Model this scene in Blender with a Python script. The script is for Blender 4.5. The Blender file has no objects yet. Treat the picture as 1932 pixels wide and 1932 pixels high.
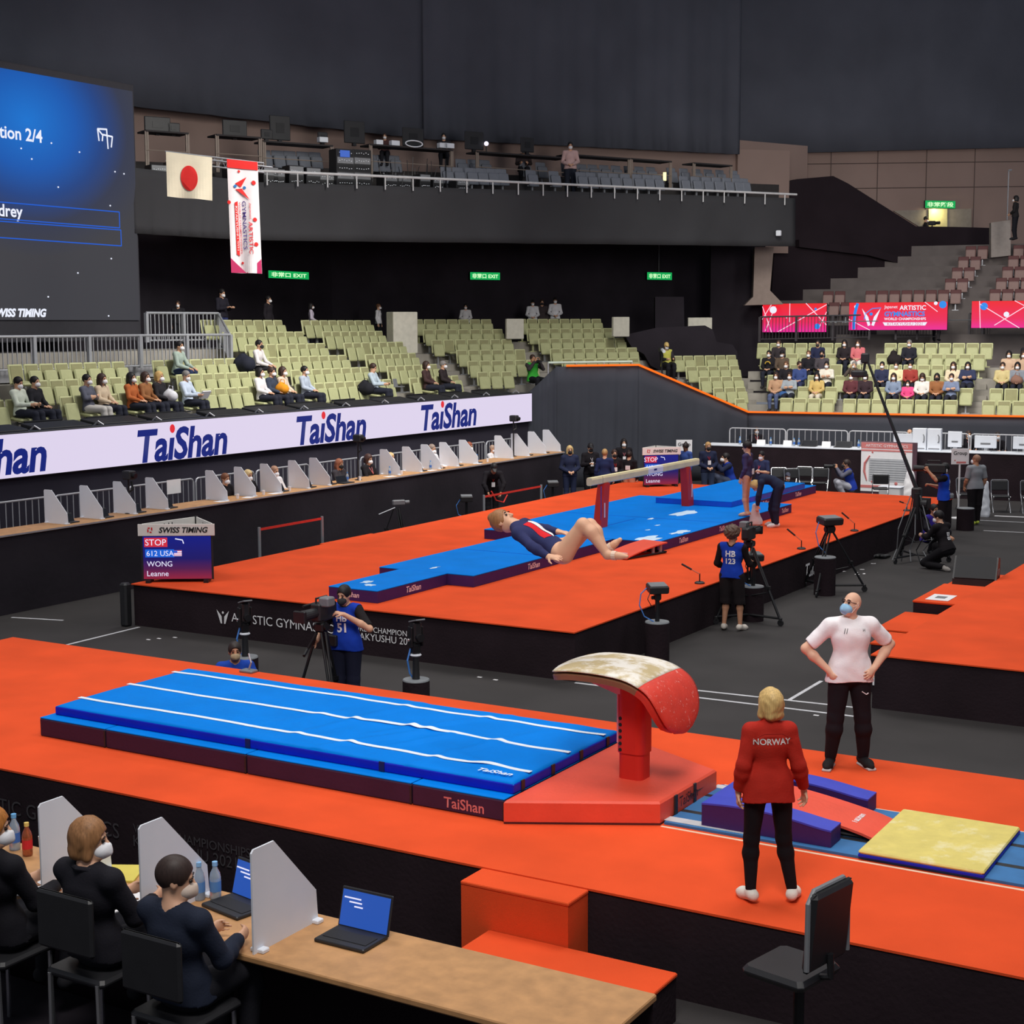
import bpy, bmesh, math, random
import numpy as np
from mathutils import Vector, Matrix
from mathutils.bvhtree import BVHTree
random.seed(4); np.random.seed(4)
scene = bpy.context.scene
col = scene.collection
# ------------------------------------------------------------------ camera
# world: X runs along the vault runway, Y towards the far end of the hall, Z up, floor at 0
CAM = np.array([0., 0., 5.0]); FOC = 2903.38 / 1932.0
YAW, PITCH, ROLL = math.radians(30.641), math.radians(6.8607), math.radians(.23695)
_cy, _sy, _cp, _sp = math.cos(YAW), math.sin(YAW), math.cos(PITCH), math.sin(PITCH)
FWD = np.array([-_sy*_cp, _cy*_cp, -_sp]); _r0 = np.array([_cy, _sy, 0.]); _d0 = np.cross(FWD, _r0)
RIGHT = math.cos(ROLL)*_r0 + math.sin(ROLL)*_d0; DOWN = -math.sin(ROLL)*_r0 + math.cos(ROLL)*_d0
cd = bpy.data.cameras.new('camera'); cam = bpy.data.objects.new('camera', cd); col.objects.link(cam)
cd.sensor_fit = 'HORIZONTAL'; cd.sensor_width = 36.0; cd.lens = 36.0*FOC; cd.clip_end = 300
cam.matrix_world = Matrix(((RIGHT[0], -DOWN[0], -FWD[0], 0), (RIGHT[1], -DOWN[1], -FWD[1], 0), (RIGHT[2], -DOWN[2], -FWD[2], 5.0), (0, 0, 0, 1)))
scene.camera = cam
# surveying helpers: turn a measurement in the photograph (1932 px frame) into a place in the hall
def ray(px, py): return FWD + RIGHT*(px-966)/2903.38 + DOWN*(py-966)/2903.38
def at(px, py, z=0.): d = ray(px, py); return CAM + d*((z-5.0)/d[2])
def atx(px, py, x): d = ray(px, py); return CAM + d*(x/d[0])
def aty(px, py, y): d = ray(px, py); return CAM + d*(y/d[1])
def atd(px, py, dep): return CAM + ray(px, py)*dep
def depth(P): return float((np.array(P, float)-CAM) @ FWD)
def proj(P):
    q = np.array(P, float)-CAM; z = q @ FWD
    return 966+2903.38*(q @ RIGHT)/z, 966+2903.38*(q @ DOWN)/z
# ------------------------------------------------------------------ light
scene.view_settings.view_transform = 'Standard'; scene.view_settings.look = 'None'
scene.view_settings.gamma = 1.0; scene.view_settings.use_curve_mapping = False
scene.view_settings.exposure = 0.0
w = bpy.data.worlds.new('world'); scene.world = w; w.use_nodes = True
bg = w.node_tree.nodes['Background']; bg.inputs[0].default_value = (.80, .86, 1.0, 1); bg.inputs[1].default_value = 0.20
def area(name, loc, target, size, power, color=(1, .97, .93), sy=None, spread=math.pi):
    d = bpy.data.lights.new(name, 'AREA'); d.energy = power; d.size = size; d.color = color; d.spread = spread
    if sy: d.shape = 'RECTANGLE'; d.size_y = sy
    o = bpy.data.objects.new(name, d); col.objects.link(o); o.location = loc
    o.rotation_euler = (Vector(target)-Vector(loc)).to_track_quat('-Z', 'Y').to_euler()
    return o
for lx, ly in ((-20, 14), (-12, 12), (-4, 14), (-20, 28), (-13, 28), (-5, 26), (-16, 40), (-8, 40)):
    area('arena_light', (lx, ly, 15), (lx, ly, 0), 5, 322, spread=math.radians(120))
area('stand_light', (-16, 30, 14), (-28, 33, 4), 5, 760, (1, .97, .90), spread=math.radians(95))
area('stand_light', (-14, 38, 14), (-15, 54, 3), 5, 720, (1, .97, .90), spread=math.radians(95))
area('front_light', (-2, 3, 13), (-7, 13, 1), 4, 460, (1, .96, .92), spread=math.radians(110))
area('upper_fill', (-6, 26, 9), (-27, 54, 11.5), 4, 340, (1, .96, .92), spread=math.radians(80))  # added fill to lift the balcony and upper curtain, no fixture behind it
area('upper_fill', (-2, 40, 10), (-16, 66, 8), 4, 250, (1, .96, .92), spread=math.radians(80))  # added fill to lift the far upper tier, no fixture behind it
# ------------------------------------------------------------------ materials
def lin(c):
    return tuple((v/255/12.92 if v/255 <= .04045 else ((v/255+.055)/1.055)**2.4) for v in c)
_mats = {}
def mat(name, rgb, rough=.7, var=.08, scale=6., bump=0., bscale=60., metal=0., spec=.5, sheen=0.):
    """procedural paint: base colour with fine noise wear, optional bump"""
    if name in _mats: return _mats[name]
    m = bpy.data.materials.new(name); m.use_nodes = True; nt = m.node_tree; b = nt.nodes['Principled BSDF']
    c = lin(rgb); b.inputs['Roughness'].default_value = rough; b.inputs['Metallic'].default_value = metal
    b.inputs['Specular IOR Level'].default_value = spec
    if sheen: b.inputs['Sheen Weight'].default_value = sheen
    tc = nt.nodes.new('ShaderNodeTexCoord'); nz = nt.nodes.new('ShaderNodeTexNoise'); nz.inputs['Scale'].default_value = scale
    nz.inputs['Detail'].default_value = 4
    nt.links.new(tc.outputs['Object'], nz.inputs['Vector'])
    rp = nt.nodes.new('ShaderNodeValToRGB'); rp.color_ramp.elements[0].position = .3; rp.color_ramp.elements[1].position = .7
    rp.color_ramp.elements[0].color = (*[v*(1-var) for v in c], 1); rp.color_ramp.elements[1].color = (*[min(1, v*(1+var)) for v in c], 1)
    nt.links.new(nz.outputs['Fac'], rp.inputs[0]); nt.links.new(rp.outputs[0], b.inputs['Base Color'])
    if bump:
        n2 = nt.nodes.new('ShaderNodeTexNoise'); n2.inputs['Scale'].default_value = bscale; n2.inputs['Detail'].default_value = 3
        nt.links.new(tc.outputs['Object'], n2.inputs['Vector'])
        bp = nt.nodes.new('ShaderNodeBump'); bp.inputs['Strength'].default_value = bump; bp.inputs['Distance'].default_value = .02
        nt.links.new(n2.outputs['Fac'], bp.inputs['Height']); nt.links.new(bp.outputs[0], b.inputs['Normal'])
    _mats[name] = m; return m
def glow(name, rgb, strength=1.0):
    if name in _mats: return _mats[name]
    m = bpy.data.materials.new(name); m.use_nodes = True; nt = m.node_tree; b = nt.nodes['Principled BSDF']
    b.inputs['Base Color'].default_value = (.01, .01, .01, 1); b.inputs['Emission Color'].default_value = (*lin(rgb), 1)
    b.inputs['Emission Strength'].default_value = strength; b.inputs['Roughness'].default_value = .6; b.inputs['Specular IOR Level'].default_value = .2
    _mats[name] = m; return m
def glow_grad(name, stops, axis='Z', lo=0., hi=1., strength=1.):
    """a lit screen showing a colour gradient along one object axis"""
    m = glow(name, (0, 0, 0), strength); nt = m.node_tree; b = nt.nodes['Principled BSDF']
    tc = nt.nodes.new('ShaderNodeTexCoord'); sx = nt.nodes.new('ShaderNodeSeparateXYZ'); nt.links.new(tc.outputs['Object'], sx.inputs[0])
    mr = nt.nodes.new('ShaderNodeMapRange'); mr.inputs['From Min'].default_value = lo; mr.inputs['From Max'].default_value = hi
    nt.links.new(sx.outputs[axis], mr.inputs['Value']); rp = nt.nodes.new('ShaderNodeValToRGB')
    el = rp.color_ramp.elements
    while len(el) < len(stops): el.new(.5)
    for e, (p, c) in zip(el, stops): e.position = p; e.color = (*lin(c), 1)
    nt.links.new(mr.outputs[0], rp.inputs[0]); nt.links.new(rp.outputs[0], b.inputs['Emission Color'])
    return m
# ------------------------------------------------------------------ mesh building
class MB:
    def __init__(s): s.v = []; s.f = []
    def add(s, vs, fs):
        o = len(s.v); s.v += [tuple(map(float, p)) for p in vs]; s.f += [tuple(i+o for i in f) for f in fs]; return s
    def box(s, c, d, rz=0., ch=0., R=None):
        """box centred at c, full size d, chamfered by ch"""
        hx, hy, hz = d[0]/2, d[1]/2, d[2]/2
        if ch <= 0:
            vs = [(x, y, z) for z in (-hz, hz) for x, y in ((-hx, -hy), (hx, -hy), (hx, hy), (-hx, hy))]
            fs = [(3, 2, 1, 0), (4, 5, 6, 7), (0, 1, 5, 4), (1, 2, 6, 5), (2, 3, 7, 6), (3, 0, 4, 7)]
        else:
            def ring(a, b, z): return [(-a+ch, -b, z), (a-ch, -b, z), (a, -b+ch, z), (a, b-ch, z), (a-ch, b, z), (-a+ch, b, z), (-a, b-ch, z), (-a, -b+ch, z)]
            vs = ring(hx-ch*.7, hy-ch*.7, -hz)+ring(hx, hy, -hz+ch)+ring(hx, hy, hz-ch)+ring(hx-ch*.7, hy-ch*.7, hz)
            fs = [tuple(range(7, -1, -1)), tuple(range(24, 32))]
            for k in range(3): fs += [(k*8+i, k*8+(i+1) % 8, k*8+8+(i+1) % 8, k*8+8+i) for i in range(8)]
        if R is not None: vs = [tuple(R @ Vector(p)) for p in vs]
        ca, sa = math.cos(rz), math.sin(rz)
        return s.add([(c[0]+x*ca-y*sa, c[1]+x*sa+y*ca, c[2]+z) for x, y, z in vs], fs)
    def tube(s, pts, r, n=8, cap=True):
        P = [Vector(p) for p in pts]; rr = r if isinstance(r, (list, tuple)) else [r]*len(P); vs = []; fs = []
        up = None
        for i, p in enumerate(P):
            t = (P[min(i+1, len(P)-1)]-P[max(i-1, 0)]).normalized()
            if up is None: up = Vector((0, 0, 1)) if abs(t.z) < .9 else Vector((1, 0, 0))
            a = t.cross(up)
            if a.length < 1e-4: a = t.cross(Vector((0, 1, 0)))
            a.normalize(); b = a.cross(t).normalized(); up = b
            vs += [p + (a*math.cos(2*math.pi*k/n)+b*math.sin(2*math.pi*k/n))*rr[i] for k in range(n)]
        for i in range(len(P)-1): fs += [(i*n+k, i*n+(k+1) % n, (i+1)*n+(k+1) % n, (i+1)*n+k) for k in range(n)]
        if cap: fs += [tuple(range(n-1, -1, -1)), tuple((len(P)-1)*n+k for k in range(n))]
        return s.add(vs, fs)
    def prism(s, poly, z0, z1):
        n = len(poly); vs = [(x, y, z0) for x, y in poly]+[(x, y, z1) for x, y in poly]
        return s.add(vs, [tuple(range(n-1, -1, -1)), tuple(range(n, 2*n))]+[(i, (i+1) % n, n+(i+1) % n, n+i) for i in range(n)])
    def extr(s, poly, vec):
        n = len(poly); vec = Vector(vec); vs = [Vector(p) for p in poly]; vs += [p+vec for p in vs]
        return s.add(vs, [tuple(range(n-1, -1, -1)), tuple(range(n, 2*n))]+[(i, (i+1) % n, n+(i+1) % n, n+i) for i in range(n)])
    def lathe(s, prof, c=(0, 0, 0), n=20):
        vs = [(c[0]+r*math.cos(2*math.pi*k/n), c[1]+r*math.sin(2*math.pi*k/n), c[2]+z) for r, z in prof for k in range(n)]; m = len(prof)
        fs = [(i*n+k, i*n+(k+1) % n, (i+1)*n+(k+1) % n, (i+1)*n+k) for i in range(m-1) for k in range(n)]
        return s.add(vs, fs+[tuple(range(n-1, -1, -1)), tuple((m-1)*n+k for k in range(n))])
    def ball(s, c, r, n=10, sc=(1, 1, 1)):
        m = max(4, n//2+1); vs = [(c[0], c[1], c[2]-r*sc[2])]
        for i in range(1, m):
            a = -math.pi/2+math.pi*i/m
            vs += [(c[0]+r*sc[0]*math.cos(a)*math.cos(2*math.pi*k/n), c[1]+r*sc[1]*math.cos(a)*math.sin(2*math.pi*k/n), c[2]+r*sc[2]*math.sin(a)) for k in range(n)]
        vs.append((c[0], c[1], c[2]+r*sc[2])); L = len(vs)-1
        fs = [(0, 1+(k+1) % n, 1+k) for k in range(n)]
        for i in range(m-2): fs += [(1+i*n+k, 1+i*n+(k+1) % n, 1+(i+1)*n+(k+1) % n, 1+(i+1)*n+k) for k in range(n)]
        return s.add(vs, fs+[(1+(m-2)*n+k, 1+(m-2)*n+(k+1) % n, L) for k in range(n)])
    def mesh(s, name, smooth=False):
        me = bpy.data.meshes.new(name); me.from_pydata(s.v, [], s.f); me.update()
        if smooth: me.polygons.foreach_set('use_smooth', [True]*len(me.polygons))
        return me
def link(name, me, m=None, parent=None, loc=None, rz=0.):
    o = bpy.data.objects.new(name, me); col.objects.link(o)
    if m is not None:
        if not me.materials: me.materials.append(m)
        else: o.material_slots[0].link = 'OBJECT'; o.material_slots[0].material = m
    if parent is not None: o.parent = parent
    if loc is not None: o.location = loc
    if rz: o.rotation_euler = (0, 0, rz)
    return o
def obj(name, mb, m, parent=None, loc=None, rz=0., smooth=False): return link(name, mb.mesh(name, smooth), m, parent, loc, rz)
def tag(o, label, cat, group=None, kind=None):
    o['label'] = label; o['category'] = cat
    if group: o['group'] = group
    if kind: o['kind'] = kind
    return o
def thing(name, label, cat, loc=(0, 0, 0), rz=0., group=None):
    o = bpy.data.objects.new(name, None); col.objects.link(o); o.empty_display_size = .2
    o.location = loc; o.rotation_euler = (0, 0, rz); return tag(o, label, cat, group)
def struct(name, mb, m, **k):
    o = obj(name, mb, m, **k); o['kind'] = 'structure'; return o
def stuff(o): o['kind'] = 'stuff'; return o
ORD = 'first second third fourth fifth sixth seventh eighth ninth tenth eleventh twelfth thirteenth fourteenth fifteenth sixteenth seventeenth eighteenth nineteenth twentieth twenty-first twenty-second twenty-third twenty-fourth'.split()
# lettering: text curve turned into a mesh lying in the plane (origin, right, up)
def text_mesh(body, size=1., bold=0., shear=0., align='CENTER', depth_=0., space=1.):
    c = bpy.data.curves.new('lettering', 'FONT'); c.body = body; c.size = size; c.offset = bold; c.shear = shear
    c.align_x = align; c.align_y = 'CENTER'; c.extrude = depth_; c.space_character = space; c.resolution_u = 3
    o = bpy.data.objects.new('tmp', c); col.objects.link(o)
    dg = bpy.context.evaluated_depsgraph_get(); me = bpy.data.meshes.new_from_object(o.evaluated_get(dg))
    bpy.data.objects.remove(o); return me
def frame(origin, right, up):
    r = Vector(right).normalized(); u = Vector(up).normalized(); n = r.cross(u).normalized(); u = n.cross(r)
    return Matrix(((r.x, u.x, n.x, origin[0]), (r.y, u.y, n.y, origin[1]), (r.z, u.z, n.z, origin[2]), (0, 0, 0, 1)))
def text(body, origin, right, up, width=None, height=None, m=None, parent=None, name='lettering', bold=0., shear=0., align='CENTER', onto=None, space=1., off=.004):
    """text of a given width (or height) on a surface; onto=(object) wraps it on that mesh"""
    me = text_mesh(body, 1., bold, shear, align, space=space)
    n = len(me.vertices)
    if n == 0: return None
    co = np.empty(n*3); me.vertices.foreach_get('co', co); co = co.reshape(n, 3)
    wx = np.ptp(co[:, 0]); hy = np.ptp(co[:, 1]); cx = (co[:, 0].max()+co[:, 0].min())/2; cyy = (co[:, 1].max()+co[:, 1].min())/2
    if align == 'CENTER': co[:, 0] -= cx
    elif align == 'LEFT': co[:, 0] -= co[:, 0].min()
    else: co[:, 0] -= co[:, 0].max()
    co[:, 1] -= cyy
    if width and height: co[:, 0] *= width/wx; co[:, 1] *= height/hy
    elif width: co *= width/wx
    else: co *= height/hy
    M = np.array(frame(origin, right, up)); P = co @ M[:3, :3].T + M[:3, 3]; nrm = M[:3, 2]
    if onto is not None:
        bv = BVHTree.FromPolygons([tuple(v.co) for v in onto.vertices], [tuple(p.vertices) for p in onto.polygons])
        for i in range(n):
            h = bv.ray_cast(Vector(P[i]+nrm*.4), Vector(-nrm), .8)
            if h[0] is not None: P[i] = np.array(h[0])+nrm*off
    else: P = P+nrm*off
    me.vertices.foreach_set('co', P.astype(np.float32).ravel()); me.update()
    me.materials.clear()
    return link(name, me, m, parent)
# ------------------------------------------------------------------ smooth bodies: a distance field is meshed into one continuous surface
class Field:
    def __init__(s, h): s.h = h; s.ops = []; s.lo = np.full(3, 1e9); s.hi = np.full(3, -1e9)
    def _bb(s, lo, hi): s.lo = np.minimum(s.lo, lo); s.hi = np.maximum(s.hi, hi)
    def cone(s, a, b, ra, rb=None, k=.03, flat=None, op='+'):
        rb = ra if rb is None else rb; a = np.array(a, float); b = np.array(b, float); R = max(ra, rb)*(1.0)
        lo = np.minimum(a, b)-R; hi = np.maximum(a, b)+R
        if op == '+': s._bb(lo, hi)
        s.ops.append(('c', a, b, ra, rb, k, flat, op, lo, hi)); return s
    def ell(s, c, r, k=.03, op='+', R=None):
        c = np.array(c, float); r = np.array(r, float); m = r.max() if R is not None else r
        if op == '+': s._bb(c-m, c+m)
        s.ops.append(('e', c, r, R, k, op, c-m, c+m)); return s
    def cut(s, p, n):
        """remove everything on the side the normal points to"""
        s.ops.append(('p', np.array(p, float), np.array(n, float)/np.linalg.norm(n))); return s
    def merge(s, F, k=.02):
        s._bb(F.lo, F.hi); s.ops.append(('f', F, k)); return s
    def warp(s, amp, fr, seed=0): s.ops.append(('w', amp, fr, seed)); return s
    def mesh(s, name, smooth=True):
        h = s.h; lo = s.lo-3*h; n = np.ceil((s.hi+3*h-lo)/h).astype(int)+1
        return s._surface(s._eval(h, lo, n), h, lo, n, name, smooth)
    def _eval(s, h, lo, n):
        D = np.full(n, 9.0, np.float32); ax = [lo[i]+h*np.arange(n[i]) for i in range(3)]
        for o in s.ops:
            if o[0] in 'ce':
                bl, bh = (o[8], o[9]) if o[0] == 'c' else (o[6], o[7]); k = o[5] if o[0] == 'c' else o[4]; op = o[7] if o[0] == 'c' else o[5]
                i0 = np.clip(np.floor((bl-k-3*h-lo)/h).astype(int), 0, n); i1 = np.clip(np.ceil((bh+k+3*h-lo)/h).astype(int)+1, 0, n)
                if (i1 <= i0).any(): continue
                sl = tuple(slice(i0[i], i1[i]) for i in range(3))
                X, Y, Z = [ax[i][sl[i]] for i in range(3)]; X = X[:, None, None]; Y = Y[None, :, None]; Z = Z[None, None, :]
                if o[0] == 'c':
                    _, a, b, ra, rb, k, flat, op, _, _ = o
                    px, py, pz = X-a[0], Y-a[1], Z-a[2]; d = b-a
                    if flat is not None:
                        nn = np.array(flat[0], float); nn /= np.linalg.norm(nn); q = (px*nn[0]+py*nn[1]+pz*nn[2])*(flat[1]-1)
                        px, py, pz = px+q*nn[0], py+q*nn[1], pz+q*nn[2]; d = d+nn*(d @ nn)*(flat[1]-1)
                    L = max(d @ d, 1e-9); t = np.clip((px*d[0]+py*d[1]+pz*d[2])/L, 0, 1)
                    dist = np.sqrt((px-t*d[0])**2+(py-t*d[1])**2+(pz-t*d[2])**2)-(ra+(rb-ra)*t)
                else:
                    _, c, r, R, k, op, _, _ = o; px, py, pz = X-c[0], Y-c[1], Z-c[2]
                    if R is not None: px, py, pz = [R[0][i]*px+R[1][i]*py+R[2][i]*pz for i in range(3)]
                    q = np.sqrt((px/r[0])**2+(py/r[1])**2+(pz/r[2])**2); g = np.sqrt((px/r[0]**2)**2+(py/r[1]**2)**2+(pz/r[2]**2)**2)
                    dist = q*(q-1)/np.maximum(g, 1e-6)
                A = D[sl]
                if op == '+':
                    hh = np.maximum(k-np.abs(A-dist), 0)/k; D[sl] = np.minimum(A, dist)-hh*hh*k*.25
                else:
                    hh = np.maximum(k-np.abs(A+dist), 0)/k; D[sl] = np.maximum(A, -dist)+hh*hh*k*.25
            elif o[0] == 'f':
                B = o[1]._eval(h, lo, n); k = o[2]; hh = np.maximum(k-np.abs(D-B), 0)/k; D = np.minimum(D, B)-hh*hh*k*.25
            elif o[0] == 'p':
                X, Y, Z = ax[0][:, None, None], ax[1][None, :, None], ax[2][None, None, :]
                D = np.maximum(D, ((X-o[1][0])*o[2][0]+(Y-o[1][1])*o[2][1]+(Z-o[1][2])*o[2][2]).astype(np.float32))
            else:
                X, Y, Z = ax[0][:, None, None], ax[1][None, :, None], ax[2][None, None, :]; _, amp, fr, sd = o
                D = D+(amp*(np.sin(X*fr*1.1+1.7*np.sin(Z*fr*.6+sd)+sd)*np.sin(Z*fr*.9+2*np.sin(Y*fr*.7+sd*2)))*np.sin(Y*fr+X*fr*.5+sd*3)).astype(np.float32)
        return D
    def _surface(s, D, h, lo, n, name, smooth):
        S = D < 0
        c8 = [(i, j, k) for i in (0, 1) for j in (0, 1) for k in (0, 1)]
        def sub(A, c): return A[c[0]:n[0]-1+c[0], c[1]:n[1]-1+c[1], c[2]:n[2]-1+c[2]]
        cnt = sum(sub(S, c).astype(np.int8) for c in c8); act = (cnt > 0) & (cnt < 8); idx = np.argwhere(act)
        N = len(idx); pos = np.zeros((N, 3)); w_ = np.zeros(N)
        val = {c: D[idx[:, 0]+c[0], idx[:, 1]+c[1], idx[:, 2]+c[2]] for c in c8}
        for c in c8:
            for a in range(3):
                if c[a] == 0:
                    e = list(c); e[a] = 1; e = tuple(e); va, vb = val[c], val[e]; m = (va < 0) != (vb < 0)
                    t = va[m]/(va[m]-vb[m]); p = np.tile(np.array(c, float), (m.sum(), 1)); p[:, a] = t; pos[m] += p; w_[m] += 1
        pos = lo+h*(idx+pos/w_[:, None])
        vid = np.full(tuple(n-1), -1, np.int32); vid[idx[:, 0], idx[:, 1], idx[:, 2]] = np.arange(N); F = []
        for a in range(3):
            b, c = (a+1) % 3, (a+2) % 3
            s0 = [slice(1, n[i]-1) for i in range(3)]; s0[a] = slice(0, n[a]-1); s1 = list(s0); s1[a] = slice(1, n[a])
            A0, A1 = S[tuple(s0)], S[tuple(s1)]; e = np.argwhere(A0 != A1); off = np.array([1, 1, 1]); off[a] = 0; e0 = e+off
            sg = A0[e[:, 0], e[:, 1], e[:, 2]]
            def g(db, dc):
                q = e0.copy(); q[:, b] += db; q[:, c] += dc; return vid[q[:, 0], q[:, 1], q[:, 2]]
            Q = np.stack([g(-1, -1), g(0, -1), g(0, 0), g(-1, 0)], 1); Q[~sg] = Q[~sg][:, ::-1]; F.append(Q)
        F = np.concatenate(F); F = F[(F >= 0).all(1)]
        me = bpy.data.meshes.new(name); me.vertices.add(N); me.vertices.foreach_set('co', pos.astype(np.float32).ravel())
        me.loops.add(len(F)*4); me.loops.foreach_set('vertex_index', F.astype(np.int32).ravel()); me.polygons.add(len(F))
        me.polygons.foreach_set('loop_start', np.arange(0, len(F)*4, 4, dtype=np.int32)); me.update(calc_edges=True)
        if smooth: me.polygons.foreach_set('use_smooth', np.ones(len(F), bool))
        return me
# ------------------------------------------------------------------ palette
ORANGE = mat('orange_carpet', (228, 82, 40), .9, .10, 1.2, .25, 220, spec=.15)
DARKFLOOR = mat('charcoal_floor', (55, 52, 52), .75, .18, .8, .1, 90, spec=.3)
SKIRT = mat('black_skirt', (40, 30, 35), .9, .2, 1.5, .3, 25, spec=.15)
BLACK = mat('black_cloth', (44, 40, 46), .95, .2, .7, .3, 8, spec=.1)
BLACKWALL = mat('black_wall', (52, 49, 60), .9, .15, .5, .2, 8, spec=.15)
DRAPE = mat('charcoal_drape', (64, 66, 74), .9, .10, .6, .3, 6, spec=.15)
FASCIA = mat('grey_drape', (62, 62, 65), .95, .12, .35, .4, 5, spec=.1)
BLUE = mat('blue_vinyl', (0, 124, 222), .55, .06, 2.0, .12, 18, spec=.06)
COBALT = mat('cobalt_vinyl', (8, 32, 190), .5, .08, 3., .1, 30, spec=.3)
PURPLE = mat('purple_vinyl', (62, 32, 92), .6, .08, 3., .1, 30, spec=.3)
PLUM = mat('plum_vinyl', (60, 34, 62), .6, .08, 3., .1, 30, spec=.3)
RED = mat('red_vinyl', (232, 84, 60), .5, .06, 3., .12, 22, spec=.35)
REDPAINT = mat('red_paint', (205, 44, 34), .4, .05, 4., spec=.4)
WHITE = mat('white_paint', (238, 236, 238), .6, .03, 3.)
OFFWHITE = mat('white_board', (226, 230, 238), .55, .03, 2.)
TAPE = mat('white_tape', (200, 200, 204), .7, .15, 6.)
CONCRETE = mat('concrete', (158, 153, 145), .9, .15, 2., .2, 40, spec=.2)
BROWNWALL = mat('brown_panel', (150, 128, 120), .85, .06, .5, spec=.2)
STEEL = mat('grey_steel', (168, 170, 176), .4, .06, 5., metal=.5)
CHROME = mat('chrome', (210, 212, 216), .25, .03, 5., metal=.9)
BLACKMETAL = mat('black_metal', (28, 28, 31), .45, .1, 8., metal=.2)
BLACKPLASTIC = mat('black_plastic', (34, 34, 37), .5, .1, 8.)
GREYPLASTIC = mat('grey_plastic', (120, 122, 126), .5, .06, 8.)
WOOD = mat('table_wood', (188, 140, 92), .6, .15, 9.)
INK = mat('black_ink', (22, 22, 26), .7)
NAVYINK = mat('navy_ink', (14, 36, 120), .7)
REDINK = mat('red_ink', (214, 30, 44), .7)
ORANGE_LIT = glow('orange_led', (255, 112, 20), 1.1)
# ------------------------------------------------------------------ floor
fl = struct('floor', MB().box((-12, 27, -.1), (62, 74, .2)), DARKFLOOR)
def tape(a, b, wd=.055):
    a, b = np.array(a[:2]), np.array(b[:2]); d = (b-a)/np.linalg.norm(b-a); n = np.array([-d[1], d[0]])*wd/2
    obj('marking', MB().prism([tuple(a-n), tuple(b-n), tuple(b+n), tuple(a+n)], .0005, .004), TAPE, fl)
tape((-18.38, 17.1), (-18.42, 18.75)); tape((-7.12, 19.32), (-7.12, 20.6)); tape((-10.1, 19.1), (-6.1, 19.36)); tape((-10.1, 18.78), (-6.0, 18.9))
tape((-9.7, 40), (-7, 40.2)); tape((-9.1, 38), (-6.5, 38.3)); tape((-21, 18.3), (-20, 18.55))
# ------------------------------------------------------------------ vault podium
hp = .72
def podium(label, poly, name='podium', top=hp, group=None):
    t = thing(name, label, 'podium', (0, 0, 0), 0, group)
    c = np.mean(np.array(poly), 0)
    inner = [tuple(c+(np.array(p)-c)*(1-.004)) for p in poly]
    obj('skirt', MB().prism(inner, .0, top-.012), SKIRT, t); obj('carpet', MB().prism(poly, top-.018, top), ORANGE, t)
    return t
pv = podium('low orange carpeted podium carrying the vault and its blue landing mats', [(-16.8, 10.08), (8, 10.08), (8, 14.65), (-16.8, 14.65)])
def podium_text(pod, x0, y, m, gap=0.):
    R_, U_ = (1, 0, 0), (0, 0, 1)
    text('ARTISTIC GYMNASTICS', (x0+.1+1.08, y, .345), R_, U_, width=2.16, m=m, parent=pod)
    text('WORLD CHAMPIONSHIPS', (x0+2.44+.70, y, .41), R_, U_, width=1.4, m=m, parent=pod)
    text('KITAKYUSHU 2021', (x0+2.44+.62, y, .29), R_, U_, width=1.24, m=m, parent=pod)
    b = MB()   # two winged strokes of the event emblem
    for sx in (-1, 1):
        b.extr([(x0-.08+sx*.02, y-.003, .22), (x0-.08+sx*.05, y-.003, .22), (x0-.08+sx*.13, y-.003, .44), (x0-.08+sx*.03, y-.003, .34)][::sx], (0, -.003, 0))
    b.ball((x0-.08, y-.004, .40), .022, 8, (1, .2, 1)); obj('emblem', b, m, pod)
FAINT = mat('faint_grey_print', (62, 58, 62), .8)
podium_text(pv, -12.5, 10.1-.02, FAINT)
t = thing('podium_step', 'orange carpeted step leading up to the vault podium edge', 'step')
obj('tread', MB().box((-5.78, 9.915, .695), (.96, .33, .03), ch=.008), ORANGE, t); obj('riser', MB().box((-5.78, 9.915, .34), (.95, .32, .68)), ORANGE, t)
t = thing('podium_step', 'dark low step in front of the orange step of the vault podium', 'step')
obj('tread', MB().box((-5.2, 9.5, .35), (1.6, .5, .03), ch=.008), ORANGE, t); obj('riser', MB().box((-5.2, 9.5, .168), (1.58, .49, .335)), SKIRT, t)
# ------------------------------------------------------------------ beam podium
pb = podium('large orange podium carrying the balance beam and its mats', [(-18.62, 18.8), (-10.12, 18.8), (-9.95, 38.35), (-18.95, 38.5)])
podium_text(pb, -16.55, 18.83, WHITE)
text('TaiShan', (-10.06, 28.55, .32), (0, 1, 0), (0, 0, 1), width=1.15, m=WHITE, parent=pb, bold=.012, shear=.2, off=.03)
obj('corner_cap', MB().box((-18.68, 18.72, .37), (.16, .16, .74), ch=.03), BLACKPLASTIC, pb)
t = thing('podium_step', 'orange step beside the far left edge of the beam podium', 'step')
obj('tread', MB().box((-19.1, 26.0, .55), (.8, 1.8, .03), ch=.008), ORANGE, t); obj('riser', MB().box((-19.1, 26.0, .27), (.79, 1.78, .54)), SKIRT, t)
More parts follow.
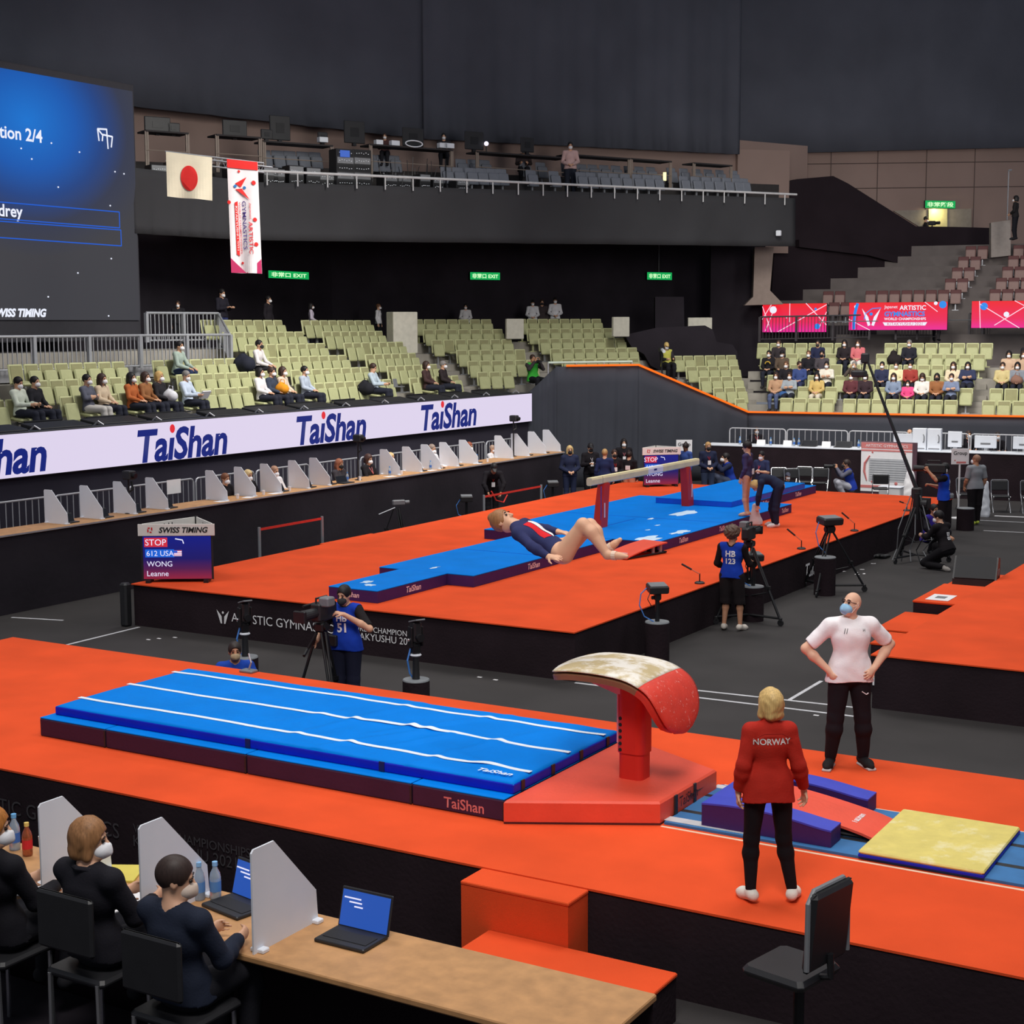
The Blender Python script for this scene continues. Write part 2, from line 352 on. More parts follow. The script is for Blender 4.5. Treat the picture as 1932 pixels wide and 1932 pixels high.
# ------------------------------------------------------------------ floor exercise podium at the right
pr = podium('orange carpeted podium at the right edge with steps on its side', [(-6.05, 19.42), (6, 19.42), (6, 31), (-6.05, 31)])
for y0, z, nm in ((21.2, .24, 'lowest'), (22.2, .48, 'middle'), (23.7, .66, 'topmost')):
    pass
def side_step(x0, x1, y0, y1, z, label):
    t = thing('podium_step', label, 'step'); obj('tread', MB().box(((x0+x1)/2, (y0+y1)/2, z-.015), (x1-x0, y1-y0, .03), ch=.006), ORANGE, t)
    obj('riser', MB().box(((x0+x1)/2, (y0+y1)/2, (z-.03)/2), (x1-x0-.02, y1-y0-.02, z-.03)), SKIRT, t)
side_step(-6.42, -6.06, 20.3, 21.2, .28, 'low orange step nearest the corner of the right podium')
side_step(-6.62, -6.06, 21.2, 22.1, .50, 'orange step second from the corner of the right podium')
side_step(-6.85, -6.06, 22.15, 23.7, .52, 'wide orange step behind the bald man, third from the corner of the right podium')
side_step(-6.75, -6.06, 23.75, 25.6, .70, 'long orange step with a white paper notice on the right podium')
side_step(-6.85, -6.06, 25.75, 27.6, .60, 'low orange step under the black monitor speaker')
nt_ = tag(obj('paper_notice', MB().box((-6.42, 24.2, .705), (.36, .55, .006)), WHITE), 'white paper notice lying on the orange podium step', 'notice')
obj('lettering', MB().box((-6.42, 24.2, .709), (.16, .2, .003)), GREYPLASTIC, nt_)
obj('sticker', MB().box((-6.0, 19.405, .38), (.025, .01, .13), ch=.004), WHITE, pr)
# ------------------------------------------------------------------ left side: platform wall, led board, ledge
XT, XL = -21.27, -23.8
jt = thing('judges_table', 'long black skirted judges table with a wooden top along the left side', 'table', (0, 0, 0))
obj('skirt', MB().box((XT-.02, 28.0, .69), (.04, 21.6, 1.38)), BLACK, jt)
obj('tabletop', MB().box((XT-.33, 28.0, 1.40), (.72, 21.7, .045), ch=.01), WOOD, jt)
obj('edge_trim', MB().box((XT+.035, 28.0, 1.40), (.012, 21.7, .03)), mat('grey_trim', (150, 146, 150), .5), jt)
struct('floor_judge_platform', MB().box((-22.6, 28.0, .33), (1.9, 22.0, .66)), BLACK)
struct('wall_left', MB().box((XL-.15, 28.6, 1.45), (.3, 25.2, 2.9)), BLACKWALL)
led = thing('led_board', 'long lavender white LED advertising board below the left stand', 'board', (0, 0, 0))
ly0, ly1 = 14, 41.2; lz0, lz1 = 2.1, 2.97
obj('frame', MB().box((XL+.06, (ly0+ly1)/2, (lz0+lz1)/2), (.11, ly1-ly0, lz1-lz0+.03), ch=.01), BLACKPLASTIC, led)
obj('screen', MB().box((XL+.122, (ly0+ly1)/2, (lz0+lz1)/2), (.012, ly1-ly0-.02, lz1-lz0-.02)), glow('led_white', (230, 219, 245), .92), led)
NAVYLIT = glow('led_navy', (8, 30, 118), 1.); REDLIT = glow('led_red', (224, 40, 52), 1.)
def taishan(o, right, up, width, parent, ink, dot, bold=.02):
    r = np.array(right, float); u = np.array(up, float); o = np.array(o, float)
    text('Ta\u0131Shan', o, right, up, width=width, m=ink, parent=parent, bold=bold, shear=.18, space=.98)
    n = np.cross(r, u); p = o-r*width*.125+u*width*.115+n*.006
    b = MB(); ring = [tuple(p+r*width*.028*math.cos(a)+u*width*.034*math.sin(a)) for a in np.linspace(0, 2*math.pi, 13)[:-1]]
    b.extr(ring, tuple(n*.002)); obj('logo_dot', b, dot, parent)
for px_, py_ in ((8, 869), (347, 835), (627, 807), (848, 784)):
    P = atx(px_, py_, XL+.13); nxt = 0
    if px_ == 8: P = np.array([XL+.13, 2*atx(347, 835, XL+.13)[1]-atx(627, 807, XL+.13)[1], 2.53])
    taishan(P, (0, 1, 0), (0, 0, 1), 2.88, led, NAVYLIT, REDLIT, .03)
# ledge above the board: dark sloped beams
LEDGE = mat('dark_ledge', (52, 54, 66), .5, .15, 3., spec=.4)
lg = thing('ledge_cover', 'dark ledge with black equipment covers above the LED board', 'ledge')
obj('deck', MB().box((XL-.68, 28.0, 2.92), (1.55, 26.6, .12), ch=.02), LEDGE, lg)
rg = random.Random(3)
for i in range(15):
    y = 15.6+i*1.72
    obj('cover', MB().box((XL-.42+rg.uniform(-.1, .1), y, 3.02), (.55, 1.45, .07), R=Matrix.Rotation(.16, 3, 'Y'), ch=.015), BLACKPLASTIC, lg)
    obj('clamp', MB().tube([(XL-.1, y+.75, 3.0), (XL-.02, y+.78, 3.08), (XL+.05, y+.86, 3.0)], .02, 6), STEEL, lg)
    obj('rail', MB().tube([(XL-.8, y-.5, 3.03), (XL-.8, y-.5, 3.1), (XL-.8, y+.5, 3.1), (XL-.8, y+.5, 3.03)], .025, 6), BLACKMETAL, lg)
# ------------------------------------------------------------------ draped corner wall with the orange led strip
K1 = at(1412, 778.7, 2.15); K0 = at(1050, 692, 3.77); K2 = at(1205, 690, 3.77); KR = at(1990, 788, 2.15); KL = np.array([XL-.05, 41.25, 2.95])
def fold_wall(name, A, B, m, amp=.06, n=60, z0=0., seed=0, folds=9, kind='structure', parent=None, thick=.12, label=None, cat=None):
    """a hanging cloth between two top corners, its hem at z0, with vertical folds"""
    A, B = np.array(A, float), np.array(B, float); d = (B-A)[:2]; L = np.linalg.norm(d); nn = np.array([d[1], -d[0]])/L
    rr = random.Random(seed); ph = [rr.uniform(0, 6.3) for _ in range(4)]; b = MB(); rows = 7; vs = []
    z0s = (z0, z0) if not isinstance(z0, (tuple, list)) else z0
    for i in range(n+1):
        t = i/n; top = A+(B-A)*t; zb = z0s[0]+(z0s[1]-z0s[0])*t
        for j in range(rows+1):
            s = j/rows; f = amp*(.25+.75*s)*(math.sin(t*folds*6.28+ph[0]+s*.9)*.5+math.sin(t*folds*2.3*6.28+ph[1]+s*2.2)*.3+math.sin(t*folds*.6*6.28+ph[2]-1.5*s)*.5)
            p = top[:2]+nn*f; vs.append((p[0], p[1], top[2]+(zb-top[2])*s))
    m_ = len(vs); vs += [(x-nn[0]*thick, y-nn[1]*thick, z) for x, y, z in vs]; q = rows+1; fs = []
    for i in range(n):
        for j in range(rows):
            a = i*q+j; fs += [(a, a+1, a+q+1, a+q), (m_+a, m_+a+q, m_+a+q+1, m_+a+1)]
    for i in range(n):
        a, c = i*q, i*q+rows; fs += [(a, a+q, m_+a+q, m_+a), (c, m_+c, m_+c+q, c+q)]
    for j in range(rows):
        a, c = j, n*q+j; fs += [(a, m_+a, m_+a+1, a+1), (c, c+1, m_+c+1, m_+c)]
    o = obj(name, b.add(vs, fs), m, parent, smooth=True)
    if label: tag(o, label, cat)
    elif kind and parent is None: o['kind'] = kind
    return o
fold_wall('wall_corner', KL+np.array([0, 0, 0]), K0, DRAPE, .05, 30, 0, 3, 3)
fold_wall('wall_corner_drape', K0, K2, DRAPE, .07, 60, 0, 5, 4)
fold_wall('wall_corner_slope', K2, K1, DRAPE, .05, 50, 0, 8, 3)
fold_wall('wall_far', K1, KR, DRAPE, .015, 40, 0, 9, 4)
st = thing('led_strip', 'glowing orange LED strip along the top edge of the draped far wall', 'light strip')
for a, b in ((K0+(K2-K0)*.12, K2), (K2, K1), (K1, KR)):
    u_ = np.array([0, 0, .03]); obj('strip_segment', MB().tube([tuple(a+u_+np.array([.03, -.06, 0])), tuple(b+u_+np.array([.03, -.06, 0]))], .035, 6), ORANGE_LIT, st)
rl = thing('glass_guard_rail', 'pale guard rail in front of the corner seats above the orange strip', 'railing')
ra, rb = K0+np.array([-.35, .1, .12]), K2+np.array([-.35, .25, .12])
obj('top_rail', MB().tube([tuple(ra), tuple(rb)], .035, 8), mat('pale_rail', (205, 220, 205), .4), rl)
for t_ in (0, .33, .66, 1): 
    p = ra+(rb-ra)*t_; obj('post', MB().tube([tuple(p), tuple(p-np.array([0, 0, .5]))], .025, 6), STEEL, rl)
# ------------------------------------------------------------------ stands and their seats
SEATSHELL = mat('green_seat_shell', (196, 198, 150), .6, .05, 6.); SEATPAD = mat('green_seat_pad', (150, 148, 108), .8, .06, 8.); SEATPAN = mat('green_seat_pan', (178, 180, 134), .65, .05, 6.)
MSHELL = mat('maroon_seat_shell', (104, 62, 62), .7, .06, 6.); MPAN = mat('mauve_seat_pan', (156, 128, 122), .7, .05, 6.)
GSHELL = mat('slate_seat_shell', (110, 114, 124), .7, .06, 6.)
def seat_meshes():
    T = Matrix.Rotation(math.radians(-9), 3, 'X')       # seat faces -Y locally, its back leans to +Y
    back = MB().box((0, .0, .60), (.425, .05, .46), R=T, ch=.022)
    pad = MB().box((0, -.026, .615), (.35, .02, .37), R=T, ch=.009)
    pan = MB().box((0, -.15, .47), (.40, .07, .42), R=Matrix.Rotation(math.radians(-14), 3, 'X'), ch=.03)
    pan_down = MB().box((0, -.26, .40), (.40, .40, .07), R=Matrix.Rotation(math.radians(6), 3, 'X'), ch=.03)
    leg = MB().box((0, -.06, .17), (.05, .06, .34)).box((0, -.06, .015), (.26, .16, .03)).box((0, -.08, .30), (.40, .05, .04))
    return [b.mesh(n) for b, n in ((back, 'backrest'), (pad, 'back_pad'), (pan, 'seat_pan'), (pan_down, 'seat_pan'), (leg, 'pedestal'))]
SM = seat_meshes()
for m_, q in zip(SM, (SEATSHELL, SEATPAD, SEATPAN, SEATPAN, STEEL)): m_.materials.append(q)
def seat(P, ang, label, group, down=False, mats=None, parts=(0, 1, 2, 4), name='stadium_seat'):
    if mats: name = 'maroon_seat' if mats[0] is MSHELL else 'slate_seat'
    t = thing(name, label, 'seat', tuple(P), ang, group)
    for k in parts:
        k2 = 3 if (k == 2 and down) else k
        o = bpy.data.objects.new(SM[k2].name, SM[k2]); col.objects.link(o); o.parent = t
        if mats and k < 3: o.material_slots[0].link = 'OBJECT'; o.material_slots[0].material = mats[k if k < 2 else 2]
    return t
class Block:
    """rows of seats: P = foot of the first seat of the first row, ang = row direction, rows run left to right as the camera sees them"""
    def __init__(s, name, P, ang, z0, rows, pitch=.46, tread=.8, rise=.345, group=None):
        s.name, s.ang, s.z0, s.rows, s.pitch, s.tread, s.rise = name, ang, z0, rows, pitch, tread, rise
        s.P = np.array(P[:2], float); s.u = np.array([math.cos(ang), math.sin(ang)]); s.b = np.array([-s.u[1], s.u[0]])
        s.group = group; s.taken = set()
    def pos(s, j, i):
        """seat i of row j (both from 0)"""
        q = s.P+s.u*(s.pitch*(i+.5))+s.b*(s.tread*j); return np.array([q[0], q[1], s.z0+s.rise*j])
    def find(s, j, px):
        """the seat place in row j that stands under picture column px"""
        lo, hi = -8., 30.
        for _ in range(40):
            m = (lo+hi)/2; q = s.pos(j, m)
            if proj(q+np.array([0, 0, .9]))[0] < px: lo = m
            else: hi = m
        return lo
    def off(s, j, px, ref=-.5): return s.find(j, px)
def unit(P): return P
GB = {}
ZL0 = 3.50-.82
GB['Z'] = Block('leftmost block', (-26, 20.9), math.pi/2, ZL0, {0: (2, 2), 1: (2, 3)})
GB['A'] = Block('block below the tall railing', (-26, 24.25), math.pi/2, ZL0, {0: (0, 8), 1: (0, 8), 2: (0, 8)})
GB['B2'] = Block('block beside the stair railing', (-26, 28.85), math.pi/2, ZL0, {0: (0, 7), 1: (0, 8), 2: (0, 8)})
GB['B'] = Block('large block after the railing', (-26, 33.35), math.pi/2, ZL0, {j: (0, 8) for j in range(6)})
GB['C'] = Block('block left of the parapet', (-26, 37.92), math.pi/2, ZL0, {0: (0, 6), 1: (0, 6), 2: (0, 6), 3: (0, 7), 4: (0, 7), 5: (0, 8)})
def diag(name, px, py, d, j, ang, z0, rows):
    b = Block(name, (0, 0), ang, z0, rows); P = atd(px, py, d); b.P = P[:2]-b.b*(b.tread*j); b.z0 = P[2]-.82-b.rise*j; return b
GB['D'] = diag('corner block right of the parapet', 860, 661, 51.5, 2, math.radians(62), ZL0, {})
GB['E'] = diag('block above the guard rail', 1037, 658, 53.5, 2, math.radians(60), ZL0, {})
GB['G'] = diag('sloping block right of the drape', 1268, 672, 54, 4, math.radians(58), 1.8, {})
FA = math.atan2(KR[1]-K1[1], KR[0]-K1[0]); fb = np.array([-math.sin(FA), math.cos(FA)]); F0 = K1[:2]+fb*1.0
GB['H'] = Block('far block on the left', F0, FA, 1.78, {}, rise=.355); GB['I'] = Block('far middle block', F0, FA, 1.78, {}, rise=.355); GB['J'] = Block('far block at the right edge', F0, FA, 1.78, {}, rise=.355)
def rowpx(b, j, pl, n):
    GB[b].rows[j] = (GB[b].find(j, pl)+.5, n)
for j, pl, n in ((0, 899, 3), (1, 881, 6), (2, 860, 6), (3, 813, 7), (4, 797, 7), (5, 777, 7)): rowpx('D', j, pl, n)
for j, pl, n in ((0, 1077, 6), (1, 1059, 7), (2, 1037, 8), (3, 1015, 8), (4, 993, 8), (5, 973, 8)): rowpx('E', j, pl, n)
for j, pl, n in ((0, 1386, 1), (1, 1345, 3), (2, 1318, 4), (3, 1293, 5), (4, 1268, 6)): rowpx('G', j, pl, n)
rowpx('E', 6, 1174, 3); GB['E'].rows.pop(6)
for j, pl, n in ((0, 1471, 4), (1, 1453, 5), (2, 1447, 6), (3, 1440, 6), (4, 1434, 7), (5, 1428, 7)): rowpx('H', j, pl, n)
for j, pl, n in ((0, 1590, 8), (1, 1594, 9), (2, 1600, 9), (3, 1600, 9), (4, 1652, 8), (5, 1668, 8)): rowpx('I', j, pl, n)
for j, pl, n in ((0, 1852, 4), (1, 1866, 3), (2, 1878, 3), (3, 1890, 3), (4, 1900, 2)): rowpx('J', j, pl, n)
ROWN = ['front row', 'second row', 'third row', 'fourth row', 'fifth row', 'top row']
def terrace(name, b, i0, i1, jmax, front=.45, step=None):
    m = MB(); B_ = GB[b]
    for j in range(jmax):
        ia, ib = (i0, i1) if i0 is not None else (B_.rows[j][0]-.8, B_.rows[j][0]+B_.rows[j][1]+.6)
        a = B_.P+B_.u*(B_.pitch*ia)+B_.b*(B_.tread*j-front); c = B_.P+B_.u*(B_.pitch*ib)+B_.b*(B_.tread*j-front)
        dp = B_.b*(B_.tread if j < jmax-1 else 2.6); z = B_.z0+B_.rise*j
        m.prism([tuple(a), tuple(c), tuple(c+dp), tuple(a+dp)], .2, z)
    return struct(name, m, CONCRETE)
terrace('floor_stand_left', 'Z', -6, 46, 6); terrace('floor_stand_corner', 'D', -3, 7.6, 6); terrace('floor_stand_corner_right', 'E', -3, 10, 6)
terrace('floor_stand_slope', 'G', None, None, 5); terrace('floor_stand_far', 'H', 1.2, 26, 6)
def aisle(name, b, px, j0, j1, wd=.95):
    """half steps of an aisle running up between two blocks"""
    m = MB(); B_ = GB[b]
    for j in range(j0, j1):
        i = B_.find(j, px); q = B_.P+B_.u*(B_.pitch*(i+.5))+B_.b*(B_.tread*j+.22); z = B_.z0+B_.rise*(j+.5)
        h = B_.u*wd/2; dp = B_.b*.42; m.prism([tuple(q-h), tuple(q+h), tuple(q+h+dp), tuple(q-h+dp)], z-.3, z)
    struct(name, m, CONCRETE)
aisle('floor_aisle_far', 'H', 1436, 0, 5, 1.0); aisle('floor_aisle_far_middle', 'I', 1575, 0, 5, .7); aisle('floor_aisle_far_right', 'J', 1838, 0, 5, .8)
aisle('floor_aisle_left', 'C', 865, 0, 5, .8)
# seats that the photograph shows folded down
OPENED = {('B', 3, 2), ('B', 5, 5), ('D', 3, 1), ('D', 2, 5), ('I', 4, 3), ('G', 4, 2), ('C', 3, 2), ('A', 2, 0), ('H', 3, 5), ('J', 1, 1), ('E', 3, 6)}
FARTHEST = {('H', 5), ('I', 5), ('I', 4), ('J', 4), ('E', 5), ('E', 4), ('D', 5)}     # the smallest seats in view are joined
def fill_seats():
    n = 0; far = {0: MB(), 1: MB(), 2: MB()}
    for k, b in GB.items():
        for j, (i0, cnt) in sorted(b.rows.items()):
            for c in range(cnt):
                i = i0+c
                if any(tj == j and abs(ti-i) < .45 for tj, ti in b.taken): continue
                q = b.pos(j, i); ang = b.ang; dn = (k, j, c) in OPENED
                if (k, j) in FARTHEST:
                    M = Matrix.Translation(Vector(q)) @ Matrix.Rotation(ang, 4, 'Z')
                    for kk, src in ((0, 0), (1, 1), (2, 2), (0, 4)): far[kk].add([tuple(M @ v.co) for v in SM[src].vertices], [tuple(p.vertices) for p in SM[src].polygons])
                    continue
                n += 1
                seat(q, ang, f'green {"open" if dn else "folded"} seat, {ROWN[j]} of {b.name}, {ORD[c]} from left', 'green stadium seats', dn)
    root = thing('stadium_seating', 'rows of small green seats at the very back of the corner and far blocks', 'seats'); root['kind'] = 'stuff'
    for kk, nm, m in ((0, 'backrest', SEATSHELL), (1, 'back_pad', SEATPAD), (2, 'seat_pan', SEATPAN)): stuff(obj(nm, far[kk], m, root))
    return n
# ------------------------------------------------------------------ hall walls, balcony, screen
def wall_line(name, A, B, z0, z1, m, th=.2):
    A, B = np.array(A[:2], float), np.array(B[:2], float); d = (B-A)/np.linalg.norm(B-A); n = np.array([-d[1], d[0]])*th
    return struct(name, MB().prism([tuple(A), tuple(B), tuple(B+n), tuple(A+n)], z0, z1), m)
def onwall(px, py, A, B, off=0.):
    A, B = np.array(A[:2], float), np.array(B[:2], float); d = (B-A)/np.linalg.norm(B-A); n = np.array([d[1], -d[0]]); r = ray(px, py)
    t = (n @ (A+n*off-CAM[:2]))/(n @ r[:2]); return CAM+r*t
W0, W1, W2, W3 = (-32.9, 8), (-33.8, 44.5), (-27.2, 57.6), (-24.2, 62.5)
wall_line('wall_back_left', W0, W1, 2, 9.6, BLACK); wall_line('wall_back_corner', W1, W2, 2, 9.6, BLACK); wall_line('wall_back_far', W2, W3, 2, 9, BLACK)
B0, B1, B2 = (-30.9, 12), (-30.1, 34.9), (-20.5, 55.3)
def bz(px, py, A, B): return onwall(px, py, A, B)
# fascia cloth of the balcony
fA, fB = onwall(462, 343, B1, B2), onwall(1500, 374, B1, B2); gA, gB = onwall(462, 453, B1, B2), onwall(1500, 465, B1, B2)
struct('floor_balcony', MB().extr([(B1[0]-.3, B1[1], fA[2]-.12), (B2[0]-.3, B2[1], fB[2]-.12), (B2[0]-9, B2[1]+4.5, fB[2]+.1), (B1[0]-9, B1[1]+2, fA[2]+.1)], (0, 0, .1)), mat('dark_balcony_floor', (52, 48, 48), .9))
fold_wall('wall_balcony_fascia', fA, fB, FASCIA, .10, 90, (gA[2], gB[2]), 4, 5)
fold_wall('wall_balcony_fascia_left', onwall(250, 316, B0, B1), onwall(464, 341, B0, B1), FASCIA, .06, 40, (onwall(250, 440, B0, B1)[2], onwall(464, 453, B0, B1)[2]), 6, 4)
hr = thing('balcony_rail', 'long white metal handrail along the front of the equipment balcony', 'railing')
ra, rb = onwall(480, 322, B1, B2, .15), onwall(1503, 367, B1, B2, .15)
obj('top_rail', MB().tube([tuple(ra), tuple(rb)], .04, 8), mat('white_rail', (200, 200, 202), .4), hr)
for i in range(22):
    p = ra+(rb-ra)*(i+.4)/22; obj('post', MB().tube([tuple(p), (p[0], p[1], p[2]-.4)], .022, 6), _mats['white_rail'], hr)
# wall behind the balcony
def boff(P, d, k=1.): q = (np.array(B2)-np.array(B1)); n = np.array([-q[1], q[0]])/np.linalg.norm(q); return np.array(P)+n*d
C1_, C2_ = boff(B1, 6.2), boff(B2, 6.2)
bw = wall_line('wall_balcony_back', C1_-(np.array(B2)-np.array(B1))*.5, C2_+(np.array(B2)-np.array(B1))*.30, 8.5, 12.6, BROWNWALL)
s0, s1 = onwall(250, 240, C1_, C2_, .6), onwall(1490, 290, C1_, C2_, .6)
# dark upper curtain that hides the roof steelwork
UPPER = mat('slate_curtain', (84, 86, 96), .95, .12, .4, .4, 4, spec=.1)
def upA(px, py): return onwall(px, py, C1_, C2_, .8)
ua, ub, uc = upA(-200, 230), upA(800, 262), upA(1395, 291)
fold_wall('wall_upper_left', (ua[0], ua[1], 21), (ub[0], ub[1], 21), UPPER, .08, 60, (ua[2]+1.2, ub[2]), 12, 12)
fold_wall('wall_upper_middle', (ub[0], ub[1], 21), (uc[0], uc[1], 21), UPPER, .08, 80, (ub[2], uc[2]), 13, 16)
# far right: brown panelled wall, door recess, upper curtain
R0 = atd(1395, 360, 66); R1 = atd(2000, 360, 70)
fw = wall_line('wall_right_far', R0, R1, 4, 14, BROWNWALL)
for px_ in (1490, 1567, 1655, 1747, 1838):
    p = onwall(px_, 350, R0, R1, .01); obj('panel_joint', MB().box((p[0], p[1], 10), (.03, .03, 8)), mat('joint_line', (92, 78, 74), .9), fw)
for py_ in (310, 357):
    a, b = onwall(1480, py_, R0, R1, .012), onwall(2000, py_-6, R0, R1, .012); obj('panel_joint', MB().tube([tuple(a), tuple(b)], .018, 4), _mats['joint_line'], fw)
ud, ue = onwall(1380, 291, R0, R1, .6), onwall(2010, 276, R0, R1, .6)
fold_wall('wall_upper_right', (ud[0], ud[1], 21), (ue[0], ue[1], 21), UPPER, .05, 60, (ud[2], ue[2]), 14, 7)
wall_line('wall_balcony_end', onwall(1392, 300, R0, R1, 2.5), onwall(1490, 300, R0, R1, 2.5), 8, 12.2, BROWNWALL)
# black draped stair flank
S0, S1 = atd(1470, 450, 64.5), atd(1880, 450, 68)
flank = [onwall(x, y, S0, S1) for x, y in ((1488, 342), (1503, 338), (1572, 332), (1600, 346), (1728, 427), (1800, 428), (1869, 430), (1869, 497), (1855, 560), (1830, 575), (1470, 576), (1456, 552), (1462, 465), (1500, 462))]
d_ = np.array([S1[1]-S0[1], -(S1[0]-S0[0]), 0]); d_ /= np.linalg.norm(d_)
struct('wall_stair_flank', MB().extr([tuple(p) for p in flank][::-1], tuple(-d_*.4)), mat('black_flank', (44, 36, 41), .95, .15, .5, .3, 5, spec=.1))
ledge = [onwall(x, y, S0, S1, .35) for x, y in ((1508, 452), (1650, 470), (1720, 492), (1800, 497), (1800, 505), (1715, 502), (1640, 482), (1508, 466))]
struct('trim_stair_flank', MB().extr([tuple(p) for p in ledge], tuple(-d_*.4)), _mats['black_flank'])
pl = [atd(x, y, 59) for x, y in ((1424, 466), (1460, 466), (1453, 548), (1478, 574), (1405, 576), (1421, 560))]
struct('column_concrete', MB().extr([tuple(p) for p in pl][::-1], (-.35, .7, 0)), mat('warm_concrete', (146, 130, 122), .9, .06))
tag(obj('security_box', MB().box(tuple(onwall(1469, 440, B1, B2, .3)), (.18, .14, .2), ch=.02), OFFWHITE), 'small white box on the dark balcony end', 'box')
# black masking cloths behind the corner seats and below the screens
def cloth(name, label, pts, d, th=.5, m=None):
    P = [atd(x, y, d) for x, y in pts]; return tag(obj(name, MB().extr([tuple(p) for p in P][::-1], tuple(FWD*th)), m or BLACK), label, 'drape')
cloth('masking_drape', 'black cloth draped over seats in the corner below the third exit sign', [(1178, 632), (1240, 618), (1330, 614), (1345, 622), (1352, 645), (1382, 650), (1391, 664), (1391, 676), (1262, 676), (1247, 700), (1228, 690), (1215, 668), (1192, 655)], 55.5, 1.2)
cloth('masking_drape', 'tall narrow black drape hanging below the third exit sign', [(1236, 560), (1290, 560), (1292, 640), (1236, 640)], 57, .4)
wall_line('wall_stand_back', atd(1340, 600, 60.5), atd(1442, 600, 60.8), 3, 9, BLACK)
wall_line('wall_back_end', atd(1330, 600, 66), atd(1500, 600, 66.5), 3, 9.5, BLACK)
# ------------------------------------------------------------------ exit signs
EXITG = glow('exit_green', (20, 168, 84), 1.0); EXITW = glow('exit_white', (214, 255, 200), 1.15)
def exit_sign(px, py, A, B, wpx, label, body):
    p = onwall(px, py, A, B, .12); A, B = np.array(A[:2]), np.array(B[:2]); u = (B-A)/np.linalg.norm(B-A); ang = math.atan2(u[1], u[0])
    d = depth(p); rr = np.array([u[0], u[1], 0]) @ RIGHT; wd = wpx*d/2903/rr; h = 14.5*d/2903
    t = thing('exit_sign', label, 'sign', tuple(p), ang)
    obj('housing', MB().box((0, 0, 0), (wd, .1, h), ch=.015), BLACKMETAL, t); obj('lit_panel', MB().box((0, -.053, 0), (wd*.985, .012, h*.95)), EXITG, t)
    text(body, (0, -.06, 0), (1, 0, 0), (0, 0, 1), width=wd*.86, height=h*.62, m=EXITW, parent=t, bold=.02); return t
exit_sign(543, 519, W0, W1, 61, 'green lit exit sign on the black wall beside the hanging banner', '\u975e\u5e38\u53e3 EXIT')
exit_sign(914, 521, W1, W2, 56, 'green lit exit sign in the middle of the black wall', '\u975e\u5e38\u53e3 EXIT')
exit_sign(1243, 521, W1, W2, 50, 'green lit exit sign above the black masking cloths', '\u975e\u5e38\u53e3 EXIT')
exit_sign(1773, 386, R0, R1, 62, 'green lit emergency stair sign on the brown wall at upper right', '\u975e\u5e38\u968e\u6bb5')
p = onwall(1243, 513, W1, W2, .12); tag(obj('sign_cable', MB().tube([tuple(p), (p[0], p[1], p[2]+1.3)], .015, 5), GREYPLASTIC), 'thin cable above the third exit sign', 'cable')
# door recess under the emergency sign
dr = [onwall(x, y, R0, R1, .02) for x, y in ((1685, 398), (1832, 394), (1832, 432), (1740, 432))]
struct('door_1', MB().extr([tuple(p) for p in dr], (.05, -.12, 0)), mat('pale_door', (150, 140, 128), .8))
dq = [onwall(x, y, R0, R1, .2) for x, y in ((1752, 394), (1787, 394), (1787, 428), (1752, 428))]
struct('door_2', MB().extr([tuple(p) for p in dq], (.02, -.05, 0)), mat('cream_door', (210, 200, 150), .7))
area('door_lamp', tuple(onwall(1770, 392, R0, R1, .6)), tuple(onwall(1770, 425, R0, R1, .2)), .3, 12, (1, .9, .5))
pb_ = [atd(x, y, 64) for x, y in ((1870, 420), (1907, 415), (1907, 482), (1870, 486))]
struct('wall_stair_post', MB().extr([tuple(p) for p in pb_][::-1], (-.2, .5, 0)), mat('pale_parapet', (160, 150, 144), .8))
# ------------------------------------------------------------------ big screen
XS = -30.25
bs = thing('video_screen', 'huge blue black video scoreboard screen at upper left', 'screen')
sy0, sy1 = 14.5, 31.25; zb, zt = 5.22, 11.3
obj('frame', MB().box((XS-.25, (sy0+sy1)/2, (zb+zt)/2-.18), (.45, sy1-sy0+.1, zt-zb+.75), ch=.03), mat('screen_frame', (44, 43, 50), .7), bs)
scr = MB().box((0, 0, 0), (.04, sy1-sy0-.12, zt-zb)); so = obj('display', scr, None, bs, (XS+.0, (sy0+sy1)/2, (zb+zt)/2))
m = glow('screen_picture', (0, 0, 0), .8); nt = m.node_tree; bsdf = nt.nodes['Principled BSDF']; tc = nt.nodes.new('ShaderNodeTexCoord')
mp = nt.nodes.new('ShaderNodeMapping'); mp.inputs['Location'].default_value = (0, .24, -.66); mp.inputs['Scale'].default_value = (0, .30, .36)
nt.links.new(tc.outputs['Object'], mp.inputs['Vector']); gr = nt.nodes.new('ShaderNodeTexGradient'); gr.gradient_type = 'SPHERICAL'
mp.inputs['Location'].default_value = (0, -1.02, -.56); mp.inputs['Scale'].default_value = (0, .22, .30); nt.links.new(mp.outputs[0], gr.inputs[0])
rp = nt.nodes.new('ShaderNodeValToRGB'); el = rp.color_ramp.elements; el[0].position = 0; el[0].color = (*lin((58, 58, 64)), 1); el[1].position = 1; el[1].color = (*lin((0, 112, 205)), 1)
for p_, c_ in ((.25, (46, 52, 74)), (.45, (20, 62, 128)), (.65, (0, 84, 172))): e = el.new(p_); e.color = (*lin(c_), 1)
nt.links.new(gr.outputs['Fac'], rp.inputs[0]); nt.links.new(rp.outputs[0], bsdf.inputs['Emission Color']); bsdf.inputs['Emission Strength'].default_value = 1.0
so.data.materials.append(m)
SW = glow('screen_white', (236, 240, 255), 1.); SB = glow('screen_blue', (30, 92, 208), 1.)
def sc(px, py): return atx(px, py, XS+.03)
def stext(body, px, py, hpx, bold=.03, shear=0., dx=.024):
    p = sc(px, py); text(body, (XS+dx, p[1], p[2]), (0, 1, 0), (0, 0, 1), height=hpx*depth(p)/2903, m=SW, parent=bs, align='RIGHT', bold=bold, shear=shear)
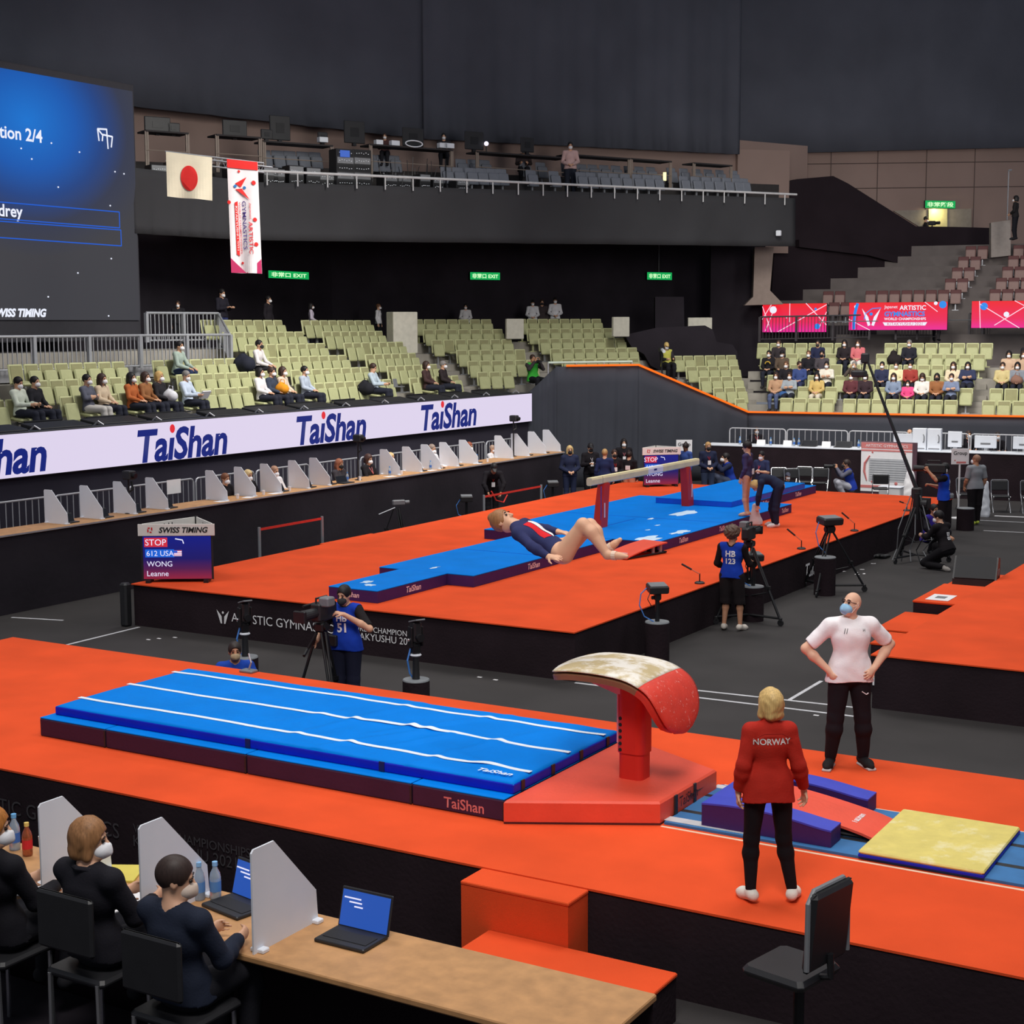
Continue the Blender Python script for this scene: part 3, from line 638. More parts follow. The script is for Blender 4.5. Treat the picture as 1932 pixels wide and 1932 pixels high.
stext('Rotation 2/4', 80, 258, 24, .02); stext('Audrey', 43, 403, 30, .02); stext('SWISS TIMING', 88, 590.5, 16, .05, .25)
def sline(a, b, wd=2.2, m=SB):
    a, b = sc(*a), sc(*b); obj('drawn_line', MB().tube([tuple(a), tuple(b)], wd*depth(a)/2903/2, 4), m, bs)
for a, b in (((-60, 376), (225, 400)), ((-60, 408), (226, 430)), ((-60, 413), (228, 434)), ((-60, 444), (229, 464)), ((225, 400), (226, 430)), ((228, 434), (229, 464))): sline(a, b)
for a, b in (((184, 243), (201, 244)), ((184, 243), (187, 266)), ((201, 243), (204, 281)), ((194, 254), (212, 258)), ((212, 258), (210, 278)), ((194, 254), (193, 266)), ((184, 243), (193, 254))): sline(a, b, 3.2, SW)
bdots = MB()
for px_, py_ in ((150, 287), (217, 324), (234, 328), (208, 388), (110, 353), (97, 270), (40, 280), (210, 488), (147, 515), (91, 560), (205, 596), (60, 300)):
    p = sc(px_, py_); bdots.ball(tuple(p), .022, 6)
stuff(obj('star_speck', bdots, SW, bs))
# ------------------------------------------------------------------ red LED panels at the far right
Q0 = atd(1430, 600, 60.5); Q1 = Q0+np.array([math.cos(FA), math.sin(FA), 0])*12
PINKLED = lambda nm, h0, h1: glow_grad(nm, [(0, (236, 40, 150)), (.35, (235, 36, 88)), (1, (238, 32, 40))], 'Z', h0, h1)
led_m = PINKLED('red_led_picture', -.52, .52); LW = glow('led_line_white', (255, 214, 232), 1.); LB = glow('led_sky_blue', (40, 140, 235), 1.); LP = glow('led_pale', (240, 240, 255), 1.)
def led_panel(x0, x1, y0, y1, label, lines, dots):
    a, b = onwall(x0, y1, Q0, Q1), onwall(x1, y1, Q0, Q1); top = onwall(x0, y0, Q0, Q1)[2]; L = np.linalg.norm((b-a)[:2]); h = top-a[2]; c = (a+b)/2
    t = thing('led_display', label, 'screen', (c[0], c[1], a[2]+h/2), FA)
    obj('housing', MB().box((0, .12, 0), (L, .2, h), ch=.01), BLACKPLASTIC, t); obj('display', MB().box((0, 0, 0), (L*.995, .03, h*.99)), led_m, t)
    def loc(u, v): return ((u-.5)*L, -.022, (.5-v)*h)
    for u0, v0, u1, v1, wd in lines: obj('drawn_line', MB().tube([loc(u0, v0), loc(u1, v1)], wd, 4), LW, t)
    for u, v, r, m_ in dots: obj('drawn_ball', MB().ball(loc(u, v), r, 12, (1, .12, 1)), m_, t)
    return t, L, h, loc
led_panel(1438, 1559, 573, 627, 'red LED panel with white lines, left of the three far screens', [(.0, .55, .15, 0, .014), (.05, .95, .2, .1, .014), (.0, .1, .15, 1, .014), (.43, 0, .43, .65, .014), (.25, .98, 1, .05, .016), (.68, 0, 1, .75, .016), (.9, .8, 1, .3, .014)], [(.17, .22, .14, LP), (.86, .8, .11, LB), (.83, .2, .05, LB), (.38, .5, .02, LP)])
t, L, h, loc = led_panel(1601, 1787, 571, 623, 'red LED panel showing the championship title, middle of the three far screens', [(0, .6, .22, 1, .014), (.77, 0, .9, .35, .014)], [(.95, .1, .14, LB), (.88, .05, .07, LP), (.07, .15, .06, LP)])
obj('drawn_band', MB().tube([loc(.09, 0.03), loc(.065, .35), loc(.055, .7), loc(.055, .97)], .06, 6), LB, t)
b_ = MB()
for sx in (-1, 1): b_.extr([loc(.23+sx*.005, .82), loc(.23+sx*.03, .85), loc(.23+sx*.095, .22), loc(.23+sx*.03, .52)][::-sx], (0, -.012, 0))
obj('drawn_wings', b_, LP, t); obj('drawn_ball', MB().ball(loc(.23, .42), .06, 10, (1, .15, 1)), LB, t)
obj('drawn_swoosh', MB().tube([loc(.16, .62), loc(.17, .4), loc(.24, .22), loc(.33, .2)], .018, 5), LB, t)
for body, u, v, wd, m_, al in (('Japanet', .43, .18, .5, LP, 0), ('ARTISTIC', .65, .2, .98, LP, .02), ('GYMNASTICS', .57, .42, 1.5, LB, .03), ('WORLD CHAMPIONSHIPS', .575, .60, 1.55, LP, .02)):
    p = loc(u, v); text(body, (p[0], p[1], p[2]), (1, 0, 0), (0, 0, 1), width=wd, m=m_, parent=t, bold=al)
b_ = MB(); b_.extr([loc(.35, .72), loc(.80, .72), loc(.78, .84), loc(.37, .84)], (0, -.006, 0)); obj('drawn_ribbon', b_, LP, t)
p = loc(.575, .78); text('KITAKYUSHU 2021', (p[0], p[1]-.008, p[2]), (1, 0, 0), (0, 0, 1), width=1.3, m=glow('led_pink', (220, 30, 100), 1.), parent=t)
led_panel(1832, 1980, 568, 619, 'red LED panel with crossing white lines at the right edge', [(.1, 0, .12, 1, .014), (.1, .1, .62, 1, .016), (.3, .9, .75, .1, .016), (.55, 0, .75, .3, .014)], [(.16, .2, .14, LB), (.45, .5, .1, LP)])
wall_line('wall_walkway', atd(1395, 640, 60.9), atd(1990, 640, 63), 2, 5.0, mat('dark_walkway', (48, 42, 46), .9))
# grey rail with bars in front of the panels
def bar_rail(name, label, A, B, h, n, m, rpost=.03, posts=4, rb=.012, bottom=.1, group=None, fence=False):
    A, B = np.array(A, float), np.array(B, float); t = thing(name, label, 'railing', tuple(A), 0, group); D = B-A
    obj('top_rail', MB().tube([(0, 0, h), tuple(D+np.array([0, 0, h]))], rpost, 8), m, t)
    obj('bottom_rail', MB().tube([(0, 0, bottom), tuple(D+np.array([0, 0, bottom]))], rpost*.7, 6), m, t)
    for i in range(posts):
        p = D*i/(posts-1); obj('post', MB().box((p[0], p[1], p[2]+h/2), (rpost*2.6, rpost*2.6, h)), m, t)
    b = MB()
    for i in range(1, n):
        p = D*i/n; b.tube([(p[0], p[1], p[2]+bottom), (p[0], p[1], p[2]+h)], rb, 5)
    stuff(obj('bars', b, m, t)); return t
DKRAIL = mat('dark_rail', (84, 80, 84), .5, metal=.3)
q = lambda x, y, d=59.2: atd(x, y, d)
bar_rail('walkway_rail', 'dark barred rail below the left red LED panel', q(1433, 645), q(1640, 641), .95, 34, DKRAIL, posts=4)
bar_rail('walkway_rail', 'dark barred rail below the middle red LED panel', q(1690, 641), q(1770, 640), .95, 14, DKRAIL, posts=3)
bar_rail('walkway_rail', 'dark barred rail below the right red LED panel', q(1828, 638, 60), q(1878, 638, 60.3), .95, 9, DKRAIL, posts=3)
tag(obj('hand_rail', MB().tube([tuple(q(1545, 607, 58.6)), tuple(q(1875, 603, 59.4))], .02, 6), GREYPLASTIC), 'thin grey hand rail crossing the far aisles', 'railing')
# left stand: tall grey railings around the stair opening
GRAIL = mat('galvanised_rail', (176, 178, 184), .45, .06, 6., metal=.35)
bar_rail('stair_railing', 'long light grey barred railing below the video screen', (-28.3, 22.2, 4.0), (-28.3, 32.65, 4.0), .82, 74, GRAIL, .035, 7, .016, .05)
bar_rail('stair_railing', 'upper grey barred railing at the end of the stair opening', (-30.1, 31.3, 4.62), (-29.9, 34.0, 4.62), .8, 18, GRAIL, .035, 3, .016, .05)
bar_rail('stair_railing', 'grey barred railing sloping down from the upper railing', (-29.9, 34.0, 4.62), (-28.3, 32.65, 4.0), .8, 12, GRAIL, .03, 2, .016, .05)
struct('wall_stair_opening', MB().box((-28.6, 27.4, 3.9), (.2, 10.6, .3)), mat('grey_curb', (150, 150, 156), .8))
p = atd(759, 648, 50.5); tag(obj('parapet', MB().box((p[0], p[1], p[2]+.35), (.5, .9, 1.35), rz=math.radians(-28), ch=.02), mat('cream_box', (206, 202, 188), .7)), 'white boxy parapet at the head of the aisle between green blocks', 'parapet')
p = atd(971, 626, 53.5); tag(obj('parapet', MB().box((p[0], p[1], p[2]+.1), (.12, .7, .7), rz=math.radians(-28), ch=.02), _mats['cream_box']), 'narrow white parapet post between the two corner blocks', 'parapet')
p = atd(1171, 622, 55); tag(obj('parapet', MB().box((p[0], p[1], p[2]+.1), (.14, .7, .7), rz=math.radians(-28), ch=.02), _mats['cream_box']), 'narrow white parapet post beside the black masking cloth', 'parapet')
p = atd(1320, 612, 57.5); tag(obj('parapet', MB().box((p[0], p[1], p[2]-.1), (.9, .3, .7), rz=math.radians(30), ch=.02), _mats['cream_box']), 'white parapet panel behind the black masking cloth', 'parapet')
# upper maroon seats at the right
UB = Block('upper tier', onwall(1632, 560, Q0, Q1, -2.2), FA, 0, {}, tread=.85, rise=.47, pitch=.48); p = atd(1640, 549, 63); UB.P = p[:2]; UB.z0 = p[2]-.82
um = MB()
for j in range(-2, 7):
    a = UB.P-UB.u*6+UB.b*(UB.tread*j-.5); c = UB.P+UB.u*12+UB.b*(UB.tread*j-.5); dp = UB.b*.87; um.prism([tuple(a), tuple(c), tuple(c+dp), tuple(a+dp)], 3, UB.z0+UB.rise*j)
struct('floor_stand_upper', um, mat('grey_tread', (112, 104, 102), .9, .1, 2.))
for j, pl, n, nm in ((0, 1632, 8, 'left part'), (1, 1782, 2, 'left part'), (2, 1795, 2, 'left part'), (3, 1807, 2, 'left part'), (4, 1821, 2, 'left part'), (0, 1866, 4, 'right part'), (1, 1878, 3, 'right part'), (2, 1890, 3, 'right part'), (3, 1901, 2, 'right part'), (4, 1911, 2, 'right part'), (0, 1552, 2, 'far left pair'), (-1, 1563, 2, 'far left pair')):
    i0 = UB.find(j, pl)+.5
    for c in range(n):
        qq = UB.pos(j, i0+c)
        seat(qq, UB.ang, f'maroon and mauve seat in the upper tier, {nm}, {ORD[j+1]} row, {ORD[c]} from left', 'maroon upper tier seats', False, (MSHELL, MSHELL, MPAN), (0, 2, 4))
# ------------------------------------------------------------------ vault landing mats
def ridge(x, y, a, b, h, w):
    ax_, ay = a; bx, by = b; dx, dy = bx-ax_, by-ay; t = max(0, min(1, ((x-ax_)*dx+(y-ay)*dy)/(dx*dx+dy*dy)))
    d = math.hypot(x-ax_-t*dx, y-ay-t*dy); return h*math.exp(-(d/w)**2)*(.4+.6*math.sin(math.pi*min(1, max(0, t*.9+.05))))
CREASES = [((-9.4, 11.35), (-9.0, 13.3), .018, .07), ((-8.7, 12.0), (-7.9, 13.3), .02, .06), ((-8.9, 11.3), (-8.2, 12.5), .02, .06), ((-8.5, 12.4), (-7.0, 12.2), .022, .06), ((-7.8, 11.35), (-7.3, 12.9), .018, .06), ((-7.9, 11.9), (-6.8, 11.5), .02, .06), ((-9.9, 11.7), (-9.5, 12.6), .012, .08), ((-8.3, 11.7), (-8.0, 12.3), .022, .05), ((-9.2, 12.35), (-8.5, 12.35), .02, .05)]
def hmat(x, y):
    return 1.035+sum(ridge(x, y, *c) for c in CREASES)+.006*math.sin(x*2.1+y)*math.sin(y*3-x)+.004*math.sin(9*x+4*y)*math.sin(7*y-3*x)*(1 if x > -10 else .4)
lm = thing('landing_mat', 'large blue landing mat with three white stripes in front of the vault', 'mat')
x0, x1, y0, y1 = -12.35, -6.69, 11.3, 13.35
b = MB(); nx, ny = 150, 56; vs = []
for i in range(nx+1):
    for j in range(ny+1):
        x = x0+(x1-x0)*i/nx; y = y0+(y1-y0)*j/ny; e = min(i, nx-i, j, ny-j); vs.append((x, y, hmat(x, y)-(.022 if e == 0 else .006 if e == 1 else 0)))
fs = [(i*(ny+1)+j, (i+1)*(ny+1)+j, (i+1)*(ny+1)+j+1, i*(ny+1)+j+1) for i in range(nx) for j in range(ny)]
rim = [i*(ny+1) for i in range(nx+1)]+[nx*(ny+1)+j for j in range(1, ny+1)]+[i*(ny+1)+ny for i in range(nx-1, -1, -1)]+[j for j in range(ny-1, 0, -1)]
nv = len(vs); vs += [(vs[k][0], vs[k][1], .98) for k in rim]; m_ = len(rim); fs += [(rim[k], nv+k, nv+(k+1) % m_, rim[(k+1) % m_]) for k in range(m_)]
fs.append(tuple(nv+k for k in range(m_)))
obj('cover', b.add(vs, fs), BLUE, lm, smooth=True)
obj('side_wall', MB().box(((x0+x1)/2, (y0+y1)/2, .9655), (x1-x0+.012, y1-y0+.012, .089), ch=.01), COBALT, lm)
STRIPE = mat('white_stripe', (232, 240, 248), .5, .03)
for yy in (13.08, 12.36, 11.63):
    b = MB(); vs = []; n = 240
    for i in range(n+1):
        x = x0+.012+(x1-x0-.024)*i/n; h = hmat(x, yy)+.003; wv = .029+.010*max(0, hmat(x, yy)-1.044)/.02
        for dy, dz in ((-wv, 0), (-wv, .003), (wv, .003), (wv, 0)): vs.append((x, yy+dy, h+dz))
    fs = [(4*i+k, 4*i+4+k, 4*i+4+(k+1) % 4, 4*i+(k+1) % 4) for i in range(n) for k in range(4)]
    obj('stripe', b.add(vs, fs), STRIPE, lm)
for yy in (11.45, 12.0, 12.55, 13.1): obj('strap', MB().box((x1+.008, yy, .97), (.012, .06, .09)), BLACKPLASTIC, lm)
for xx in (-9.7, -8.1): obj('strap', MB().box((xx, y0-.008, .97), (.06, .012, .09)), mat('navy_strap', (16, 22, 80), .6), lm)
P = at(935, 1459, 1.04); text('TaiShan', (P[0], P[1], 1.052), (1, 0, 0), (0, 1, 0), width=.36, m=STRIPE, parent=lm, bold=.02, shear=.2)
bm = thing('base_mat', 'long low blue and plum base mats under the striped landing mat', 'mat')
xs = [-12.42, -11.46, -9.59, -7.66, -6.68]
for a, c in zip(xs, xs[1:]):
    s_ = obj('mat_section', MB().box(((a+c)/2, 12.35, .815), (c-a-.012, 2.44, .19), ch=.012), PLUM, bm)
    obj('cover', MB().box(((a+c)/2, 12.35, .9135), (c-a-.016, 2.43, .012), ch=.004), BLUE, s_)
    obj('seam_strip', MB().box((c-.006, 11.128, .815), (.02, .008, .17)), BLACKPLASTIC, s_)
text('TaiShan', (-7.1, 11.13, .805), (1, 0, 0), (0, 0, 1), width=.42, m=mat('pink_print', (208, 122, 120), .7), parent=bm, bold=.015, off=.003)
# red mat round the vault foot
rmx = [(-6.66, 11.1), (-5.72, 11.42), (-5.47, 11.73), (-5.44, 12.9), (-5.72, 13.12), (-6.66, 13.5)]
rmx = [(-6.66, 11.08), (-5.47, 11.72), (-5.44, 12.88), (-6.66, 13.5)]
def slab(name, poly, z0, z1, m, parent, ch=.012):
    c = np.mean(np.array(poly), 0); inn = [tuple(np.array(p)+(c-np.array(p))/np.linalg.norm(c-np.array(p))*ch*1.4) for p in poly]; n = len(poly)
    vs = [(x, y, z0) for x, y in poly]+[(x, y, z1-ch) for x, y in poly]+[(x, y, z1) for x, y in inn]
    fs = [tuple(range(n-1, -1, -1)), tuple(range(2*n, 3*n))]+[(k*n+i, k*n+(i+1) % n, k*n+n+(i+1) % n, k*n+n+i) for k in (0, 1) for i in range(n)]
    return obj(name, MB().add(vs, fs), m, parent)
rm = thing('vault_mat', 'red padded mat around the foot of the vaulting table', 'mat')
slab('cushion', rmx, .738, .925, RED, rm, .018); slab('base_strip', [(x, y) for x, y in rmx], .721, .742, mat('dark_red', (80, 20, 22), .7), rm, .002)
P = at(1200, 1492, .926); 
obj('stitched_seam', MB().tube([(-5.45, 12.3, .83), (-5.455, 12.86, .83)], .006, 5), BLACKPLASTIC, rm)
for t_ in (.25, .6): obj('strap', MB().box((-5.452, 11.72+t_*1.15, .83), (.016, .05, .17)), BLACKPLASTIC, rm)
text('TaiShan', (-5.445, 12.25, .84), (0, 1, 0), (0, 0, 1), width=.4, m=_mats['dark_red'], parent=rm, bold=.015, off=.008)
# ------------------------------------------------------------------ vaulting table
vt = thing('vaulting_table', 'vaulting table with chalky beige top, red curved front and red column', 'vault', (-6.0, 12.3, .925))
def lmat(name, base, chalk, scale, lo, hi, dark=None):
    m = mat(name, base, .55, .08, 8., .1, 60); nt = m.node_tree; b = nt.nodes['Principled BSDF']; src = b.inputs['Base Color'].links[0].from_socket
    tc = nt.nodes.new('ShaderNodeTexCoord'); nz = nt.nodes.new('ShaderNodeTexNoise'); nz.inputs['Scale'].default_value = scale; nz.inputs['Detail'].default_value = 6; nz.inputs['Roughness'].default_value = .65
    nt.links.new(tc.outputs['Object'], nz.inputs[0]); rp = nt.nodes.new('ShaderNodeValToRGB'); rp.color_ramp.elements[0].position = lo; rp.color_ramp.elements[1].position = hi
    nt.links.new(nz.outputs['Fac'], rp.inputs[0]); mx = nt.nodes.new('ShaderNodeMix'); mx.data_type = 'RGBA'
    nt.links.new(rp.outputs[0], mx.inputs[0]); nt.links.new(src, mx.inputs[6]); mx.inputs[7].default_value = (*lin(chalk), 1); nt.links.new(mx.outputs[2], b.inputs['Base Color']); return m
BEIGE = lmat('chalky_beige', (196, 176, 132), (236, 230, 220), 4.5, .42, .56); REDCHALK = lmat('chalk_dusted_red', (214, 58, 40), (238, 170, 160), 26, .60, .70)
prof = [(-.66, 1.015), (-.5, 1.045), (-.3, 1.055), (-.08, 1.05), (.1, 1.03), (.24, .985), (.36, .91), (.44, .80), (.49, .67), (.515, .55), (.51, .48)]
from mathutils import geometry as _g
def smooth_path(P, n):
    P = np.array(P, float); d = np.r_[0, np.cumsum(np.linalg.norm(np.diff(P, axis=0), axis=1))]; q = np.linspace(0, d[-1], n); out = []
    for x in q:
        i = min(np.searchsorted(d, x, 'right')-1, len(P)-2); t = (x-d[i])/(d[i+1]-d[i]); p0, p1, p2, p3 = P[max(i-1, 0)], P[i], P[i+1], P[min(i+2, len(P)-1)]
        out.append(.5*((2*p1)+(-p0+p2)*t+(2*p0-5*p1+4*p2-p3)*t*t+(-p0+3*p1-3*p2+p3)*t**3))
    return np.array(out)
NS, NV = 48, 16
sp = smooth_path(prof, NS); tg = np.gradient(sp, axis=0); tg /= np.linalg.norm(tg, axis=1)[:, None]; nr = np.stack([-tg[:, 1], tg[:, 0]], 1)
sl = np.linspace(0, 1, NS)
hw = np.array([.455*min(1, (max(0, 1-((.10-s)/.10)**2))**.5*.28+.72 if s < .10 else 1)*(1 if s < .70 else (max(.03, 1-((s-.70)/.305)**2.4))**.5) for s in sl])
def vsurf(i0, i1, name, m, grow=0., t0=0., t1=-.095, edge=True):
    vs = []; fs = []; cols = NV+1
    for side, th in ((0, t0), (1, t1)):
        for i in range(i0, i1):
            for j in range(cols):
                v = -1+2*j/NV; crown = -.018*v*v-.03*max(0, abs(v)-.8)*2 if side == 0 else .012*v*v
                o = th+crown; w = hw[i]*(1.0 if side == 0 else .985)
                vs.append((sp[i, 0]+nr[i, 0]*o, v*w, sp[i, 1]+nr[i, 1]*o))
    n = (i1-i0)*cols; r = i1-i0
    for i in range(r-1):
        for j in range(NV):
            a = i*cols+j; fs += [(a, a+cols, a+cols+1, a+1), (n+a, n+a+1, n+a+cols+1, n+a+cols)]
        a, c = i*cols, i*cols+NV; fs += [(a, n+a, n+a+cols, a+cols), (c, c+cols, n+c+cols, n+c)]
    for j in range(NV):
        a, c = j, (r-1)*cols+j; fs += [(a, a+1, n+a+1, n+a), (c, n+c, n+c+1, c+1)]
    return obj(name, MB().add(vs, fs), m, vt, smooth=False)
ib = int(NS*.63)
o = vsurf(0, ib, 'top_cover', BEIGE, t1=-.05); o.data.polygons.foreach_set('use_smooth', [True]*len(o.data.polygons))
o = vsurf(ib-1, NS, 'front_cover', REDCHALK, t1=-.05); o.data.polygons.foreach_set('use_smooth', [True]*len(o.data.polygons))
vsurf(0, ib, 'padded_rim', mat('shaded_rim_brown', (132, 92, 66), .6, .1, 6.), t0=-.035, t1=-.125); vsurf(ib-1, NS, 'front_rim', mat('front_rim_red', (196, 52, 40), .55), t0=-.035, t1=-.125)  # brown rim: shade on the table's side is put into its colour
for e_ in vt.children: e_.data.shade_auto_smooth() if hasattr(e_.data, 'shade_auto_smooth') else None
def octo(wx, wy, c): return [(sx*(wx-2*c)+2*c*math.cos(a), sy*(wy-2*c)+2*c*math.sin(a)) for sx, sy, a0 in ((1, 1, 0), (-1, 1, 1), (-1, -1, 2), (1, -1, 3)) for a in [math.pi/2*(a0+k/5) for k in range(6)]]
obj('column_sleeve', MB().prism(octo(.135, .125, .035), .24, .90), REDPAINT, vt)
obj('column_foot', MB().prism(octo(.122, .112, .03), .0, .24), REDPAINT, vt)
obj('support_arm', MB().extr([(-.13, -.12, .78), (-.56, -.12, .905), (-.56, -.12, .93), (.22, -.12, .91), (.30, -.12, .84), (.13, -.12, .78)], (0, .24, 0)), mat('pink_arm', (226, 150, 165), .5), vt)
for k in range(6): obj('pin_hole', MB().tube([(-.085, -.1265, .56-.058*k), (-.085, -.120, .56-.058*k)], .017, 10), INK, vt)
obj('edge_highlight', MB().box((-.118, -.112, .58), (.012, .012, .5), rz=.785), _mats['pink_arm'], vt)  # painted highlight: pale pink strip along the column's left corner
# ------------------------------------------------------------------ runway, springboard, collar, hand mat
rw = thing('runway', 'blue grey runway strip with dark bands leading to the vault', 'runway')
RUN = mat('runway_blue', (52, 112, 168), .7, .12, 5.)
for a, c, m_ in ((11.76, 12.10, RUN), (12.10, 12.17, BLACKPLASTIC), (12.17, 12.62, RUN), (12.62, 12.69, BLACKPLASTIC), (12.69, 13.03, RUN)):
    obj('runway_band', MB().box((1.3, (a+c)/2, .732), (13.5, c-a-.002, .022)), m_, rw)
for a in (11.70, 13.09): obj('edge_line', MB().box((1.3, a, .7215), (13.5, .03, .003)), mat('cream_line', (240, 206, 176), .8), rw)
for a, c in ((11.80, 11.92), (12.9, 13.0)): obj('white_band', MB().box((-5.1, (a+c)/2, .745), (.75, c-a, .004)), TAPE, rw)
cl = thing('safety_collar', 'blue and purple U shaped safety collar around the red springboard', 'mat')
def arch(xa, xb, za, zm, zb, y0, y1, name, parent):
    n = 14; top = [(xa+(xb-xa)*i/n, za+(zb-za)*(i/n)**1.7+(zm)*math.sin(math.pi*min(1, (i/n)*1.1))) for i in range(n+1)]
    poly = [(xa, y0, .745), *[(xa+(xb-xa)*i/n, y0, .745) for i in range(n, n+1)]]
    b = MB().extr([(xa, y0, .745), (xb, y0, .745)]+[(x, y0, z-.012) for x, z in top[::-1]], (0, y1-y0, 0)); o = obj(name, b, PURPLE, parent)
    v = []; f = []
    for x, z in top: v += [(x, y0-.004, z-.016), (x, y0-.004, z), (x, y1+.004, z), (x, y1+.004, z-.016)]
    for i in range(n): f += [(4*i+k, 4*i+(k+1) % 4, 4*i+4+(k+1) % 4, 4*i+4+k) for k in range(4)]
    f += [(3, 2, 1, 0), (4*n, 4*n+1, 4*n+2, 4*n+3)]
    obj('cover', MB().add(v, f), mat('royal_vinyl', (58, 70, 190), .5, .06), o)
arch(-5.13, -3.98, .945, .03, .89, 11.83, 12.07, 'collar_arm', cl); arch(-5.13, -3.98, .945, .03, .89, 12.80, 13.04, 'collar_arm', cl)
arch(-5.135, -4.92, .944, .0, .952, 12.075, 12.795, 'collar_back', cl)
def springboard(label, loc, rz, parentless=True):
    t = thing('springboard', label, 'springboard', loc, rz); L, W = 1.2, .58; n = 12; top = []
    for i in range(n+1):
        u = i/n; top.append((-L/2+L*u, .21*(1-u)**.8*(1-.15*(1-u)**3)+.012))    # high at -x, low at +x
    v = []; f = []
    for x, z in top: v += [(x, -W/2, z), (x, -W/2, z+.022), (x, W/2, z+.022), (x, W/2, z)]
    for i in range(n): f += [(4*i+k, 4*i+4+k, 4*i+4+(k+1) % 4, 4*i+(k+1) % 4) for k in range(4)]
    f += [(0, 1, 2, 3), (4*n+3, 4*n+2, 4*n+1, 4*n)]
    obj('deck', MB().add(v, f), RED, t)
    for yy in (-W/2+.04, W/2-.04): obj('base_rail', MB().tube([(-L/2, yy, .02), (L/2-.1, yy, .02)], .018, 6), BLACKMETAL, t)
    obj('cross_bar', MB().tube([(-L/2+.03, -W/2, .03), (-L/2+.03, W/2, .03)], .018, 6), BLACKMETAL, t)
    for xx in (-L/2+.1, -L/2+.32):
        for yy in (-.2, 0, .2): obj('spring', MB().tube([(xx, yy, .02), (xx, yy, .19-.1*(xx+L/2))], .032, 8), STEEL, t)
    text('TaiShan', (L/2-.22, 0, .085), (0, 1, 0), (-1, 0, .12), width=.26, m=WHITE, parent=t, bold=.02)
    return t
springboard('red curved springboard between the blue collar arms', (-4.33, 12.43, .744), 0)
ym = thing('hand_mat', 'yellow chalk marked square mat on the runway before the springboard', 'mat', (-3.22, 12.35, .745))
obj('top_pad', MB().box((0, 0, .042), (1.0, 1.24, .03), ch=.012), lmat('chalky_yellow', (222, 204, 112), (240, 232, 190), 3.2, .55, .72), ym); obj('blue_base', MB().box((0, 0, .014), (1.0, 1.24, .026), ch=.004), COBALT, ym)
# ------------------------------------------------------------------ beam mats and beam
def bmat(label, xa, xb, ya, yb, z0=.72, z1=.92, sides=PURPLE, logos=()):
    t = thing('beam_mat', label, 'mat'); obj('side_wall', MB().box(((xa+xb)/2, (ya+yb)/2, (z0+z1-.012)/2), (xb-xa, yb-ya, z1-z0-.012), ch=.006), sides, t)
    obj('cover', MB().box(((xa+xb)/2, (ya+yb)/2, z1-.008), (xb-xa+.006, yb-ya+.006, .016), ch=.006), BLUE, t)
    for face, pos in logos:
        if face == 'f': text('TaiShan', (pos, ya, (z0+z1)/2), (1, 0, 0), (0, 0, 1), width=.34, m=PINKW, parent=t, bold=.02, shear=.2)
        else: text('TaiShan', (xb, pos, (z0+z1)/2), (0, 1, 0), (0, 0, 1), width=.42, m=PINKW, parent=t, bold=.02, shear=.2)
    return t
PINKW = mat('pinkish_white_print', (236, 206, 210), .7)
bmat('narrow blue mat with purple sides nearest the camera on the beam podium', -14.83, -13.88, 19.3, 21.29, logos=(('f', -14.4), ('r', 20.3)))
A2 = bmat('long blue mat with purple sides leading towards the balance beam', -15.27, -13.36, 21.3, 26.35, logos=(('r', 23.3),))
Bm = bmat('widest blue mat lying under the balance beam', -16.3, -12.42, 26.4, 33.62, logos=(('r', 27.6), ('r', 29.6), ('r', 33.2)))
bmat('blue mat behind the balance beam with purple side', -15.3, -13.35, 33.64, 37.9, logos=(('r', 36.6), ('r', 34.4)))
bmat('thin lighter blue mat laid on top behind the beam', -15.25, -13.36, 32.3, 37.1, .921, 1.05, mat('bright_blue_side', (0, 84, 205), .5))
for a, c in ((-15.27, -13.4),): obj('seam', MB().box(((a+c)/2, 23.8, .9215), (c-a, .012, .002)), COBALT, A2)
obj('seam', MB().box((-14.36, 29.7, .9215), (3.85, .015, .002)), COBALT, Bm); obj('seam', MB().box((-14.36, 27.9, .9215), (.015, 3.0, .002)), COBALT, Bm)
CHALK = mat('chalk_white', (196, 220, 240), .9)
def blot(px, py, z, w, h, parent, seed):
    r = random.Random(seed); P = at(px, py, z); n = 16; poly = []
    for i in range(n):
        a = 2*math.pi*i/n; k = r.uniform(.45, 1.); poly.append((P[0]+w*k*math.cos(a), P[1]+h*k*math.sin(a)))
    obj('chalk_mark', MB().prism(poly, z+.0005, z+.0025), CHALK, parent)
for i, (x, y, w_, h_) in enumerate(((1292, 968, .25, .75), (1283, 1004, .16, .5), (1222, 1016, .25, .55), (1241, 991, .06, .12), (1228, 979, .07, .25), (1222, 1000, .05, .1))): blot(x, y, .921, w_, h_, Bm, i)
for i, (x, y, w_, h_) in enumerate(((692, 1098, .10, .16), (697, 1104, .14, .12), (820, 1071, .05, .18))): blot(x, y, .921, w_, h_, A2, i+20)
be = thing('balance_beam', 'cream balance beam on two red padded legs', 'beam', (-14.38, 30.0, .92))
b = MB(); sec = [(-.05, .0), (-.065, -.04), (-.06, -.14), (-.035, -.16), (.035, -.16), (.06, -.14), (.065, -.04), (.05, 0)]
b.extr([(x, -2.67, 1.05+z) for x, z in sec], (0, 5.34, 0)); obj('rail', b, mat('cream_suede', (230, 218, 170), .8, .06, 4., .15, 60), be)
obj('white_band', MB().extr([(x*1.03, -.05, 1.05+z*1.01+.002) for x, z in sec], (0, .75, 0)), WHITE, be)
obj('lettering', MB().box((.0668, .3, .985), (.004, .14, .04)), NAVYINK, be)
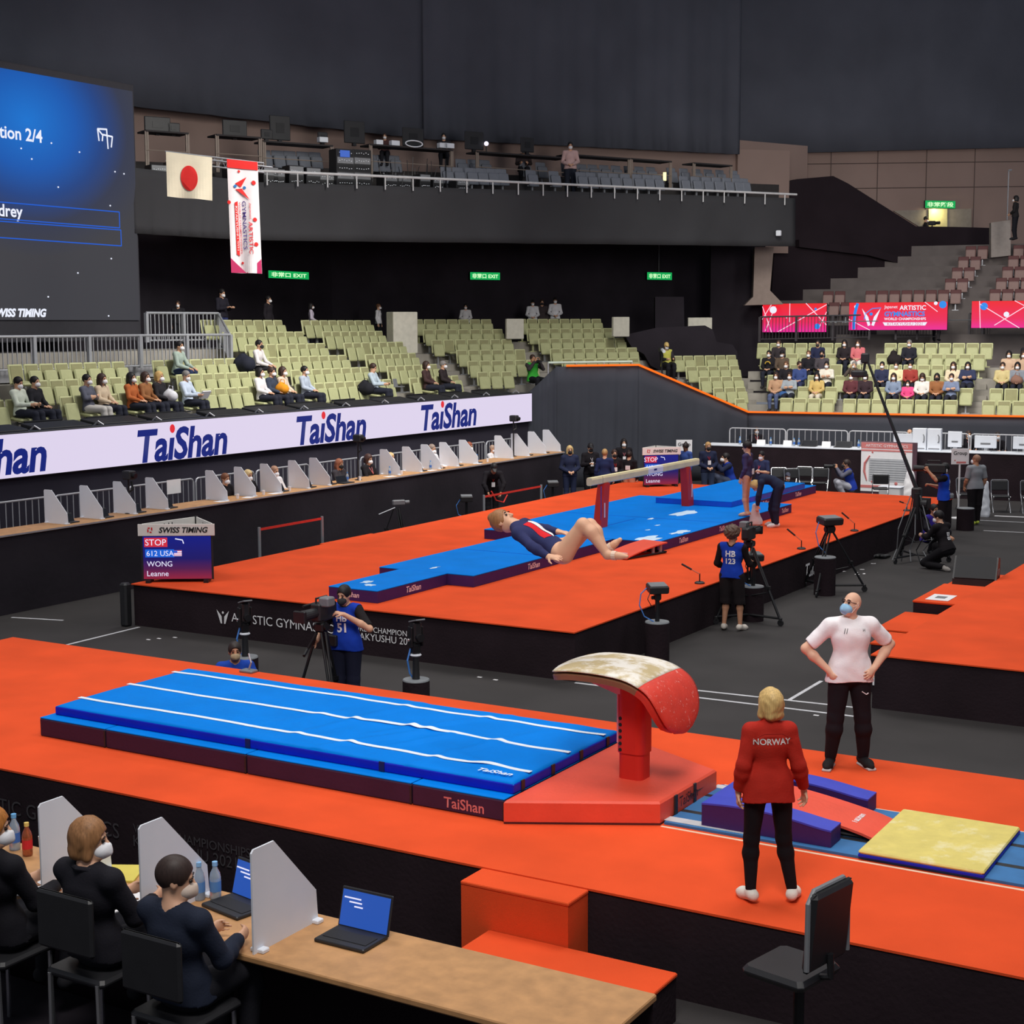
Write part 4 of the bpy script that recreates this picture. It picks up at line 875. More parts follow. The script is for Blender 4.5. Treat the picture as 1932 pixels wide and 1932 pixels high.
obj('end_groove', MB().extr([(x*1.02, -2.2, 1.051+z*1.01) for x, z in sec], (0, .02, 0)), mat('tan_seam', (180, 168, 130), .8), be)
for sg in (-1, 1):
    yb, yt = sg*2.18, sg*2.02
    b = MB(); 
    for z, yc, hw_, hd in ((0, yb, .15, .09), (.5, (yb+yt)/2, .135, .085), (.89, yt, .12, .08)): b.v += [(-hd, yc-hw_, z), (hd, yc-hw_, z), (hd, yc+hw_, z), (-hd, yc+hw_, z)]
    b.f = [(3, 2, 1, 0), (8, 9, 10, 11)]+[(k*4+i, k*4+(i+1) % 4, k*4+4+(i+1) % 4, k*4+4+i) for k in (0, 1) for i in range(4)]
    lo = obj('leg', b, REDPAINT, be); obj('lettering', MB().box((.092, yb+.02, .35), (.004, .05, .3)), PINKW, lo); obj('leg_edge', MB().box((.075, yb-.135*sg*-1*.0-.11, .45), (.02, .02, .8)), mat('purple_edge', (120, 60, 120), .6), lo)
P, Q = at(1172, 1060, .72), at(1253, 1046, .72); P2 = at(1215, 1026, .72)
sb2 = springboard('red springboard standing loose beside the beam mats', (float((P[0]+Q[0])/2-.28), float((P[1]+Q[1])/2+.25), .722), math.atan2(P[1]-Q[1], P[0]-Q[0]))
# ------------------------------------------------------------------ scoreboards
SCRL = glow_grad('score_picture', [(0, (152, 34, 62)), (.24, (84, 26, 80)), (.48, (22, 20, 104)), (1, (10, 26, 132))], 'Z', .06, .78, .9)
SCW = glow('score_white', (232, 230, 255), 1.); SCR = glow('score_red', (205, 44, 62), 1.); SCB = glow('score_blue', (20, 96, 210), 1.)
def scoreboard(label, A, B, third, h0, h1, h2, lines=True, dep=None):
    A, B = np.array(A[:2]), np.array(B[:2]); c = (A+B)/2; d = B-A; L = np.linalg.norm(d); ang = math.atan2(d[1], d[0])
    t = thing('scoreboard', label, 'scoreboard', (c[0], c[1], .72), ang); h = L/2; T = third
    obj('cabinet', MB().prism([(-h, 0), (h, 0), (T[0], T[1])], h0, h1), BLACKPLASTIC, t)
    obj('display', MB().box((-.0, -.008, (h0+h1)/2), (L*.94, .014, (h1-h0)*.97)), SCRL, t)
    hb = obj('header_panel', MB().box((0, -.03, (h1+h2)/2), (L*1.06, .02, h2-h1), ch=.004), mat('header_white', (232, 228, 222), .6, .04), t)
    for p, q in (((-h, 0), T), ((h, 0), T)):
        p, q = np.array(p), np.array(q); m_ = (p+q)/2*1.0; dd = q-p; ll = np.linalg.norm(dd)
        b = MB().box((m_[0], m_[1], (h1+h2)/2), (ll*.94, .02, h2-h1), rz=math.atan2(dd[1], dd[0]), ch=.004); hp_ = obj('header_panel', b, _mats['header_white'], t)
        for u in (.42, .5, .56): pp = p+dd*u; obj('printed_mark', MB().box((pp[0], pp[1]-.012, h2-.06-.02*u), (.02, .012, .05+.08*(u-.4)), rz=math.atan2(dd[1], dd[0])), INK, hp_)
    obj('hinge_post', MB().box((T[0], T[1]-.0, (h1+h2)/2), (.05, .05, h2-h1+.02)), INK, t)
    for xx in (-h*.8, h*.8): obj('foot', MB().box((xx, .05, h0/2), (.08, .3, h0)), BLACKMETAL, t)
    zc = (h1+h2)/2; text('SWISS TIMING', (.10*L, -.042, zc), (1, 0, 0), (0, 0, 1), width=L*.68, m=INK, parent=hb, bold=.03, shear=.25)
    b = MB()
    for dx, dz, w_, hh in ((-.02, .035, .035, .022), (.03, .02, .022, .05), (-.035, -.01, .022, .05), (.01, -.035, .035, .022)): b.box((-.36*L+dx, -.043, zc+dz), (w_, .004, hh))
    obj('emblem', b, REDINK, hb)
    H = h1-h0; x0_ = -L*.44; y_ = -.016
    obj('stop_field', MB().box((x0_+.15*L, y_, h0+H*.85), (.32*L, .006, H*.21)), SCR, t)
    text('STOP', (x0_+.15*L, y_-.004, h0+H*.85), (1, 0, 0), (0, 0, 1), height=H*.14, m=SCW, parent=t)
    obj('blue_field', MB().box((x0_+.20*L, y_, h0+H*.60), (.40*L, .006, H*.18)), SCB, t)
    for bd, yv, hh in (('612 USA', .60, .12), ('WONG', .36, .12), ('Leanne', .14, .12)): text(bd, (x0_+.02*L, y_-.004, h0+H*yv), (1, 0, 0), (0, 0, 1), height=H*hh, m=SCW, parent=t, align='LEFT')
    fb_ = MB().box((x0_+.45*L, y_, h0+H*.6), (.11*L, .006, H*.13)); obj('drawn_flag', fb_, SCW, t); obj('drawn_flag_field', MB().box((x0_+.42*L, y_-.003, h0+H*.635), (.05*L, .004, H*.06)), SCB, t)
    for k in range(3): obj('drawn_flag_stripe', MB().box((x0_+.45*L, y_-.003, h0+H*(.56+.03*k*1.6)), (.11*L, .004, H*.016)), SCR, t)
    obj('drawn_icon', MB().tube([(x0_+.42*L, y_, h0+H*.93), (x0_+.52*L, y_, h0+H*.90), (x0_+.535*L, y_, h0+H*.82)], .010, 5), SCW, t)
    return t
scoreboard('scoreboard with red and blue display at the near left corner of the beam podium', at(268, 1099, .72), at(404, 1098, .72), (.15, 1.0), .05, .80, 1.0)
scoreboard('scoreboard standing behind the balance beam at the rear of the podium', at(1213, 919, .72), at(1281, 917, .72), (.05, .62), .05, .86, 1.06)
# ------------------------------------------------------------------ hanging flag and banner
trs = thing('banner_truss', 'light metal lattice truss carrying the flag and banner', 'truss')
TA, TB = atd(312, 286, 37), atd(498, 308, 37)
d_ = TB-TA
for o_ in ((0, 0, 0), (0, 0, -.22), (.18, .1, -.1)): obj('chord', MB().tube([tuple(TA+np.array(o_)), tuple(TB+np.array(o_))], .022, 6), STEEL, trs)
b = MB()
for i in range(14): p = TA+d_*i/14; q = TA+d_*(i+.5)/14; b.tube([tuple(p), tuple(q+np.array([0, 0, -.22])), tuple(TA+d_*(i+1)/14)], .01, 4)
stuff(obj('lattice', b, STEEL, trs))
def flag(name, label, cat, pts, m, ripple=.03, nx=16, ny=18):
    P = [atd(x, y, 36.6) for x, y in pts]; vs = []; fs = []     # tl, tr, br, bl
    nrm = -FWD
    for i in range(nx+1):
        for j in range(ny+1):
            u, v = i/nx, j/ny; p = (P[0]*(1-u)+P[1]*u)*(1-v)+(P[3]*(1-u)+P[2]*u)*v; vs.append(tuple(p+nrm*ripple*v*math.sin(u*9+v*2)))
    n = len(vs); vs += [tuple(np.array(p)-nrm*.008) for p in vs]
    for i in range(nx):
        for j in range(ny):
            a = i*(ny+1)+j; fs += [(a, a+1, a+ny+2, a+ny+1), (n+a, n+a+ny+1, n+a+ny+2, n+a+1)]
    me = MB().add(vs, fs); o = obj('cloth', me, m); 
    def S(u, v, o_=.012): p = (P[0]*(1-u)+P[1]*u)*(1-v)+(P[3]*(1-u)+P[2]*u)*v; return p+nrm*(ripple*v*math.sin(u*9+v*2)+o_)
    o.name = name; tag(o, label, cat); return o, S
def patch(S, poly, m, parent, name='print', o_=.012):
    obj(name, MB().extr([tuple(S(u, v, o_)) for u, v in poly], tuple(-FWD*.002)), m, parent)
CREAM = mat('cream_cloth', (236, 226, 200), .85, .03); REDCLOTH = mat('red_cloth', (226, 42, 40), .85, .04); PINKCLOTH = mat('pink_cloth', (206, 52, 108), .85, .04)
fo, S = flag('national_flag', 'white national flag with a red disc hanging from the truss', 'flag', ((313, 286), (400, 297), (400, 378), (316, 371)), CREAM)
patch(S, [(.5+.19*math.cos(a), .54+.285*math.sin(a)) for a in np.linspace(0, 2*math.pi, 33)[:-1]], REDCLOTH, fo, 'disc')
bo, S = flag('event_banner', 'long white vertical event banner with red top and pink foot', 'banner', ((428, 300), (486, 306), (494, 516), (437, 515)), mat('white_cloth', (240, 232, 234), .85, .03), .03)
patch(S, [(0, 0), (1, 0), (1, .075), (0, .075)], REDCLOTH, bo)
patch(S, [(0, .87), (.5, 1), (0, 1)], PINKCLOTH, bo); patch(S, [(1, .87), (1, 1), (.5, 1)], PINKCLOTH, bo)
for u, v, r in ((.85, .19, .07), (.38, .10, .04), (.02, .38, .06), (.85, .52, .065), (.86, .74, .065), (.38, .91, .04)): patch(S, [(u+r*math.cos(a), v+r*.28*math.sin(a)) for a in np.linspace(0, 2*math.pi, 15)[:-1]], REDCLOTH, bo, 'printed_dot')
patch(S, [(.24, .21), (.62, .145), (.42, .24)][::-1], REDCLOTH, bo); patch(S, [(.24, .26), (.45, .25), (.70, .345)][::-1], REDCLOTH, bo)
for u, v in ((.24, .235), (.54, .24)): patch(S, [(u+.05*math.cos(a), v+.014*math.sin(a)) for a in np.linspace(0, 2*math.pi, 13)[:-1]], mat('sky_print', (40, 120, 190), .8), bo, 'printed_dot')
patch(S, [(.20, .38), (.30, .365), (.30, .85), (.20, .835)][::-1], REDCLOTH, bo)
def vtext(body, u, v0, v1, m, hu, sh=0):
    a, c = S(u, v0), S(u, v1); L = np.linalg.norm(c-a); r_ = (c-a)/L; side = S(u+.1, (v0+v1)/2)-S(u, (v0+v1)/2)
    text(body, tuple((a+c)/2), r_, side, width=L, height=hu*np.linalg.norm(side)*10, m=m, parent=bo, bold=.01, shear=sh)
vtext('Japanet', .70, .37, .52, REDINK, .07, .2); vtext('ARTISTIC', .70, .54, .83, REDINK, .13); vtext('GYMNASTICS', .50, .36, .79, mat('violet_ink', (80, 60, 140), .8), .13)
vtext('WORLD CHAMPIONSHIPS', .36, .37, .83, REDINK, .05); vtext('KITAKYUSHU 2021', .25, .41, .80, mat('white_print', (245, 235, 235), .8), .06)
# ------------------------------------------------------------------ people
V = lambda *a: np.array(a, float)
SKINS = {'fair': (226, 178, 150), 'light': (214, 166, 136), 'tan': (190, 138, 108), 'deep': (110, 72, 54)}
def skin(k): return mat('skin_'+k, SKINS[k], .55, .05, 9., spec=.35)
def cloth_mat(rgb): return mat('fabric_%d_%d_%d' % rgb, rgb, .85, .07, 7., .12, 70, spec=.2)
def hair_mat(rgb):
    k = 'hair_%d_%d_%d' % rgb
    if k in _mats: return _mats[k]
    m = mat(k, rgb, .55, .25, 18., spec=.4); nt = m.node_tree
    for n in nt.nodes:
        if n.type == 'TEX_NOISE':
            mp_ = nt.nodes.new('ShaderNodeMapping'); mp_.inputs['Scale'].default_value = (6, 6, .5); src = n.inputs['Vector'].links[0].from_socket
            nt.links.new(src, mp_.inputs[0]); nt.links.new(mp_.outputs[0], n.inputs['Vector'])
    return m
EYE = mat('dark_eye', (30, 22, 20), .3)
def rotm(yaw=0, pitch=0, roll=0):
    """head turn: yaw to the left +, pitch up +, roll"""
    return np.array((Matrix.Rotation(math.radians(yaw), 3, 'Z') @ Matrix.Rotation(math.radians(pitch), 3, 'X') @ Matrix.Rotation(math.radians(roll), 3, 'Y')))
def pose_stand(**k):
    J = dict(pel=V(0, 0, .95), wst=V(0, .005, 1.10), chs=V(0, 0, 1.29), nck=V(0, -.015, 1.45), hed=V(0, .01, 1.61), up=V(0, 0, 1), fw=V(0, 1, 0), rt=V(1, 0, 0),
             shL=V(-.18, -.01, 1.405), shR=V(.18, -.01, 1.405), elL=V(-.235, -.03, 1.12), elR=V(.235, -.03, 1.12), wrL=V(-.25, .05, .88), wrR=V(.25, .05, .88),
             hpL=V(-.095, 0, .92), hpR=V(.095, 0, .92), knL=V(-.10, .02, .50), knR=V(.10, .02, .50), anL=V(-.105, -.02, .085), anR=V(.105, -.02, .085),
             toL=V(-.13, .15, .03), toR=V(.13, .15, .03), hdL=V(0, .15, -1), hdR=V(0, .15, -1), hnL=V(1, 0, 0), hnR=V(-1, 0, 0), curl=28., head=(0, 0, 0), legf=1.)
    J.update({a: (np.array(b, float) if isinstance(b, (tuple, list)) and a != 'head' else b) for a, b in k.items()}); return J
def pose_sit(arms='lap', lean=-.06, legs=0., **k):
    d = dict(pel=(0, 0, .53), wst=(0, lean*.3, .67), chs=(0, lean*.8, .86), nck=(0, lean, 1.02), hed=(0, lean+.03, 1.18), shL=(-.18, lean*.9, .975), shR=(.18, lean*.9, .975),
             hpL=(-.095, .03, .53), hpR=(.095, .03, .53), knL=(-.11-legs, .44, .52), knR=(.11+legs, .44, .52), anL=(-.11, .42, .09), anR=(.11, .42, .09), toL=(-.12, .60, .03), toR=(.12, .60, .03))
    if arms == 'lap': d.update(elL=(-.222, .02, .74), elR=(.222, .02, .74), wrL=(-.08, .22, .66), wrR=(.08, .22, .66), hdL=(.6, .8, -.1), hdR=(-.6, .8, -.1), hnL=(0, 0, -1), hnR=(0, 0, -1))
    elif arms == 'cross': d.update(elL=(-.23, .06, .77), elR=(.23, .06, .77), wrL=(.02, .17, .80), wrR=(-.02, .19, .82), hdL=(1, -.1, .1), hdR=(-1, -.1, .1), hnL=(0, -1, 0), hnR=(0, -1, 0))
    elif arms == 'book': d.update(elL=(-.225, .08, .72), elR=(.225, .08, .72), wrL=(-.12, .33, .72), wrR=(.12, .33, .72), hdL=(.2, 1, .1), hdR=(-.2, 1, .1), hnL=(1, 0, 0), hnR=(-1, 0, 0))
    elif arms == 'cam': d.update(elL=(-.26, .18, .85), elR=(.26, .18, .85), wrL=(-.08, .24, 1.10), wrR=(.08, .24, 1.10), hdL=(.3, .2, 1), hdR=(-.3, .2, 1), hnL=(1, 0, 0), hnR=(-1, 0, 0))
    elif arms == 'knees': d.update(elL=(-.25, .16, .70), elR=(.25, .16, .70), wrL=(-.12, .40, .62), wrR=(.12, .40, .62), hdL=(.3, 1, -.3), hdR=(-.3, 1, -.3), hnL=(0, 0, -1), hnR=(0, 0, -1))
    d.update(k); return pose_stand(**d)
def mid(a, b, t): return a+(b-a)*t
def nrm_(v): v = np.array(v, float); return v/max(1e-9, np.linalg.norm(v))
class Body:
    """one figure: J joints (metres, figure 1.75 m tall, facing +Y), h = fineness"""
    def __init__(s, J, h, build=1., female=False):
        s.J, s.h, s.b, s.f = J, h, build, female
        s.H = rotm(*J['head'])
        s.hp = lambda x, y, z: J['hed'] + s.H @ V(x, y, z)
    def torso(s, F, g=0., lo=0., k=.05, loose=0.):
        J, b = s.J, s.b; rt = nrm_(J['shR']-J['shL']); up = nrm_(J['chs']-J['wst']); fwv = nrm_(np.cross(up, rt)); rt2 = nrm_(J['hpR']-J['hpL']); fl = (fwv, 1.38)
        hipw = .062 if s.f else .05
        F.cone(J['pel']-rt2*hipw, J['pel']+rt2*hipw, (.112+g)*b, (.112+g)*b, k, (fwv, 1.15))
        F.cone(J['pel'], J['wst'], (.125+g+loose)*b, ((.105 if s.f else .118)+g+loose)*b, k, (fwv, 1.3))
        F.cone(J['wst'], J['chs'], ((.105 if s.f else .118)+g+loose)*b, (.14+g+loose*.5)*b, k, fl)
        F.cone(J['chs']-rt*.05, J['chs']+rt*.05, (.115+g)*b, (.115+g)*b, k, (fwv, 1.2))
        F.cone(mid(J['chs'], J['nck'], .35), J['nck']-up*.03, (.115+g)*b, (.07+g)*b, k, fl)
        for q in ('shL', 'shR'): F.cone(mid(J['nck'], J[q], .25)-up*.015, J[q], (.055+g)*b, (.058+g)*b, k, None)
    def arm(s, F, q, g=0., end=1., k=.025, loose=0.):
        J, b = s.J, s.b; sh, el, wr = J['sh'+q], J['el'+q], J['wr'+q]
        F.cone(sh, el if end > .5 else mid(sh, el, end*2), (.052+g+loose)*b, ((.040 if end > .5 else .047)+g+loose)*b, k)
        if end > .5:
            e = mid(el, wr, (end-.5)*2); F.cone(el, mid(el, e, .35), (.041+g+loose)*b, (.043+g+loose)*b, k); F.cone(mid(el, e, .35), e, (.043+g+loose)*b, (.029+(.014 if end < .9 else 0)+g+loose)*b, k)
    def leg(s, F, q, g=0., end=1., k=.03, loose=0.):
        J, b = s.J, s.b; hp_, kn, an = J['hp'+q], J['kn'+q], J['an'+q]; lf = J['legf']
        back = nrm_(np.cross(an-kn, J['rt']))*(-1)
        if end <= .5: F.cone(hp_, mid(hp_, kn, end*2), (.092+g+loose)*b*lf, (.070+g+loose)*b*lf, k); return
        F.cone(hp_, kn, (.092+g+loose)*b*lf, (.058+g+loose)*b*lf, k)
        e = mid(kn, an, (end-.5)*2); c = mid(kn, an, .28)+back*.018
        F.cone(kn, c, (.056+g+loose)*b*lf, (.060+g+loose)*b*lf, k); F.cone(c, e, (.058+g+loose)*b*lf, (.036+g*1.1+loose*1.1)*b*lf, k)
    def foot(s, F, q, g=0., k=.02):
        J = s.J; an, to = J['an'+q], J['to'+q]; d = nrm_(to-an); sole = nrm_(np.cross(np.cross(d, J['up'] if 'sole' not in J else J['sole']), d)) if abs(d[2]) > .95 else V(0, 0, 1)
        heel = an-d*.035-V(0, 0, .03)*(abs(d[2]) < .9)
        F.cone(an, heel, .036+g, .035+g, k); F.cone(heel, mid(heel, to, .75), .035+g, .042+g, k); F.cone(mid(heel, to, .7), to, .041+g, .024+g, k)
    def hand(s, F, q):
        J = s.J; w, d, n = J['wr'+q], nrm_(J['hd'+q]), nrm_(J['hn'+q]); n = nrm_(n-d*(n @ d)); sd = np.cross(n, d)*(1 if q == 'R' else -1)   # sd points to the thumb
        fat = .0 if s.h < .01 else .0025
        F.cone(w, w+d*.03, .026, .03, .015, (n, 1.3)); F.cone(w+d*.02, w+d*.085, .030, .038, .015, (n, 2.0))
        c = math.radians(J['curl'])
        for i, (o, L) in enumerate(((.030, .068), (.010, .078), (-.011, .072), (-.031, .055))):
            p = w+d*(.088-.004*abs(i-1.2))+sd*o; cc = c*(1+.18*i); d1 = nrm_(d*math.cos(cc*.6)+n*math.sin(cc*.6)+sd*o*1.6); d2 = nrm_(d*math.cos(cc*1.6)+n*math.sin(cc*1.6)+sd*o*1.0)
            F.cone(p, p+d1*L*.52, .0088+fat, .0082+fat, .006); F.cone(p+d1*L*.52, p+d1*L*.52+d2*L*.5, .0082+fat, .0066+fat, .005)
        p = w+d*.028+sd*.026; t1 = nrm_(d*.62+sd*.72+n*.25); t2 = nrm_(d*.9+sd*.3+n*.35); F.cone(p, p+t1*.045, .0125+fat, .0095+fat, .01); F.cone(p+t1*.045, p+t1*.045+t2*.034, .0092+fat, .0072+fat, .006)
    def headf(s, F):
        H, R = s.hp, (s.H.T); R = [tuple(s.H.T[:, i]) for i in range(3)]
        Rm = [np.array([s.H[0][i], s.H[1][i], s.H[2][i]]) for i in range(3)]
        Rr = [[s.H[j][i] for i in range(3)] for j in range(3)]
        F.cone(s.J['nck'], H(0, -.015, -.07), .056, .052, .03)
        F.ell(H(0, -.012, .025), (.074, .093, .092), .03, '+', Rr); F.ell(H(0, .028, -.045), (.056, .062, .068), .035, '+', Rr)
        F.cone(H(-.03, .063, -.085), H(.03, .063, -.085), .024, .024, .03)
        F.cone(H(0, .086, .012), H(0, .108, -.028), .009, .014, .012); F.cone(H(-.014, .094, -.032), H(.014, .094, -.032), .009, .009, .008)
        F.cone(H(-.034, .076, .026), H(.034, .076, .026), .010, .010, .012)
        for x in (-.031, .031): F.ell(H(x, .094, .004), (.017, .013, .010), .012, '-', Rr)
        for x in (-.02, .0): F.cone(H(-.021, .083, -.062+.008*(x == 0)-.004), H(.021, .083, -.062+.008*(x == 0)-.004), .0065, .0065, .006)
        for sx in (-1, 1): F.ell(H(sx*.075, -.008, -.008), (.010, .022, .034), .012, '+', Rr); F.ell(H(sx*.084, -.002, -.004), (.006, .010, .016), .006, '-', Rr)
    def body(s):
        F = Field(s.h); s.torso(F); s.headf(F)
        for q in 'LR': s.arm(F, q); s.leg(F, q); s.foot(F, q); s.hand(F, q)
        return F.mesh('body')
    def eyes(s):
        b = MB()
        for x in (-.031, .031): b.ball(tuple(s.hp(x, .081, .004)), .0115, 8); p, q = s.hp(x-.019, .087, .028), s.hp(x+.019, .087, .028); b.tube([tuple(p), tuple(mid(p, q, .5)+s.H @ V(0, .004, .005)), tuple(q)], .0045, 5)
        return b.mesh('eyes', True)
    def cloth_torso(s, g, hem, loose, wr, neck_r, armhole=None):
        F = Field(s.h); J = s.J; s.torso(F, g, loose=loose); d = nrm_(J['pel']-J['wst']); rt = nrm_(J['hpR']-J['hpL']); fw_ = nrm_(np.cross(nrm_(J['chs']-J['wst']), nrm_(J['shR']-J['shL'])))
        L = max(.0, -hem); b = s.b
        for sx in (-1, 1): F.cone(mid(J['pel'], J['wst'], .3)+rt*sx*.055*b, J['pel']+rt*sx*.068*b+d*(L+.05), (.112+g+loose)*b, (.128+g+loose)*b, .05, (fw_, 1.12))
        if wr: F.warp(wr, 26., 1.3)
        u = nrm_(J['hed']-J['nck']); F.cone(J['nck']+u*(.05 if neck_r < .06 else .0), J['nck']+u*.16, neck_r, neck_r+.006, .01, None, '-')
        e = J['pel']+d*(-hem); F.cone(e+d*.8, e+d*.81, .8, .8, .004, None, '-')
        if armhole:
            for q in 'LR': F.cone(J['sh'+q]+(J['sh'+q]-J['nck'])*.28, mid(J['sh'+q], J['el'+q], .7), .085, .07, .01, None, '-')
        return F
    def top(s, sleeve=1., hem=0., loose=.0, collar=False, wr=.0):
        J = s.J; g = .012
        A = Field(s.h)
        for q in 'LR': s.arm(A, q, g, 1. if sleeve > .97 else sleeve, loose=loose*.4)
        if wr: A.warp(wr, 26., .3)
        for q in 'LR':
            a, b_, c = J['sh'+q], J['el'+q], J['wr'+q]
            if sleeve > .5: e = mid(b_, c, min(1., (sleeve-.5)*2)); dd = nrm_(c-b_)
            else: e = mid(a, b_, sleeve*2); dd = nrm_(b_-a)
            A.cone(e+dd*.075, e+dd*.16, .075, .06, .003, None, '-')
        F = s.cloth_torso(g, hem, loose, wr, .056 if collar else .062)
        if collar:
            u = nrm_(J['hed']-J['nck']); C = Field(s.h); C.cone(J['nck']-u*.02, J['nck']+u*.045, .068, .064, .01); C.cone(J['nck']+u*.05, J['nck']+u*.16, .056, .062, .01, None, '-'); F.merge(C, .01)
        F.merge(A, .03)
        return F.mesh('top')
    def legs(s, end=1., loose=.0, rise=.05, wr=0.):
        F = Field(s.h); J = s.J; g = .009; rt2 = nrm_(J['hpR']-J['hpL']); d = nrm_(J['wst']-J['pel'])
        fwv = nrm_(np.cross(d, rt2)); F.cone(J['pel']-rt2*.055, J['pel']+rt2*.055, (.114+g)*s.b, (.114+g)*s.b, .05, (fwv, 1.15)); F.cone(J['pel'], J['pel']+d*rise*2, (.122+g)*s.b, (.115+g)*s.b, .04, (fwv, 1.3))
        for q in 'LR': s.leg(F, q, g, end, loose=loose)
        if wr: F.warp(wr, 22., 2.1)
        b_ = J['pel']+d*(rise+.06); F.cone(b_+d*.25, b_+d*.26, .25, .25, .004, None, '-')
        for q in 'LR':
            a, b2, c = J['hp'+q], J['kn'+q], J['an'+q]
            if end > .5: e = mid(b2, c, min(1., (end-.5)*2)); dd = nrm_(c-b2)
            else: e = mid(a, b2, end*2); dd = nrm_(b2-a)
            F.cone(e+dd*(.10 if end > .5 else .12), e+dd*.2, .10 if end > .5 else .12, .1, .003, None, '-')
        return F.mesh('trousers')
    def shoes(s, g=.008):
        F = Field(s.h)
        for q in 'LR': s.foot(F, q, g)
        return F.mesh('shoes')
    def mask(s):
        F = Field(min(s.h, .012)); Rr = [[s.H[j][i] for i in range(3)] for j in range(3)]
        F.ell(s.hp(0, .062, -.058), (.064, .058, .056), .01, '+', Rr); F.cone(s.hp(0, .108, -.028), s.hp(0, .115, -.07), .014, .016, .03)
        F.cone(s.hp(-.2, .0, -.055), s.hp(.2, .0, -.055), .045, .045, .003, None, '-') if False else None
        return F.mesh('mask')
    def hair(s, style):
        F = Field(s.h); H = s.hp; Rr = [[s.H[j][i] for i in range(3)] for j in range(3)]; up = s.J['up']
        cap = style in ('cap', 'hat'); vol = .012 if style in ('short', 'cap', 'crop') else .018
        if style == 'crop': vol = .007
        F.ell(H(0, -.016, .032), (.074+vol, .095+vol, .092+vol), .02, '+', Rr)
        if style == 'curly': F.ell(H(0, -.025, .055), (.135, .14, .125), .03, '+', Rr)
        if style in ('bob', 'long', 'wavy'):
            F.ell(H(0, -.03, -.01), (.092, .092, .115), .03, '+', Rr)
            for sx in (-1, 1): F.cone(H(sx*.062, -.01, .03), H(sx*.072, .0, -.085), .034, .03, .02)
            F.cone(H(-.04, -.075, -.07), H(.04, -.075, -.07), .04, .04, .03)
        if style in ('long', 'wavy'):
            for sx in (-1, 1): F.cone(H(sx*.07, -.005, -.06), s.J['nck']+s.J['rt']*sx*.085+V(0, .06, -.12), .036, .026, .03)
            F.cone(H(0, -.07, -.05), s.J['nck']+V(0, -.085, -.16), .06, .045, .04)
        if style == 'bun': F.ell(H(0, -.06, .135), (.038, .038, .035), .012, '+', Rr)
        if style == 'pony': F.cone(H(0, -.10, .05), H(0, -.15, -.10), .035, .02, .02)
        if style == 'curly': F.warp(.018, 60., .7)
        elif style == 'wavy' or style == 'bob': F.warp(.004, 50., .4)
        # open the face
        F.ell(H(0, .085, -.045), (.066, .075, .098), .012, '-', Rr); F.ell(H(0, .10, .0), (.060, .06, .060), .01, '-', Rr)
        if style not in ('bob', 'long', 'wavy'): F.cone(H(-.2, .01, -.10), H(.2, .01, -.10), .078, .078, .01, None, '-'); F.cone(H(0, -.05, -.19), H(0, -.12, -.19), .12, .12, .01, None, '-')
        if cap: F.cone(H(0, .05, .045), H(0, .15, .035), .07, .055, .01, (s.H @ V(0, 0, 1), 6.))
        return F.mesh('cap' if cap else 'hair')
_cache = {}
def face_yaw(phi):
    """phi 0 looks away from the camera, 90 to the right of the photograph, 180 at the camera, -90 to the left"""
    f = nrm_(V(FWD[0], FWD[1], 0)); r = V(f[1], -f[0], 0); d = f*math.cos(math.radians(phi))+r*math.sin(math.radians(phi)); return math.atan2(-d[0], d[1])
def person(label, P, yaw, J, key=None, h=.018, size=1.0, build=1., female=False, skin_='light', hair=('short', (24, 20, 20)), mask=(236, 236, 240), top=((40, 40, 46), 1., -.02), legs=((30, 30, 36), 1.), shoes=(40, 40, 44), group=None, loose=.006, lloose=.008, collar=False, wr=0., lwr=0., extra=None, eyes=True):
    B = Body(J, h, build, female); t = thing('person', label, 'person', tuple(P), yaw, group); t.scale = (size,)*3
    def part(nm, fn, m, k=None):
        kk = (key, nm, k) if key else None
        if kk and kk in _cache: me = _cache[kk]
        else:
            me = fn()
            if kk: _cache[kk] = me
        return link(nm, me, m, t)
    R = {}
    R['body'] = part('body', B.body, skin(skin_), (build, female))
    if eyes: part('eyes', B.eyes, EYE)
    if top: R['top'] = part('top', lambda: B.top(top[1], top[2], loose, collar, wr), cloth_mat(top[0]), (build, female, top[1], top[2], loose, collar))
    if legs: R['trousers'] = part('trousers' if legs[1] > .5 else 'shorts', lambda: B.legs(legs[1], lloose, .05, lwr), cloth_mat(legs[0]), (build, legs[1], lloose))
    if shoes: part('shoes', B.shoes, cloth_mat(shoes))
    if hair: R['hair'] = part('hair' if hair[0] != 'cap' else 'cap', lambda: B.hair(hair[0]), hair_mat(hair[1]), hair[0])
    if mask: part('face_mask', B.mask, mat('mask_%d_%d_%d' % mask, mask, .8, .03))
    t['_b'] = 0; del t['_b']
    return t, B, R
# ------------------------------------------------------------------ the people on and around the podiums
hp = .72
